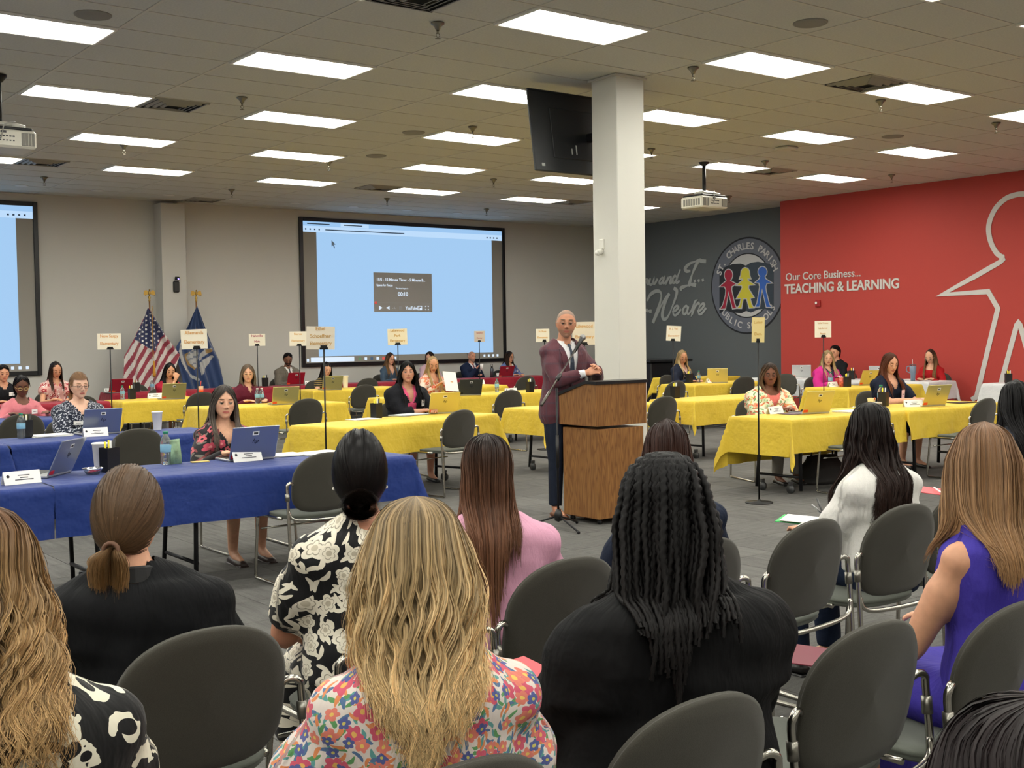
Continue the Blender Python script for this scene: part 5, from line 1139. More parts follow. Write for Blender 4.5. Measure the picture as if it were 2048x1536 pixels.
def tied_hair(o, hc, Rh, mt, st, far):
    'hair combed back to a tie, ending in a tail or a bun'
    r = np.random.default_rng(st.get('seed', 5)); N = int(st.get('n', 1500)*1.25) if not far else 350; K = 14
    tie = np.array(st.get('tie', (0, .1, -.05))); ra = np.array(st.get('radii', (.086, .108, .13))); off = np.array([0, .006, .004])
    d = r.normal(size=(N*4, 3)); d /= np.linalg.norm(d, axis=1)[:, None]
    ok = (d[:, 2] > -.25+np.where(d[:, 1] > .25, -.45, 0)) & ~((d[:, 1] < -.45) & (d[:, 2] < .55)) & ~((d[:, 1] < -.05) & (d[:, 2] < .05)) & ~((d[:, 1] < .2) & (d[:, 2] < .02)); d = d[ok][:N]; N = len(d)
    td = (tie-off)/ra; td /= np.linalg.norm(td); t = np.linspace(0, 1, K)[None, :, None]
    D = d[:, None]*(1-t)+td*t; D /= np.linalg.norm(D, axis=2)[..., None]+1e-9
    lift = 1+.05*np.sin(t[..., 0]*PI)*r.random((N, 1))+r.normal(0, .008, (N, 1)); P = off+D*ra*lift[..., None]
    T = np.gradient(P, axis=1); nn = D/ra; Wd = np.cross(T, nn); Wd /= np.linalg.norm(Wd, axis=2)[..., None]+1e-9
    V, F, ht, hr = ribbons(P, Wd, np.full((N, K), .0026*(3.5 if far else 1)), np.repeat(np.linspace(0, .35, K)[None], N, 0), r.random(N)*.7+.3*np.floor(np.arctan2(d[:, 0], d[:, 2])*7 % 2))
    parts = [(V, F, ht, hr)]
    b = MB(); b.sph(off, ra*.955, nu=28, nv=18); U = b.V[0]; q = (U-off)/ra/.955
    keep = (q[:, 2] > -.3+np.where(q[:, 1] > .25, -.45, 0)) & ~((q[:, 1] < -.5) & (q[:, 2] < .5)) & ~((q[:, 1] < -.1) & (q[:, 2] < .0)) & ~((q[:, 1] < .15) & (q[:, 2] < .0))
    FU = np.array([list(f) for f in b.F if len(f) == 4 and all(keep[i] for i in f)]); parts.append((U, FU, np.zeros(len(U))+.1, np.full(len(U), .42)))
    if st.get('tail'):
        M_ = st.get('nt', 500); L = st['tail']; K2 = 16; s = np.linspace(0, 1, K2)[None]; a = r.uniform(0, 2*PI, (M_, 1)); q = r.random((M_, 1))**.5
        spread = (.014+.045*np.sin(np.clip(s*1.3, 0, 1)*PI*.6))*q; Lr = L*(1-.35*r.random((M_, 1)))
        spread = spread*(1-.55*np.clip(s*1.6-.6, 0, 1)*r.random((M_, 1))); Lr = L*(1-.6*r.random((M_, 1))**1.5); X = tie[0]+spread*np.cos(a)*1.0+st.get('swing', 0)*s; Y = tie[1]+.03*np.sin(np.clip(s*2.2, 0, 1)*PI*.5)+spread*np.sin(a)*.6; Z = tie[2]+.012-Lr*s**1.15
        Pt = np.stack([X, Y, Z], -1); Wt = np.stack([np.cos(a)+0*s, np.sin(a)+0*s, 0*s+0*a], -1); v, f, h1, h2 = ribbons(Pt, Wt, np.full((M_, K2), .0028*(2.5 if far else 1))*(1-.6*s), np.repeat(.35+.65*s, M_, 0), r.random(M_)); parts.append((v, f, h1, h2))
    if st.get('bun'):
        M_ = 620; K2 = 18; s = np.linspace(0, 1, K2)[None]; R0 = st['bun']; a0 = r.uniform(0, 2*PI, (M_, 1)); i0 = r.uniform(-1, 1, (M_, 1)); a = a0+s*5; rr = R0*np.sqrt(np.maximum(1-i0**2*.998, 0))*(1+.1*r.normal(size=(M_, 1)))+.004*np.sin(a0*3+s*20)
        c = tie+np.array([0, .03, -.005]); Pt = np.stack([c[0]+rr*np.cos(a)*1.1, c[1]+R0*.75*i0+.006*np.sin(a*3), c[2]+rr*np.sin(a)*.85], -1); Wt = np.stack([0*a, 0*a+1, 0*a], -1)
        v, f, h1, h2 = ribbons(Pt, Wt, np.full((M_, K2), .0045), np.repeat(.4+.3*s, M_, 0), r.random(M_)); parts.append((v, f, h1, h2))
        bb = MB(); bb.sph(c, (R0*.72, R0*.5, R0*.62)); U = bb.V[0]; FU = np.array([list(f) for f in bb.F if len(f) == 4]); parts.append((U, FU, np.zeros(len(U))+.4, np.full(len(U), .1)))
    Vs, Fs, A1, A2 = [], [], [], []; k = 0
    for v, f, a, h in parts: Vs.append(v); Fs.append(np.asarray(f)+k); A1.append(a); A2.append(h); k += len(v)
    V = np.vstack(Vs)@Rh.T+hc; ob = mesh_obj('hair', V, np.vstack(Fs), mt, o, attrs={'ht': np.concatenate(A1), 'hr': np.concatenate(A2)})
    if st.get('band'):
        b = MB(); b.tube([(tie[0]+.02*math.cos(a), tie[1]+.012, tie[2]+.006+.02*math.sin(a)) for a in np.linspace(0, 2*PI, 14, endpoint=False)], .006, seg=6, closed=True); b.V[0] = b.V[0]@Rh.T+hc; b.build('hair_tie', mat('hair_tie', st['band'], .7), ob)
    return ob
# ---------------------------------------------------------------- fabric prints
def print_mat(name, kind, base, cols, scale=12., rough=.7, size=1., extra=None):
    n = NT('print_'+name); p = n.attr('pat').outputs['Vector']; c = lin(base)
    wob = n.noise(p, scale*1.6, 2); pv = n.n('ShaderNodeVectorMath', {0: p, 1: n.n('ShaderNodeVectorMath', {0: wob.outputs['Color'], 1: (.012,)*3}, operation='MULTIPLY').outputs[0]}, operation='ADD').outputs[0]
    col = c
    def vor(vec, sc, rnd=1.):
        v = n.n('ShaderNodeTexVoronoi', {'Vector': vec, 'Scale': sc, 'Randomness': rnd}, voronoi_dimensions='2D'); d = n.n('ShaderNodeVectorMath', {0: vec, 1: v.outputs['Position']}, operation='SUBTRACT').outputs[0]
        s = n.sep(d); rs = n.sep(v.outputs['Color']); x, y = n.math('MULTIPLY', s.outputs[0], sc), n.math('MULTIPLY', s.outputs[1], sc); return v, x, y, rs
    def leaf(vec, sc, w, l, colour, col, thr=.0):
        v, x, y, rs = vor(vec, sc); a = n.math('MULTIPLY', rs.outputs[0], 6.28); ca, sa = n.math('COSINE', a), n.math('SINE', a)
        u = n.math('ADD', n.math('MULTIPLY', x, ca), n.math('MULTIPLY', y, sa)); w2 = n.math('SUBTRACT', n.math('MULTIPLY', y, ca), n.math('MULTIPLY', x, sa)); w2 = n.math('SUBTRACT', w2, n.math('MULTIPLY', n.math('MULTIPLY', u, u), .7))
        q = n.math('ADD', n.math('POWER', n.math('ABSOLUTE', n.math('DIVIDE', u, l)), 2.), n.math('POWER', n.math('ABSOLUTE', n.math('DIVIDE', w2, w)), 2.))
        m = n.math('MULTIPLY', n.math('LESS_THAN', q, 1.), n.math('GREATER_THAN', rs.outputs[1], thr)); return n.mix(m, col, colour)
    def flower(vec, sc, R, colour, centre, col, thr=.0, line=None):
        v, x, y, rs = vor(vec, sc, .85); r = n.math('SQRT', n.math('ADD', n.math('MULTIPLY', x, x), n.math('MULTIPLY', y, y))); a = n.math('ARCTAN2', y, x)
        pet = n.math('MULTIPLY', n.math('ADD', .66, n.math('MULTIPLY', n.math('ABSOLUTE', n.math('COSINE', n.math('MULTIPLY', n.math('ADD', a, n.math('MULTIPLY', rs.outputs[2], 3.)), 2.5))), .34)), R)
        on = n.math('GREATER_THAN', rs.outputs[1], thr); m = n.math('MULTIPLY', n.math('LESS_THAN', r, pet), on); col = n.mix(m, col, colour)
        if line: k = n.math('MULTIPLY', n.math('LESS_THAN', n.math('ABSOLUTE', n.math('SUBTRACT', r, n.math('MULTIPLY', pet, .62))), .018), on); col = n.mix(k, col, line)
        return n.mix(n.math('MULTIPLY', n.math('LESS_THAN', r, R*.27), on), col, centre)
    mv = lambda k: n.n('ShaderNodeVectorMath', {0: pv, 1: (k*.371, k*.173, 0)}, operation='ADD').outputs[0]
    if kind == 'flowers':
        for i, k in enumerate(cols.get('leaf', [])): col = leaf(mv(i+3), scale*1.7, .13, .42, lin(k), col, .15)
        for i, (a, b) in enumerate(cols['flower']): col = flower(mv(i), scale*(1+.25*i), .38*size, lin(a), lin(b), col, .25 if i == 0 else .5, lin(extra) if extra else None)
    elif kind == 'leopard':
        f = n.noise(mv(1), scale, 1, .4).outputs[0]; g = n.noise(mv(5), scale*2.2, 1, .4).outputs[0]; v, x, y, rs = vor(mv(2), scale*.8, .9)
        q = n.math('ADD', v.outputs['Distance'], n.math('MULTIPLY', n.math('SUBTRACT', g, .5), 1.0)); m = n.math('MULTIPLY', n.math('LESS_THAN', q, .36), n.math('GREATER_THAN', n.math('ADD', v.outputs['Distance'], n.math('MULTIPLY', n.math('SUBTRACT', rs.outputs[0], .6), .5)), .06)); col = n.mix(m, col, lin(cols['spot']))
    elif kind == 'dash':
        for i, k in enumerate(cols['dash']): col = leaf(mv(i+1), scale*(1+.3*i), .11, .36, lin(k), col, .1)
    elif kind == 'plaid':
        s = n.sep(p); fx = n.math('GREATER_THAN', n.math('FRACT', n.math('MULTIPLY', s.outputs[0], scale)), .86); fy = n.math('GREATER_THAN', n.math('FRACT', n.math('MULTIPLY', s.outputs[1], scale)), .86)
        w = n.noise(p, 420, 2).outputs[0]; col = n.mix(n.ramp(w, .3, .7), tuple(v*.8 for v in c[:3])+(1,), tuple(v*1.25 for v in c[:3])+(1,)); col = n.mix(n.math('MULTIPLY', n.math('MAXIMUM', fx, fy), .3), col, lin(cols['line']))
    elif kind == 'stripe':
        s = n.sep(p); col = n.mix(n.math('GREATER_THAN', n.math('FRACT', n.math('MULTIPLY', s.outputs[1], scale)), .5), col, lin(cols['line']))
    elif kind == 'denim':
        w = n.noise(p, 300, 3).outputs[0]; g = n.noise(p, 12, 2).outputs[0]; col = n.mix(w, col, n.mix(g, col, lin(cols['line'])))
    n.base(col); n.rough(rough); n.b.inputs['Specular IOR Level'].default_value = .25; n.b.inputs['Sheen Weight'].default_value = .1
    n.bump(n.noise(n.n('ShaderNodeMapping', {'Vector': p, 'Rotation': (0, 0, .6), 'Scale': (13, 4, 6)}).outputs[0], 1., 4, .6).outputs[0], .5, .03); return n.m
_pl = {}
def plain(c, rough=.8):
    if (c, rough) not in _pl:
        n = NT('garment_'+c); v = n.attr('pat').outputs['Vector']; cc = lin(c); w = n.noise(v, 350, 2).outputs[0]; n.base(n.mix(w, tuple(x*.82 for x in cc[:3])+(1,), tuple(min(1, x*1.15) for x in cc[:3])+(1,))); n.rough(rough)
        n.b.inputs['Specular IOR Level'].default_value = .2; n.bump(n.math('ADD', n.noise(n.n('ShaderNodeMapping', {'Vector': v, 'Rotation': (0, 0, .6), 'Scale': (14, 4, 6)}).outputs[0], 1., 4, .6).outputs[0], n.math('MULTIPLY', n.noise(v, 26, 2).outputs[0], .25)), .55, .03); _pl[(c, rough)] = n.m
    return _pl[(c, rough)]
# ---------------------------------------------------------------- the figure
TOR = np.array([(-.28, .15, .10, .01), (-.12, .178, .122, .01), (.05, .176, .122, .005), (.25, .158, .108, .0), (.42, .148, .1, 0), (.6, .158, .108, -.003), (.76, .172, .115, 0), (.88, .168, .105, .008), (.95, .135, .085, .014), (1.0, .088, .066, .016), (1.05, .06, .056, .012)])
def torso_rings(p0, ax, L, w, g, off, t1=1.05, t0=-.3, sway=0.):
    R = []; fwd = np.array([0, -math.cos(ax), -math.sin(ax)]); up = np.array([0, -math.sin(ax), math.cos(ax)])
    ts = np.arange(t0, t1+.001, .045); 
    for t in ts:
        hw = np.interp(t, TOR[:, 0], TOR[:, 1]); hd = np.interp(t, TOR[:, 0], TOR[:, 2]); yc = np.interp(t, TOR[:, 0], TOR[:, 3]); gg = 1+(g-1)*np.interp(t, [-.2, .5, .9, 1], [1, 1, .5, .2]); gd = 1+(gg-1)*.55
        hw = hw*gg*(w if t > .5 else 1)+off; hd = hd*gd+off
        c = p0+up*L*t-fwd*yc+np.array([sway*t, 0, 0]); ring = []
        for a in np.linspace(0, 2*PI, 28, endpoint=False): ring.append(c+np.array([1, 0, 0])*hw*sq(math.cos(a), 2.35)-fwd*hd*sq(math.sin(a), 2.2))
        R.append(ring)
    return R, fwd, up
def ik(S, H, l1, l2, hint):
    d = H-S; D = np.linalg.norm(d); m = l1+l2-.005
    if D > m: H = S+d/D*m; d = H-S; D = m
    a = (l1*l1-l2*l2+D*D)/(2*D); h = math.sqrt(max(l1*l1-a*a, 0)); n = d/D; hv = hint-n*(hint@n); hv /= np.linalg.norm(hv)+1e-9; return S+n*a+hv*h, H
SK = {}
def skin(c, lip, brow, **k):
    key = (c, lip, brow, str(k))
    if key not in SK: SK[key] = skin_mat(f'{len(SK)}_{c}', c, lip, brow, **k)
    return SK[key]
def person(label, x, y, rz, Hh, lean=.08, w=1., g=1., male=False, standing=False, head=(0, 0, 0), hands=None, sk=('d6a283', 'b0685c', '5a4030'), skk={}, tops=(), bottom=None, hair=None, hairm=None, glasses=None, far=True, vx=None, lid=.55, lidL=None, iris='3b2c20', badge=None, arm_g=1., legs=True, shoes='1c1a1a', curl=(.35, .35), hup=None, headfwd=.03, bust=1., sway=0., earring=False, teeth=False, lap=False, lowface=False, knees=None, group=None, hs=1., elbow=None):
    vx = vx or (.022 if far else .014); o = thing('person', label, 'person', (x, y, 0), rz, group); A = np.array
    z0 = .95 if standing else .565; nb = Hh-.277*hs; L = (nb-z0)/math.cos(lean); p0 = A([0, 0, z0]); 
    R, fwd, up = torso_rings(p0, lean, L, w, g, -.012, sway=sway); nbp = p0+up*L+A([sway, 0, 0])
    Rh = rotm(*head); hc = nbp+A([0, -headfwd, .152*hs]); lw = np.interp(1, [1], [1])
    sh = [nbp-up*(.044+.036*arm_g)+A([s*.156*w, .012, 0]) for s in (-1, 1)]
    if hands is None: hands = [A([s*.11, -.36, .76]) for s in (-1, 1)]
    hands = [A(h, float) for h in hands]; el = []; wr = []
    for i, s in enumerate((-1, 1)):
        hint = A(elbow[i], float) if elbow is not None else A([s*.7, .35, -1.]); e, h = ik(sh[i], hands[i], .285, .25, hint); el.append(e); wr.append(h)
    skm = skin(*sk, **skk)
    b = MB(); b.loft(R); ag = arm_g
    b.tube([nbp-up*.06, nbp+A([0, -.005, .03]), hc+Rh@A([0, .012, -.055]), hc+Rh@A([0, .008, -.03])], [.066, .052*(1.12 if male else .95), .05*(1.12 if male else .95), .05], seg=14)
    b.sph(hc, (.06, .08, .1), nu=14, nv=10, R=Rh)
    for i, s in enumerate((-1, 1)):
        b.tube([nbp+A([s*.02, .01, .002]), nbp+A([s*.075*w, .014, -.022]), sh[i]+A([-s*.02, 0, .004])], [.039, .038, .046*ag], seg=12); b.sph(sh[i], .052*ag, nu=10, nv=8); b.tube([sh[i]-A([s*.04, 0, .0]), sh[i]+(el[i]-sh[i])*.35, el[i]], [.051*ag, .049*ag, .037*ag], seg=12); b.sph(el[i], .036*ag, nu=10, nv=8)
        b.tube([el[i], el[i]+(wr[i]-el[i])*.3, wr[i]], [.036*ag, .037*ag, .0235], seg=12); b.sph(wr[i], .0235, nu=8, nv=6)
    if bust and not male:
        for s in (-1, 1): b.sph(p0+up*L*.66+A([s*.068, 0, 0])+fwd*.062*g, (.062, .06, .062), nu=10, nv=8)
    kn = knees or ([A([-.1, -.02, .5]), A([.1, -.02, .5])] if standing else [A([-.1, -.42, .51]), A([.11, -.42, .51])]); kn = [A(k, float) for k in kn]; lg = []
    for i, s in enumerate((-1, 1)):
        hp = A([s*.088, 0, z0-.03]); an = A([kn[i][0]*1.02, kn[i][1]+(.02 if standing else .04), .085]); lg.append((hp, kn[i], an))
        if legs:
            b.tube([hp, hp+(kn[i]-hp)*.5, kn[i]], [.082*g, .072*g, .052], seg=12); b.sph(kn[i], .053, nu=10, nv=8); b.tube([kn[i], kn[i]+(an-kn[i])*.3, an], [.052, .053, .034], seg=12); b.tube([an, an+A([0, -.05, -.03]), an+A([0, -.16, -.055])], [.034, .034, .022], seg=10)
    V, F = remesh(b, vx, 3 if far else 5); Vs = [V]; Fs = [F]; HLs = [np.full((len(V), 3), 9.)]; k = len(V)
    hv, hq, (ht_, hb_) = head_grid(*((34, 28) if (far or lowface) else (84, 64)), male); hv = hv*hs; Vs.append(hv@Rh.T+hc); HLs.append(hv/hs); Fs.append(hq+k)
    tri = [np.concatenate([t_, t_[:, :1]], 1) for t_ in ()]; k += len(hv)
    e = MB()
    for s in (-1, 1): e.sph((s*.073*hs, .012, -.004), (.0085, .018, .031), nu=10, nv=8, R=rotm(s*.35, .15)); 
    for vv in e.V: pass
    ev = np.concatenate(e.V)@Rh.T+hc; ef = [f for f in e.F if len(f) == 4]; Vs.append(ev); HLs.append(np.full((len(ev), 3), 9.)); Fs.append(np.array(ef)+k); k += len(ev)
    for i, s in enumerate((-1, 1)):
        hv2, hf2 = hand_template(curl[i], .0085 if (far or lowface) else .005, s); d = wr[i]-el[i]; d /= np.linalg.norm(d); u = A(hup, float) if hup is not None else A([0, 0, 1.])
        if not standing and wr[i][2] < .86 and hup is None: d = A([d[0], d[1], d[2]*.25]); d /= np.linalg.norm(d)
        u = u-d*(u@d); u /= np.linalg.norm(u); xx = np.cross(-d, u); Rm = np.stack([xx, -d, u], 1); Vs.append(hv2@Rm.T*.97+wr[i]); HLs.append(np.full((len(hv2), 3), 9.)); Fs.append(hf2+k); k += len(hv2)
    mesh_obj('body', np.vstack(Vs), np.vstack(Fs), skm, o, attrs={'hl': np.vstack(HLs)})
    # eyes
    if True:
        b = MB(); lash = mat('lashes', '1d1411', .6); ir = mat('iris_'+iris, iris, .2); ly = -.0735 if not male else -.0755
        for s in (-1, 1): b.sph((s*.031, ly, .005), .0122, 0, 10, 8); b.sph((s*.031, ly-.0078, .003), (.0068, .0052, .0068), 1, 8, 6)
        for s in (-1, 1):
            cu = max(-.93, 1-2*(lid if lidL is None or s < 0 else lidL)); re_ = .0141*math.sqrt(1-cu*cu)
            b.tube([(s*.031+re_*math.sin(a_)*1.12, ly-re_*math.cos(a_), .005+.0139*cu-.002*abs(math.sin(a_))) for a_ in np.linspace(-1.25, 1.25, 8)], .0011 if not far else .0019, 2, 5)
        b.V = [v*hs@Rh.T+hc for v in b.V]; b.build('eyes', [mat('sclera', 'a39a92', .3), ir, lash], o)
        b = MB()
        for s in (-1, 1):
            b.sph((0, 0, 0), .0136, 0, 12, 10); v = b.V[-1]; q = v[:, 2]/.0136; cut = 1-2*lid if lidL is None or s < 0 else 1-2*lidL; v = np.where((q < cut)[:, None], v*.8, v); b.V[-1] = v+A([s*.031, ly+.0006, .005])
        b.V = [v*hs@Rh.T+hc for v in b.V]; pass; tv = np.concatenate(b.V); tl = (tv-hc)@Rh/hs; tf = np.array([f for f in b.F if len(f) == 4]); mesh_obj('eyelids', tv, tf, skm, o, attrs={'hl': tl-np.array([0, .02, 0])})
    if glasses:
        b = MB(); c, rr, wd = glasses; 
        for s in (-1, 1): b.tube([(s*.032+wd*math.cos(a), -.098+.004*abs(math.cos(a)), .002+wd*rr*math.sin(a)) for a in np.linspace(0, 2*PI, 18, endpoint=False)], .0013 if not far else .0019, seg=5, closed=True); b.tube([(s*(.032+wd), -.094, .006), (s*.077, -.06, .008), (s*.078, .01, .005)], .0014 if not far else .0018, seg=5)
        b.tube([(-.032+wd, -.1, .006), (0, -.104, .009), (.032-wd, -.1, .006)], .0014, seg=5); b.V = [v*hs@Rh.T+hc for v in b.V]; b.build('glasses', mat('frame_'+c, c, .3, .3), o)
    if earring:
        b = MB()
        for s in (-1, 1): b.sph(hc+Rh@A([s*.08, .012, -.045]), .006, nu=8, nv=6)
        b.build('earrings', mat('pearl', 'e6e2d8', .2), o)
    # garments
    def add_pat(V): r_ = V-nbp; return np.stack([np.arctan2(r_[:, 0], r_[:, 1]*np.where(r_[:, 1] > 0, 1, -1)+.06)*.2*np.where(r_[:, 1] > 0, 1, 1)+np.where(r_[:, 1] > 0, 0, 3.), V[:, 2], V[:, 1]*.0], -1)
    for gi, T_ in enumerate(tops):
        off = T_.get('off', .008+.012*gi); b = MB(); t1 = T_.get('t1', 1.0); R2, _, _ = torso_rings(p0, lean, L, w, g, off, t1, T_.get('t0', -.12), sway); b.loft(R2); sl = T_.get('sleeve', 1.); fl = T_.get('puff', 0.)
        if bust and not male:
            for s in (-1, 1): b.sph(p0+up*L*.66+A([s*.068, 0, 0])+fwd*.062*g, (.062+off, .06+off, .062+off), nu=10, nv=8)
        for i, s in enumerate((-1, 1)):
            if sl <= 0: b.tube([nbp+A([s*.02, .014, -.004]), nbp+A([s*.07*w, .014, -.014]), nbp+A([s*.115*w, .014, -.035])], [.05+off, .046+off, .045+off], seg=14); continue
            ra = .05*ag+off; b.tube([nbp+A([s*.02, .014, -.004]), nbp+A([s*.075*w, .014, -.026]), sh[i]+A([-s*.02, 0, .002])], [.056+off, .048+off, .05*ag+off], seg=14); b.sph(sh[i]-A([0, 0, .002]), .052*ag+off+fl*.3, nu=12, nv=8); k2 = min(sl*2, 1); e_ = sh[i]+(el[i]-sh[i])*k2; b.tube([sh[i]-A([s*.03, 0, 0]), sh[i]+(e_-sh[i])*.5, e_], [ra, ra*1.0+fl, (ra-(.012*k2))+fl*.6], seg=14)
            if sl > .5:
                k3 = (sl-.5)*2; w2 = el[i]+(wr[i]-el[i])*k3; b.sph(el[i], ra-.012, nu=10, nv=8); b.tube([el[i], el[i]+(w2-el[i])*.4, w2], [ra-.012, ra-.013, max(.026+off*1.1, (ra-.013)*(1-.35*k3))], seg=14)
        gv = T_.get('vx', vx*.85); V, F = remesh(b, gv, 4 if far else 9, .5)
        rel = V-p0; tt = (rel@up)/L; fr = rel@fwd; xx = V[:, 0]-sway*tt; al_ = T_.get('fold', .004); V = V+al_*(np.sin(V[:, 2]*38+V[:, 0]*21+gi)*np.cos(V[:, 0]*33-V[:, 2]*17))[:, None]*(fwd*np.sign(fr)[:, None])
        inn = np.zeros(len(V), bool); nk = T_.get('neck', ('v', .07, .8)); fwdx = fr > -.01
        if nk[0] == 'v': inn |= fwdx & (tt > nk[2]) & (np.abs(xx) < nk[1]*(tt-nk[2])/(1-nk[2]))
        if nk[0] == 'round': inn |= fwdx & ((xx/nk[1])**2+((tt-1.0)/(1-nk[2]))**2 < 1)
        if nk[0] == 'open': inn |= fwdx & (np.abs(xx) < nk[1]*np.clip((tt-nk[2])/(1-nk[2]), 0, 1)+nk[3]*(tt < nk[2]))
        inn |= (V[:, 2] > nb+T_.get('rise', .012)+.10*np.clip(fr+.0, -.05, .0)*-1) & (np.hypot(xx, fr+.01) < (.095 if far or nk[0] != 'round' or nk[2] < .95 else .068))
        keep = ~inn[F].any(1) if gv < .012 else ~(inn[F].sum(1) > 2); mesh_obj(T_.get('name', 'top'), V, F[keep], T_['m'], o, attrs={'pat': add_pat(V)})
        fy = lambda t, x_: (np.interp(t, TOR[:, 0], TOR[:, 2])*(1+.55*(g-1)*np.interp(t, [-.2, .5, .9, 1], [1, 1, .5, .2]))+off)*max(0, 1-abs(x_/(np.interp(t, TOR[:, 0], TOR[:, 1])*1.08*(w if t > .5 else 1)))**2.3)**(1/2.2)-np.interp(t, TOR[:, 0], TOR[:, 3])+(.05*math.exp(-((t-.66)/.16)**2)*math.exp(-((abs(x_)-.068)/.06)**2) if (bust and not male) else 0)
        P3 = lambda t, x_, d: p0+up*L*t+A([x_+sway*t, 0, 0])+fwd*(fy(t, x_)+d)
        if T_.get('lapel'):
            lm = T_['m']; tb = nk[2]
            for s in (-1, 1):
                b = MB(); rows = []
                for j in range(9):
                    q = j/8; t = tb+(1.0-tb)*q; xe = s*(nk[1]*q-.004); wd = .006+.05*math.sin(min(q*1.25, 1)*PI*.5)*(1 if q < .72 else .75); rows.append([P3(t, xe, .009), P3(t, xe+s*wd, .012), P3(t, xe+s*wd, .004), P3(t, xe, .001)])
                b.loft(rows, smooth=False); ob = b.build('lapel', lm, o); vv = np.concatenate(b.V); a_ = ob.data.attributes.new('pat', 'FLOAT_VECTOR', 'POINT'); a_.data.foreach_set('vector', add_pat(vv).astype(np.float32).ravel())
        if T_.get('collar'):
            b = MB(); rows = []
            for j in range(15):
                a = math.radians(-150+300*j/14); c0 = nbp+A([0, .004, -.012]); rr0 = .062; pt = c0+A([rr0*math.sin(a), rr0*math.cos(a)*1.0, -.012*math.cos(a)*-1]); hgt = .034; rows.append([pt, pt+A([math.sin(a)*.004, math.cos(a)*.004, hgt]), pt+A([math.sin(a)*.014, math.cos(a)*.014, hgt-.004]), pt+A([math.sin(a)*.022, math.cos(a)*.022, -.006])])
            b.loft(rows, smooth=False); b.build('collar', mat('collar_'+T_['collar'], T_['collar'], .6), o)
        if T_.get('tie'):
            b = MB(); rows = []
            for t, hw_ in ((.985, .013), (.955, .017), (.94, .011), (.85, .015), (.7, .02), (.55, .026), (.42, .03)):
                rows.append([P3(t, -hw_, .006), P3(t, 0, .013), P3(t, hw_, .006), P3(t, 0, .002)])
            b.loft(rows, smooth=False); b.build('necktie', mat('tie_'+T_['tie'], T_['tie'], .5), o)
    if badge:
        bx, bt, bw, bh, bc = badge; q = P3(bt, bx, .014+(.012 if len(tops) > 1 else .0)); b = MB(); nn = fwd*math.cos(bx*4)+A([math.sin(bx*4), 0, 0]); nn /= np.linalg.norm(nn); uu = up; rr_ = np.cross(nn, uu); Rm = np.stack([-rr_, nn, uu], 1)
        b.box(q, (bw, .003, bh), R=Rm); b.box(q+nn*.002, (bw*.5, .001, bh*.12), m=1, R=Rm); b.build('name_badge', [mat('badge_'+bc, bc, .5), inkm], o)
    if bottom:
        c, kind = bottom; b = MB(); Rb, _, _ = torso_rings(p0, lean*.5, L, 1, g, .006, .12, -.34); b.loft(Rb); m_ = plain(c) if isinstance(c, str) else c
        for i, s in enumerate((-1, 1)):
            hp, kk, an = lg[i]; b.tube([hp, hp+(kk-hp)*.5, kk], [.09*g, .084*g, .07], seg=14); b.sph(kk, .07, nu=10, nv=8)
            if kind == 'trousers': b.tube([kk, kk+(an-kk)*.4, an+A([0, 0, .02])], [.068, .064, .058], seg=14)
        if kind == 'skirt': b.tube([A([0, -.1, z0-.05]), A([0, -.25, .52]), A([0, -.4, .48]), A([0, -.45, .4])], [.14*g, .14, .12, .09], seg=16, flat=(1.35, .7))
        if kind == 'long': b.tube([A([0, -.1, z0-.05]), A([0, -.25, .52]), A([0, -.42, .46]), A([0, -.46, .2])], [.14*g, .15, .15, .17], seg=16, flat=(1.4, .7))
        V, F = remesh(b, max(vx, .013), 3); V = V+(.006*np.sin(V[:, 0]*40+V[:, 1]*14)*np.clip((.55-V[:, 2])*4, 0, 1))[:, None]*A([0, 0, 1]); mesh_obj('trousers' if kind == 'trousers' else 'skirt', V, F, m_, o, attrs={'pat': add_pat(V)})
    if legs:
        for i, s in enumerate((-1, 1)):
            an = lg[i][2]; b = MB(); b.tube([an+A([0, .045, -.058]), an+A([0, .01, -.05]), an+A([0, -.08, -.062]), an+A([0, -.16, -.068]), an+A([0, -.195, -.072])], [.028, .036, .038, .035, .02], seg=12, flat=(1.05, .75)); b.box(an+A([0, -.07, -.08]), (.07, .25, .012), b=.005); b.build('shoe', mat('shoe_'+shoes, shoes, .4), o)
    if hair:
        Ry = rotm(head[0], head[1]*hair.get('follow', .35), head[2]*.6); 
        offm = max([T_.get('off', .008+.012*i_) for i_, T_ in enumerate(tops)]+[.01])+.006
        def push(V, ex):
            V = V.copy(); rel = V-p0; tt = (rel@up)/L; fr = rel@fwd; xx = V[:, 0]-sway*tt; gg = 1+(g-1)*np.interp(tt, [-.2, .5, .9, 1], [1, 1, .5, .2])
            hw = np.interp(tt, TOR[:, 0], TOR[:, 1])*gg*np.where(tt > .5, w, 1)+offm+ex; hd = np.interp(tt, TOR[:, 0], TOR[:, 2])*(1+.55*(gg-1))+offm+ex; yc = np.interp(tt, TOR[:, 0], TOR[:, 3])
            bu = .03*np.exp(-((tt-.66)/.2)**2)*(fr > 0)*(1 if (bust and not male) else 0); f2 = fr+yc
            q = (np.abs(xx/hw)**2.3+np.abs(f2/(hd+bu))**2.3)**(1/2.3); m = (q < 1) & (tt < .985) & (tt > -.2); k = np.where(m, (hd+bu)*np.sign(np.where(f2 == 0, -1, f2))*np.clip(1-np.abs(xx/hw)**2.3, 0, 1)**(1/2.3)-yc-fr, 0)
            V = V+k[:, None]*fwd
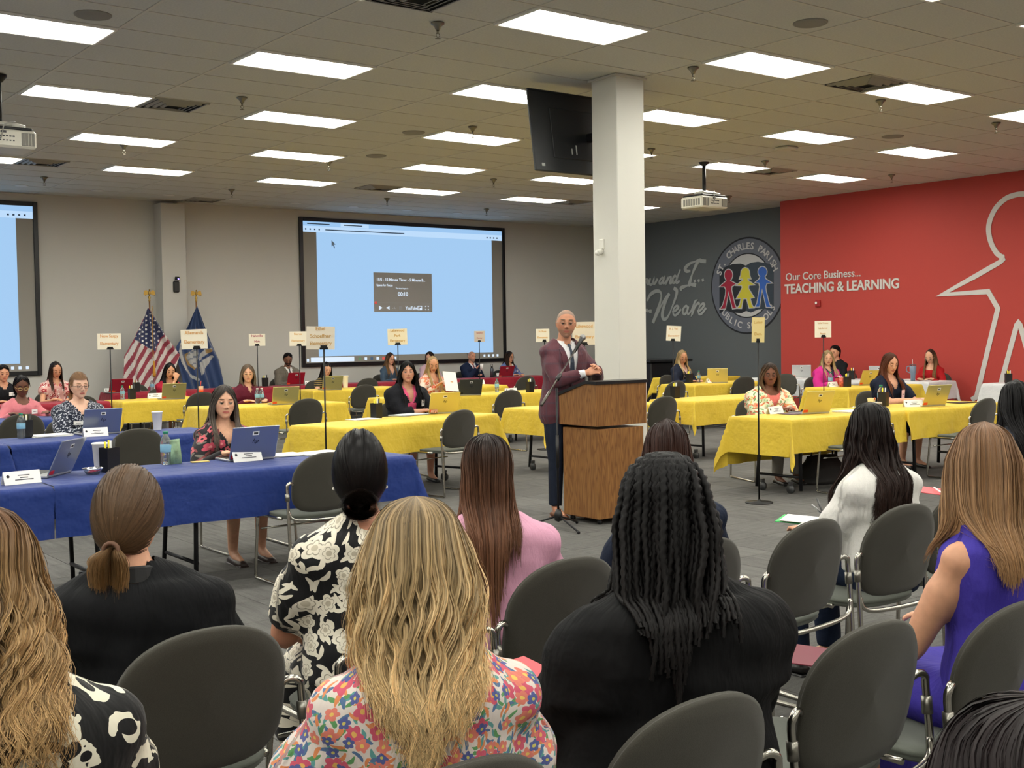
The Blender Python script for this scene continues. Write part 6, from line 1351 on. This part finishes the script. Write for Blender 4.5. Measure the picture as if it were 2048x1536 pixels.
            for i_, s_ in enumerate((-1, 1)):
                for a_, b_, r_ in ((nbp+A([s_*.02, .014, -.004]), sh[i_], .05+offm), (sh[i_], el[i_], .05*arm_g+offm)):
                    d_ = b_-a_; h_ = np.clip(((V-a_)@d_)/(d_@d_), 0, 1); c_ = a_+h_[:, None]*d_; v_ = V-c_; n_ = np.linalg.norm(v_, axis=1); mm = (n_ < r_) & (V[:, 2] < nb+.035)
                    di = v_/(n_[:, None]+1e-9); di[:, 1] += np.where(v_[:, 1] > -.0, .5, -.5); di[:, 2] = np.maximum(di[:, 2], 0); di /= np.linalg.norm(di, axis=1)[:, None]+1e-9; V = np.where(mm[:, None], c_+di*(r_+.4*np.asarray(ex).reshape(-1, 1) if np.ndim(ex) else r_), V)
            return V
        if hair['kind'] == 'env': envelope_hair(o, hc, Ry, hairm, {**hair, 'prof': [(a*hs, b_*hs, c_*hs, d_*hs) for a, b_, c_, d_ in hair['prof']]} if hs != 1 else hair, far, push)
        else: tied_hair(o, hc, Rh, hairm, hair, far)
    return o, dict(hc=hc, Rh=Rh, sh=sh, el=el, wr=wr, nb=nbp, up=up, fwd=fwd, P3=P3, p0=p0, L=L)
def count_tris(): return sum(len(o.data.polygons)*2 for o in bpy.data.objects if o.type == 'MESH' and o.data)
# hair envelopes: (height above head centre, half width, half depth, centre offset to the back)
SKULL = [(.134, .002, .002, .015), (.131, .03, .034, .012), (.12, .052, .062, .012), (.1, .068, .083, .012), (.07, .08, .101, .011), (.03, .086, .108, .01), (-.01, .087, .108, .012), (-.05, .084, .1, .016), (-.09, .078, .086, .024)]
def bob(wd=1., L=-.13): return SKULL[:6]+[(-.01, .093*wd, .11, .012), (-.06, .1*wd, .108, .018), (-.1, .102*wd, .1, .026), (-.14, .096*wd, .09, .03), (-.18, .09*wd, .08, .03)]
def longh(wd=1., back=.05, dep=.1): return SKULL[:6]+[(-.01, .092*wd, .11, .012), (-.06, .098*wd, .106, .02), (-.12, .102*wd, dep, .03), (-.2, .108*wd, dep, back*.8), (-.3, .112*wd, dep, back), (-.45, .105*wd, dep*.95, back)]
SHORT = SKULL
def mens(ph, front=.075, side=.0, back=-.085): c = np.cos(ph); return np.where(c > 0, side+(back-side)*c**.7, side+(front-side)*(-c)**3)
MO = [(.14, 0), (.1, 0), (.085, 12), (.07, 34), (.05, 52), (.02, 62), (0, 72), (-.05, 95)]
FO = [(.14, 0), (.1, 0), (.088, 6), (.07, 24), (.05, 36), (.03, 44), (.0, 50), (-.05, 54), (-.1, 50), (-.2, 42), (-.4, 38)]
FB = [(.14, 0), (.1, 8), (.08, 32), (.05, 48), (0, 60), (-.08, 72), (-.15, 92), (-.25, 105), (-.5, 110)]
# ---------------------------------------------------------------- people at the tables
def at_head(X, Y, Hh, rz, lean, headfwd=.03, standing=False, hs=1.):
    z0 = .95 if standing else .565; d = (Hh-.295*hs-z0)*math.tan(lean)+headfwd; return X-d*math.sin(rz), Y+d*math.cos(rz)
def seat_person(label, X, Y, Hh, rz=0., chair_label=None, lean=.08, headfwd=.03, hs=1., **k):
    x, y = at_head(X, Y, Hh, rz, lean, headfwd, hs=hs); r = person(label, x, y, rz, Hh, lean=lean, headfwd=headfwd, hs=hs, **k)
    if chair_label: chair(x-.03*math.sin(rz), y+.03*math.cos(rz), rz, chair_label, gf)
    return r
Lt, Md, Tn, Dk = ('dba88a', 'b5655b', '6b4a33'), ('cf9877', 'a85a50', '3f2c20'), ('b98263', '95524a', '2f211a'), ('6d4633', '6b3a33', '1d1512')
hm = {k: hair_mat(k, a, b, g, s) for k, a, b, g, s in (('greybrown', '3c3632', '6a5f57', .35, .45), ('strawberry', '7a5a3e', 'a07a52', .4, .3), ('black', '0e0c0d', '161314', .3, .3), ('darkbrown', '1d1512', '38261b', .35, .35), ('bob', '5a4a3b', '7b6a57', .4, .35), ('blonde', '957b54', 'c7aa76', .4, .3), ('ashblonde', '8c7550', 'c2a878', .4, .3), ('auburn', '4a2b1e', '6e3f2a', .35, .3), ('bobdark', '2a201b', '7a5e45', .35, .35), ('longbrown', '35241b', '8a6845', .35, .3), ('grey', '6f6a64', '8d8780', .5, .3))}
T_ = lambda m, **k: dict(m=m if not isinstance(m, str) else plain(m), **k)
W_ = (.07, .7, .065, .035, 'f1f0ec')
dfl = print_mat('dark_floral', 'flowers', '1d1a1e', dict(leaf=['6d6a62', '7a3f3f'], flower=[('b8475a', 'd98a8a'), ('c9626a', '1d1a1e')]), 9, size=.8)
seat_person('woman with long greying brown hair in a dark floral blouse at the front blue table', 3.5, 8.02, 1.236, chair_label=None, head=(-.22, .03, .04), tops=[T_(dfl, neck=('v', .08, .68), puff=.01, name='blouse')], sk=Lt,
            hair=dict(kind='env', prof=longh(1.05, .0, .095), open=FO, end=-.27, wave=.008, wl=.13, seed=1, n=800, k=18, w=.006, part=.0, clumps=50), hairm=hm['greybrown'], far=False, vx=.012, hands=[(-.14, -.36, .775), (.1, -.4, .775)], lid=.36, bottom=('1c1c22', 'skirt'), iris='4b4a3c', g=1.08, badge=(.1, .62, .05, .035, 'f1f0ec'), shoes='3a2e2c')
dash = print_mat('navy_dash', 'dash', '1b2233', dict(dash=['c9ccd4', 'b6bac6']), 42)
seat_person('woman with glasses and tied back hair in a navy patterned blouse', 3.45, 11.18, 1.285, chair_label='chair of the woman in a navy patterned blouse', head=(.08, .06, 0), tops=[T_(dash, neck=('v', .07, .78), puff=.018, name='blouse')], sk=('e0b49b', 'b0665f', '8a6a4a'), hair=dict(kind='tied', tie=(0, .1, -.05), tail=.2, nt=120, n=700, seed=2), hairm=hm['strawberry'], glasses=('1d1a20', .72, .024), g=1.3, w=1.1, arm_g=1.3, hands=[(-.03, -.36, .77), (.04, -.37, .77)], lid=.5, far=False, vx=.013, badge=(-.06, .62, .085, .035, 'f1f0ec'), bottom=('1c1c22', 'trousers'))
seat_person('woman with short black hair and glasses in a pink top at the left edge', 3.72, 14.15, 1.2, chair_label='chair of the woman in a pink top', head=(-.1, .3, 0), tops=[T_(print_mat('pink_marl', 'denim', 'c46a72', dict(line='e0929a')), neck=('round', .08, .86), name='top')], sk=Dk, hair=dict(kind='env', prof=bob(.98), open=MO, end=lambda p: np.where(np.cos(p) > -.3, -.1, .03), wave=.012, wl=.08, seed=3, w=.004), hairm=hm['black'], glasses=('c9b070', .6, .024), g=1.25, arm_g=1.2, hands=[(-.2, -.36, .78), (.2, -.34, .78)], lid=.7, badge=(.1, .66, .075, .05, 'f1f0ec'))
seat_person('woman in a pink and red floral ruffle sleeve top under the left screen', 5.15, 17.75, 1.3, chair_label='chair of the woman in a floral ruffle sleeve top', head=(.1, .38, 0), tops=[T_(print_mat('rose_floral', 'flowers', 'd8a79f', dict(flower=[('a4303c', 'e8c8b0'), ('f0e4dc', 'a4303c')]), 14), sleeve=.25, puff=.03, neck=('v', .07, .8), name='top')], sk=Md, hair=dict(kind='env', prof=longh(.95), open=FO, end=-.28, seed=4), hairm=hm['darkbrown'], lid=.8)
seat_person('person in black with a name badge cut by the left edge', 4.42, 17.75, 1.27, head=(0, .1, 0), tops=[T_('17181c', neck=('v', .07, .8), name='top')], sk=Md, hair=dict(kind='env', prof=SHORT, open=MO, end=mens), hairm=hm['black'], badge=(.09, .7, .09, .05, 'f1f0ec'), male=True)
seat_person('woman with wavy black hair in a red dress, chin resting on her hand', 6.73, 17.4, 1.245, chair_label='chair of the woman in a red dress', head=(-.12, .25, .1), lean=.2, tops=[T_('a81f38', sleeve=.55, neck=('v', .09, .72), name='dress')], sk=Md, hair=dict(kind='env', prof=longh(1.08, .02), open=FO, end=-.26, wave=.012, wl=.1, seed=5), hairm=hm['black'], hands=[(.02, -.28, 1.0), (.1, -.35, .78)], hup=(0, -1, .3), curl=(1.2, .4), lid=.8, g=1.15)
seat_person('woman with a grey brown bob and glasses in a maroon blouse', 6.74, 14.65, 1.245, chair_label='chair of the woman with a grey brown bob', head=(-.35, .06, 0), tops=[T_('5e1a2c', neck=('v', .05, .72), name='blouse')], sk=Lt, hair=dict(kind='env', prof=bob(1.08), open=FO, end=-.145, jit=.015, seed=6), hairm=hm['bob'], glasses=('c8a878', .7, .023), badge=(.1, .74, .075, .042, 'f1f0ec'), lid=.5, hands=[(-.15, -.3, .77), (.12, -.34, .77)])
seat_person('bearded man in a grey checked suit at a red laptop', 10.07, 20.12, 1.325, chair_label='chair of the bearded man in grey', head=(-.3, .38, 0), tops=[T_('e4e2de', neck=('v', .03, .9), name='shirt', collar='e4e2de', tie='1d1d24'), T_(print_mat('grey_check', 'plaid', '6b6459', dict(line='4d483f'), 22), neck=('open', .075, .5, .0), lapel=True, name='jacket')], sk=('7a5340', '7a4a42', '15100e'), skk=dict(beard='14100e', beardz=-.03), hair=dict(kind='env', prof=SHORT, open=MO, end=mens, seed=7, w=.003), hairm=hm['black'], male=True, w=1.18, g=1.15, arm_g=1.2, lid=.85)
seat_person('woman with long black hair and fringe in a black and gold striped top', 9.84, 18.2, 1.175, chair_label='chair of the woman with a black fringe', head=(-.05, .3, 0), lean=.22, tops=[T_(print_mat('gold_stripe', 'stripe', '151416', dict(line='8a7443'), 30), sleeve=.22, neck=('round', .08, .86), name='top')], sk=Lt, hair=dict(kind='env', prof=longh(1.0, .02), open=[(.14, 0), (.06, 4), (.04, 42), (0, 50), (-.1, 48), (-.3, 40)], end=-.27, seed=8), hairm=hm['black'], lid=.75)
seat_person('woman with long wavy hair and glasses in a denim jacket', 12.3, 20.1, 1.29, chair_label='chair of the woman in a denim jacket', head=(.05, .15, .05), tops=[T_(print_mat('denim', 'denim', '2f4254', dict(line='5b7389')), neck=('open', .07, .6, .0), name='jacket')], sk=Lt, hair=dict(kind='env', prof=longh(1.0), open=FO, end=-.3, wave=.01, wl=.09, seed=9), hairm=hm['longbrown'], glasses=('3a2a24', .7, .023), lid=.6)
seat_person('woman with wavy black hair in a black cardigan over a hot pink blouse', 6.98, 11.05, 1.305, rz=-.15, chair_label='chair of the woman in a black cardigan', head=(-.3, -.08, 0), tops=[T_(print_mat('hot_pink', 'denim', 'e0487c', dict(line='f07aa0')), sleeve=.3, neck=('v', .045, .62), name='blouse', fold=.009), T_('14151b', neck=('open', .1, .62, .05), name='cardigan', off=.022)], sk=('c9937a', 'a55f56', '2a1c17'), hair=dict(kind='env', prof=longh(1.16, .02), open=FO, end=-.25, wave=.014, wl=.15, seed=10, n=800, k=18, w=.0065), hairm=hm['black'], g=1.3, w=1.12, arm_g=1.35, hands=[(.06, -.38, .775), (.16, -.4, .775)], lid=.62, far=False, vx=.014, badge=(.125, .64, .05, .07, 'f3f2ee'), bottom=('3a2226', 'skirt'), shoes='17161a')
seat_person('woman with dark bob in a pale pink blouse behind the blonde', 13.2, 20.05, 1.29, chair_label='chair of the half hidden woman in pale pink', head=(-.9, .1, 0), tops=[T_('c9a6b0', neck=('v', .06, .75), name='blouse', puff=.01)], sk=Lt, hair=dict(kind='env', prof=bob(.98), open=FO, end=-.16, seed=11), hairm=hm['darkbrown'], earring=True)
seat_person('blonde woman in an orange floral blouse reading a sheet of paper', 9.73, 14.7, 1.29, chair_label='chair of the blonde woman reading', head=(-.3, .42, 0), tops=[T_(print_mat('orange_floral', 'flowers', 'd9c2b4', dict(flower=[('c8583c', 'e6d6c6'), ('d98a66', 'c8583c')]), 15), neck=('v', .07, .74), name='blouse')], sk=Md, hair=dict(kind='env', prof=longh(1.0, .0), open=FO, end=-.34, seed=12, wave=.006), hairm=hm['blonde'], hands=[(-.12, -.34, .86), (.14, -.34, .86)], lid=.8)
o = MB().box((0, 0, 0), (.25, .003, .3), R=Matrix.Rotation(-.35, 3, 'X')).build('paper_sheet', WHITE, None, (9.8, 14.33, .92), (0, .1, .1)); tag(o, 'white sheet of paper held up by the blonde woman', 'paper')
seat_person('bald man in a navy suit and red tie holding a white cup', 14.3, 20.12, 1.29, chair_label='chair of the bald man', head=(.1, .05, 0), tops=[T_('e6e6e8', neck=('v', .03, .9), name='shirt', collar='e6e6e8', tie='7e1f33'), T_('17213a', neck=('open', .08, .5, .0), lapel=True, name='jacket')], sk=('c98f73', 'a2584c', '6a5546'), skk=dict(beard='9a7f6e', beardz=-.04, crop='a27862'), male=True, w=1.15, g=1.15, arm_g=1.15, hands=[(-.05, -.3, .92), (.12, -.22, .78)], lid=.5, badge=(.13, .72, .07, .06, 'f1f0ec'), hairm=None)
o = MB().lathe([(0, 0), (.028, 0), (.04, .12), (0, .12)], seg=16).build('paper_cup', foam, None, (14.26, 19.72, .9)); tag(o, 'white cup in the hand of the bald man', 'cup')
seat_person('woman with long dark hair and glasses in a pale blue blazer', 15.28, 20.1, 1.26, chair_label='chair of the woman in a blue blazer', head=(.25, .15, 0), tops=[T_('e2e0de', neck=('v', .05, .8), name='blouse'), T_('6a78a6', neck=('open', .09, .45, .0), lapel=True, name='blazer')], sk=Md, hair=dict(kind='env', prof=longh(.97), open=FO, end=-.25, seed=13), hairm=hm['darkbrown'], glasses=('2a2022', .7, .023), badge=(.12, .68, .06, .045, 'f1f0ec'), lid=.6)
seat_person('woman with shoulder length blonde hair and glasses in a navy blazer', 14.8, 14.5, 1.29, chair_label='chair of the woman in a navy blazer', head=(-.35, .42, 0), tops=[T_('d9b8ae', neck=('v', .05, .8), name='blouse'), T_('1c2233', neck=('open', .085, .4, .0), lapel=True, name='blazer')], sk=Md, hair=dict(kind='env', prof=longh(.98, .0), open=FO, end=-.27, wave=.008, seed=14), hairm=hm['ashblonde'], glasses=('9a5a4a', .7, .023), badge=(.12, .55, .05, .06, 'f1f0ec'), lid=.75)
bl = print_mat('blazer_floral', 'flowers', 'e2dcc0', dict(leaf=['6f9a62', 'd8c46a', 'c8664a'], flower=[('e2906a', 'd45a48'), ('c8dcb4', '7fae86')]), 12, size=.9)
seat_person('woman with a dark bob and round glasses in a floral blazer', 9.69, 8.22, 1.24, rz=-.35, chair_label='chair of the woman in a floral blazer', head=(-.35, .1, 0), tops=[T_('e27a70', neck=('round', .085, .88), name='top', sleeve=.4), T_(bl, neck=('open', .1, .62, .06), name='blazer', off=.024, fold=.006)], sk=('7c4f3b', '7a443c', '1a1210'), hair=dict(kind='env', prof=bob(1.14), open=FO, end=-.15, jit=.015, seed=15, n=800, k=18, w=.006), hairm=hm['bobdark'], glasses=('3d2a20', 1., .025), g=1.35, w=1.15, arm_g=1.3, hands=[(-.05, -.38, .775), (.06, -.38, .775)], lid=.75, far=False, vx=.013, bottom=('8d8a84', 'trousers'), shoes='14100f')
seat_person('blonde woman in a bright magenta blazer in front of the red wall', 15.2, 11.72, 1.275, rz=-.35, chair_label='chair of the woman in a magenta blazer', head=(-.4, .08, 0), tops=[T_('3a3f4a', neck=('v', .05, .82), name='blouse'), T_('c02a80', neck=('open', .08, .45, .0), lapel=True, name='blazer')], sk=Lt, hair=dict(kind='env', prof=longh(1.12, .03), open=FO, end=-.2, wave=.01, seed=16), hairm=hm['ashblonde'], g=1.2, arm_g=1.2, badge=(.12, .7, .075, .05, 'f1f0ec'))
seat_person('person in black behind the magenta blazer woman', 17.52, 13.35, 1.32, rz=-PI/2, head=(0, .1, 0), chair_label='chair of the person in black by the red wall', tops=[T_('15161a', neck=('v', .05, .85), name='jacket')], sk=Md, hair=dict(kind='env', prof=SHORT, open=MO, end=mens, seed=17), hairm=hm['black'], male=True, w=1.15)
seat_person('woman with auburn hair in a navy dress typing on a laptop', 11.78, 8.2, 1.306, rz=-.25, chair_label='chair of the woman with auburn hair', head=(-.1, .28, 0), tops=[T_('161c2e', neck=('v', .07, .7), sleeve=.42, puff=.01, name='dress')], sk=('d7a083', 'b0655b', '5a3a28'), hair=dict(kind='env', prof=longh(1.0, .0), open=FO, end=-.27, jit=.03, seed=18, n=800, k=18, w=.006), hairm=hm['auburn'], g=1.2, w=1.08, arm_g=1.2, hands=[(.0, -.42, .775), (.16, -.42, .775)], lid=.85, far=False, vx=.013, badge=(.07, .6, .06, .1, 'e9c6cc'), bottom=('161c2e', 'skirt'))
seat_person('woman with long brown hair and glasses in a red sweater writing', 17.5, 11.4, 1.25, rz=-PI/2+.25, chair_label='chair of the woman in a red sweater', head=(-.1, .5, 0), lean=.22, tops=[T_('a81a1e', neck=('round', .08, .86), name='sweater')], sk=Lt, hair=dict(kind='env', prof=longh(.98, .0), open=FO, end=-.36, wave=.008, seed=19), hairm=hm['longbrown'], glasses=('c0a890', .7, .023), lid=.85)
# ---------------------------------------------------------------- the speaker
jk = print_mat('speaker_jacket', 'plaid', '5a323b', dict(line='3c3f4c'), 9)
x, y = at_head(6.48, 7.72, 1.80, -.12, .03, .035, True)
sp_, J = person('grey haired man with glasses in a maroon checked jacket speaking at the lectern', x, y, -.12, 1.80, lean=.03, headfwd=.035, standing=True, male=True, w=1.03, g=1.15, arm_g=1.0, far=False, vx=.011, head=(-.5, .05, .04), sk=('c48a6c', 'a25c4e', '6b5848'), skk=dict(beard='96705c', beardz=-.045, crop='7d7064'),
    hands=[(.03, -.30, 1.245), (.17, -.26, 1.27)], hup=(-.2, -.75, .65), curl=(.55, .45), elbow=[(-.75, .1, -1), (.75, .1, -1)], tops=[T_('e9e8ea', neck=('v', .028, .93), name='shirt', collar='ecebee', tie='2b3648', off=.008, vx=.011, t0=-.05), T_(jk, neck=('open', .085, .28, .0), lapel=True, name='jacket', off=.021, t0=-.26, vx=.0095, fold=.005, sleeve=.96)],
    bottom=('1b2231', 'trousers'), glasses=('8a7a66', .55, .025), lid=.5, shoes='6b4028', knees=[(-.1, -.02, .5), (.1, -.02, .5)],
    hair=None, hs=1.08)
b = MB(); b.box(J['wr'][0]+np.array([0, .01, 0]), (.01, .01, .01)); 
for o_ in [o_ for o_ in bpy.data.objects if o_.parent == sp_ and o_.name.startswith('top')]: pass
# ---------------------------------------------------------------- the audience seen from behind
def aud(label, X, Y, Hh, turn, hyaw, **k):
    rz = PI-turn; ln = k.pop('lean', .07); hf = k.pop('headfwd', .04); x, y = at_head(X, Y, Hh, rz, ln, hf); sw = k.get('sway', 0); x, y = x-sw*math.cos(rz), y-sw*math.sin(rz)
    return person(label, x, y, rz, Hh, lean=ln, headfwd=hf, far=False, lowface=True, vx=k.pop('vx', .018), head=(-hyaw, k.pop('pit', .05), k.pop('rol', 0)), **k)
lap = [(-.1, -.34, .66), (.12, -.34, .66)]
fh = {k: hair_mat(k, a, b, g, s) for k, a, b, g, s in (('curly', '573d29', 'a3845a', .4, .85), ('pony', '54402e', '8a6a45', .38, .3), ('bunblack', '0f0d0e', '33261f', .28, .35), ('wavyblonde', '7b684c', 'c2a679', .4, .85), ('longred', '1f1614', '6d4a36', .3, .4), ('twists', '0e0d0e', '141212', .45, .4), ('brownred', '2a1b18', '4d3026', .3, .35), ('wavydark', '0d0b0c', '2e211d', .3, .35), ('ginger', '70523a', '94714e', .36, .5), ('jet', '0b0a0c', '131113', .28, .35), ('darkcurl', '1b1516', '2a2122', .42, .35))}
leo = print_mat('leopard', 'leopard', '101012', dict(spot='e6e1cd'), 21)
bwf = print_mat('black_white_floral', 'flowers', '111114', dict(leaf=['e4ddcb', 'e4ddcb'], flower=[('ece5d4', 'cbc2ac'), ('e4ddcb', 'b9b09c')]), 11.5, size=1.08, extra='a39c8a')
brf = print_mat('bright_floral', 'flowers', 'ddd2cb', dict(leaf=['5f9a98', '5f965f', '56739a', 'dd8a5a'], flower=[('cf5a70', 'e0b060'), ('de8070', 'e8c468'), ('56609a', 'd0c468')]), 21, size=.9)
aud('woman with long curly golden brown hair in a black and white spotted top', .46, 2.02, 1.285, .2, .1, tops=[T_(leo, sleeve=.34, puff=.012, neck=('round', .05, .97), vx=.0125, fold=.005, name='top')], sk=('c58d63', 'a85a50', '5a4030'), hands=lap, w=1.12, g=1.2, arm_g=1.15, bottom=('1a1a1e', 'trousers'),
    hair=dict(kind='env', prof=SKULL[:6]+[(-.01, .096, .115, .012), (-.08, .112, .12, .03), (-.15, .122, .115, .05), (-.25, .125, .11, .065), (-.36, .12, .1, .075), (-.45, .1, .09, .08)], open=FB, end=lambda p: -.18-.17*np.clip(np.sin(p)*1.5-.2, 0, 1), jit=.05, wave=.02, wl=.08, curl=.0025, clumps=110, pull=.8, n=3300, k=44, w=.0034, messy=.8, seed=41, under=-.3), hairm=fh['curly'])
aud('woman with a light brown low ponytail in a black blazer', 1.085, 3.12, 1.215, .25, .48, tops=[T_('0f1013', neck=('round', .05, .97), vx=.0125, name='blazer', rise=.032, collar='101114')], sk=('d8a183', 'a85a50', '5a4030'), hands=lap, w=1.25, g=1.2, arm_g=1.3, sway=.06, bottom=('111216', 'trousers'), hair=dict(kind='tied', tie=(0, .108, -.085), tail=.135, nt=700, n=2600, seed=42, radii=(.089, .11, .131), band='6a4a38'), hairm=fh['pony'])
aud('woman with a black low bun in a black blouse with white flowers', 1.84, 3.2, 1.26, .3, .23, tops=[T_(bwf, sleeve=.42, puff=.014, neck=('round', .05, .97), vx=.0125, fold=.006, name='blouse')], sk=('c0876c', 'a85a50', '2a2020'), hands=lap, w=1.02, g=1.15, arm_g=1.35, earring=True, bottom=(bwf, 'long'), hair=dict(kind='tied', tie=(.0, .1, -.085), bun=.044, n=2400, seed=43, radii=(.084, .106, .131)), hairm=fh['bunblack'])
aud('woman with long wavy blonde hair in a bright floral blouse, centre foreground', 1.15, 1.80, 1.258, .35, .25, tops=[T_(brf, sleeve=.5, puff=.03, neck=('round', .05, .97), vx=.011, fold=.006, name='blouse')], sk=('d8a183', 'a85a50', '5a4030'), hands=lap, w=.95, g=1.08, arm_g=1.0, sway=-.02, bottom=('c8b8a8', 'trousers'),
    hair=dict(kind='env', prof=SKULL[:5]+[(.03, .096, .112, .012), (-.01, .104, .118, .014), (-.08, .112, .118, .028), (-.15, .11, .108, .045), (-.21, .092, .09, .062), (-.27, .062, .07, .075), (-.36, .035, .05, .08)], open=FB, end=lambda p: -.2-.11*np.clip(np.cos(p), 0, 1), jit=.035, wave=.019, wl=.12, curl=.001, clumps=60, pull=.75, n=4300, k=31, w=.0034, messy=1.2, seed=44, under=-.27), hairm=fh['wavyblonde'])
aud('woman with very long straight brown hair in a pink blouse', 2.33, 3.2, 1.222, .4, .25, tops=[T_('d79fb8', sleeve=.6, puff=.02, neck=('round', .05, .97), name='blouse')], sk=Lt, hands=lap, w=1.08, g=1.1, arm_g=1.2, bottom=('2a2d38', 'trousers'),
    hair=dict(kind='env', prof=longh(.9, .07, .07)+[(-.6, .08, .06, .08)], open=FB, end=lambda p: -.2-.22*np.clip(np.cos(p), 0, 1), jit=.05, wave=.003, clumps=26, pull=.75, n=1900, k=22, w=.0045, seed=45, under=-.14), hairm=fh['longred'])
aud('large woman in black with long black rope twists, centre right foreground', 1.83, 1.85, 1.278, .28, .52, tops=[T_('08080a', neck=('round', .045, .975), vx=.011, name='top', fold=.006)], sk=('5a3828', '6b3a33', '120e0d'), hands=lap, w=1.22, g=1.55, arm_g=1.7, sway=-.05, bottom=('0c0c0e', 'trousers'),
    hair=dict(kind='env', prof=[(a, b*1.02, c*1.02, d) for a, b, c, d in SKULL[:6]]+[(-.01, .1, .118, .014), (-.08, .106, .12, .03), (-.15, .114, .12, .05), (-.25, .125, .115, .075), (-.36, .13, .105, .1)], open=FB, end=lambda p: -.17-.1*np.clip(np.cos(p), 0, 1), jit=.035, wave=.005, wl=.2, clumps=200, pull=0, n=135, k=84, rope=.0084, seed=46, messy=3.5), hairm=fh['twists'])
aud('woman with long smooth dark brown hair in a navy jacket behind the twists', 3.1, 3.12, 1.235, .45, .3, tops=[T_('1d2638', neck=('round', .05, .97), name='jacket', rise=.03)], sk=Lt, hands=lap, w=1.0, g=1.0, bottom=('1b2233', 'trousers'), hair=dict(kind='env', prof=longh(1.02, .06, .085), open=FB, end=-.33, jit=.03, n=1500, k=18, w=.0048, seed=47, clumps=50, pull=.4, under=-.3), hairm=fh['brownred'])
aud('woman with long wavy near black hair in a white blazer', 4.33, 3.12, 1.24, .05, .65, tops=[T_('d9d7d2', neck=('round', .05, .97), vx=.0125, name='blazer', fold=.007, off=.014, t0=-.08, rise=.03)], sk=Md, hands=[(-.25, -.38, .68), (.1, -.36, .66)], w=1.08, g=1.1, arm_g=1.2, bottom=('1f2a40', 'trousers'), hair=dict(kind='env', prof=longh(1.1, .07, .09), open=FB, end=-.35, jit=.06, wave=.02, wl=.14, clumps=26, pull=.85, n=1900, k=26, w=.0045, seed=48, under=-.2), hairm=fh['wavydark'])
vio = plain('4338a0', .7)
aud('woman with straight ginger brown hair in a purple sleeveless dress', 3.02, 1.80, 1.29, .18, .72, tops=[T_(vio, sleeve=0, neck=('round', .05, .97), vx=.0125, name='dress', fold=.006)], sk=('d09b7c', 'a85a50', '5a4030'), hands=[(-.15, -.34, .68), (.1, -.34, .66)], w=1.02, g=1.05, arm_g=1.02, bottom=(vio, 'long'),
    hair=dict(kind='env', prof=SKULL[:5]+[(.03, .1, .114, .01), (-.02, .106, .118, .014), (-.1, .114, .118, .03), (-.18, .118, .11, .045), (-.3, .112, .09, .06), (-.4, .1, .08, .065)], open=FB, end=lambda p: -.2-.07*np.clip(np.cos(p), 0, 1), jit=.02, wave=.002, clumps=70, pull=.45, n=2500, k=22, w=.0042, seed=49, under=-.2), hairm=fh['ginger'])
aud('woman with straight jet black hair at the right edge of the picture', 6.5, 3.68, 1.255, .3, .25, tops=[T_('2a2c33', neck=('round', .05, .97), name='top')], sk=Md, hands=lap, bottom=('222428', 'trousers'), hair=dict(kind='env', prof=longh(1.08, .05), open=FB, end=-.3, n=1000, k=16, w=.006, seed=50, under=-.28), hairm=fh['jet'])
aud('person with dark hair of whom only the crown shows in the bottom right corner', .93, .5, 1.242, .4, .3, tops=[T_('25262b', neck=('round', .05, .97), name='top')], sk=Md, hands=lap, bottom=('222428', 'trousers'), hair=dict(kind='env', prof=[(a, b*1.12, c*1.1, d) for a, b, c, d in SKULL[:7]]+[(-.08, .1, .11, .03), (-.2, .1, .1, .04)], open=FB, end=-.15, n=1500, k=20, w=.004, wave=.006, wl=.06, curl=.002, clumps=90, seed=51), hairm=fh['darkcurl'])
# things the audience holds
def flat_thing(name, label, cat, X, Y, Z, w, d, rz, m, tilt=0., th=.004):
    o = MB().box((0, 0, 0), (w, d, th), b=.001).build(name, m, None, (X, Y, Z), (tilt, 0, rz)); return tag(o, label, cat)
def fold(px, py, z, *r, **k):
    X, Y = at(px, py, z); return flat_thing(r[0], r[1], r[2], X, Y, z, *r[3:], **k)
fold(1890, 985, .70, 'folder', 'red folder on the lap beside the ginger haired woman', 'folder', .24, .31, .5, mat('folder_coral', 'd2545c', .6), .1)
fold(1622, 1042, .65, 'folder', 'green edged folder on the lap of the white blazer woman', 'folder', .23, .3, .5, mat('folder_green', '35b25a', .6), .05)
fold(1624, 1040, .66, 'paper_sheet', 'white sheets inside the green edged folder', 'paper', .2, .27, .5, WHITE, .05)
fold(1078, 1372, .64, 'folder', 'red folder between the blonde woman and the woman with twists', 'folder', .22, .3, .2, mat('folder_coral', 'd2545c', .6), .2)
fold(1650, 1316, .62, 'folder', 'dark red folder on the lap of the purple dress woman', 'folder', .2, .28, .4, mat('folder_wine', '6e1f33', .6), .02)
def pen(px0, py0, z0, px1, py1, z1, lab, m):
    a, b_ = at(px0, py0, z0), at(px1, py1, z1); tag(MB().cyl((*a, z0), (*b_, z1), .0045, seg=8).build('pen', m), lab, 'pen')
pen(1868, 975, .722, 1890, 990, .722, 'white and black pen resting on the red folder', WHITE)
pen(1648, 1030, .74, 1624, 1010, .79, 'silver pen held up by the white blazer woman', steel); pen(1648, 1032, .74, 1634, 998, .80, 'dark pen crossing the silver pen of the white blazer woman', BLACK)
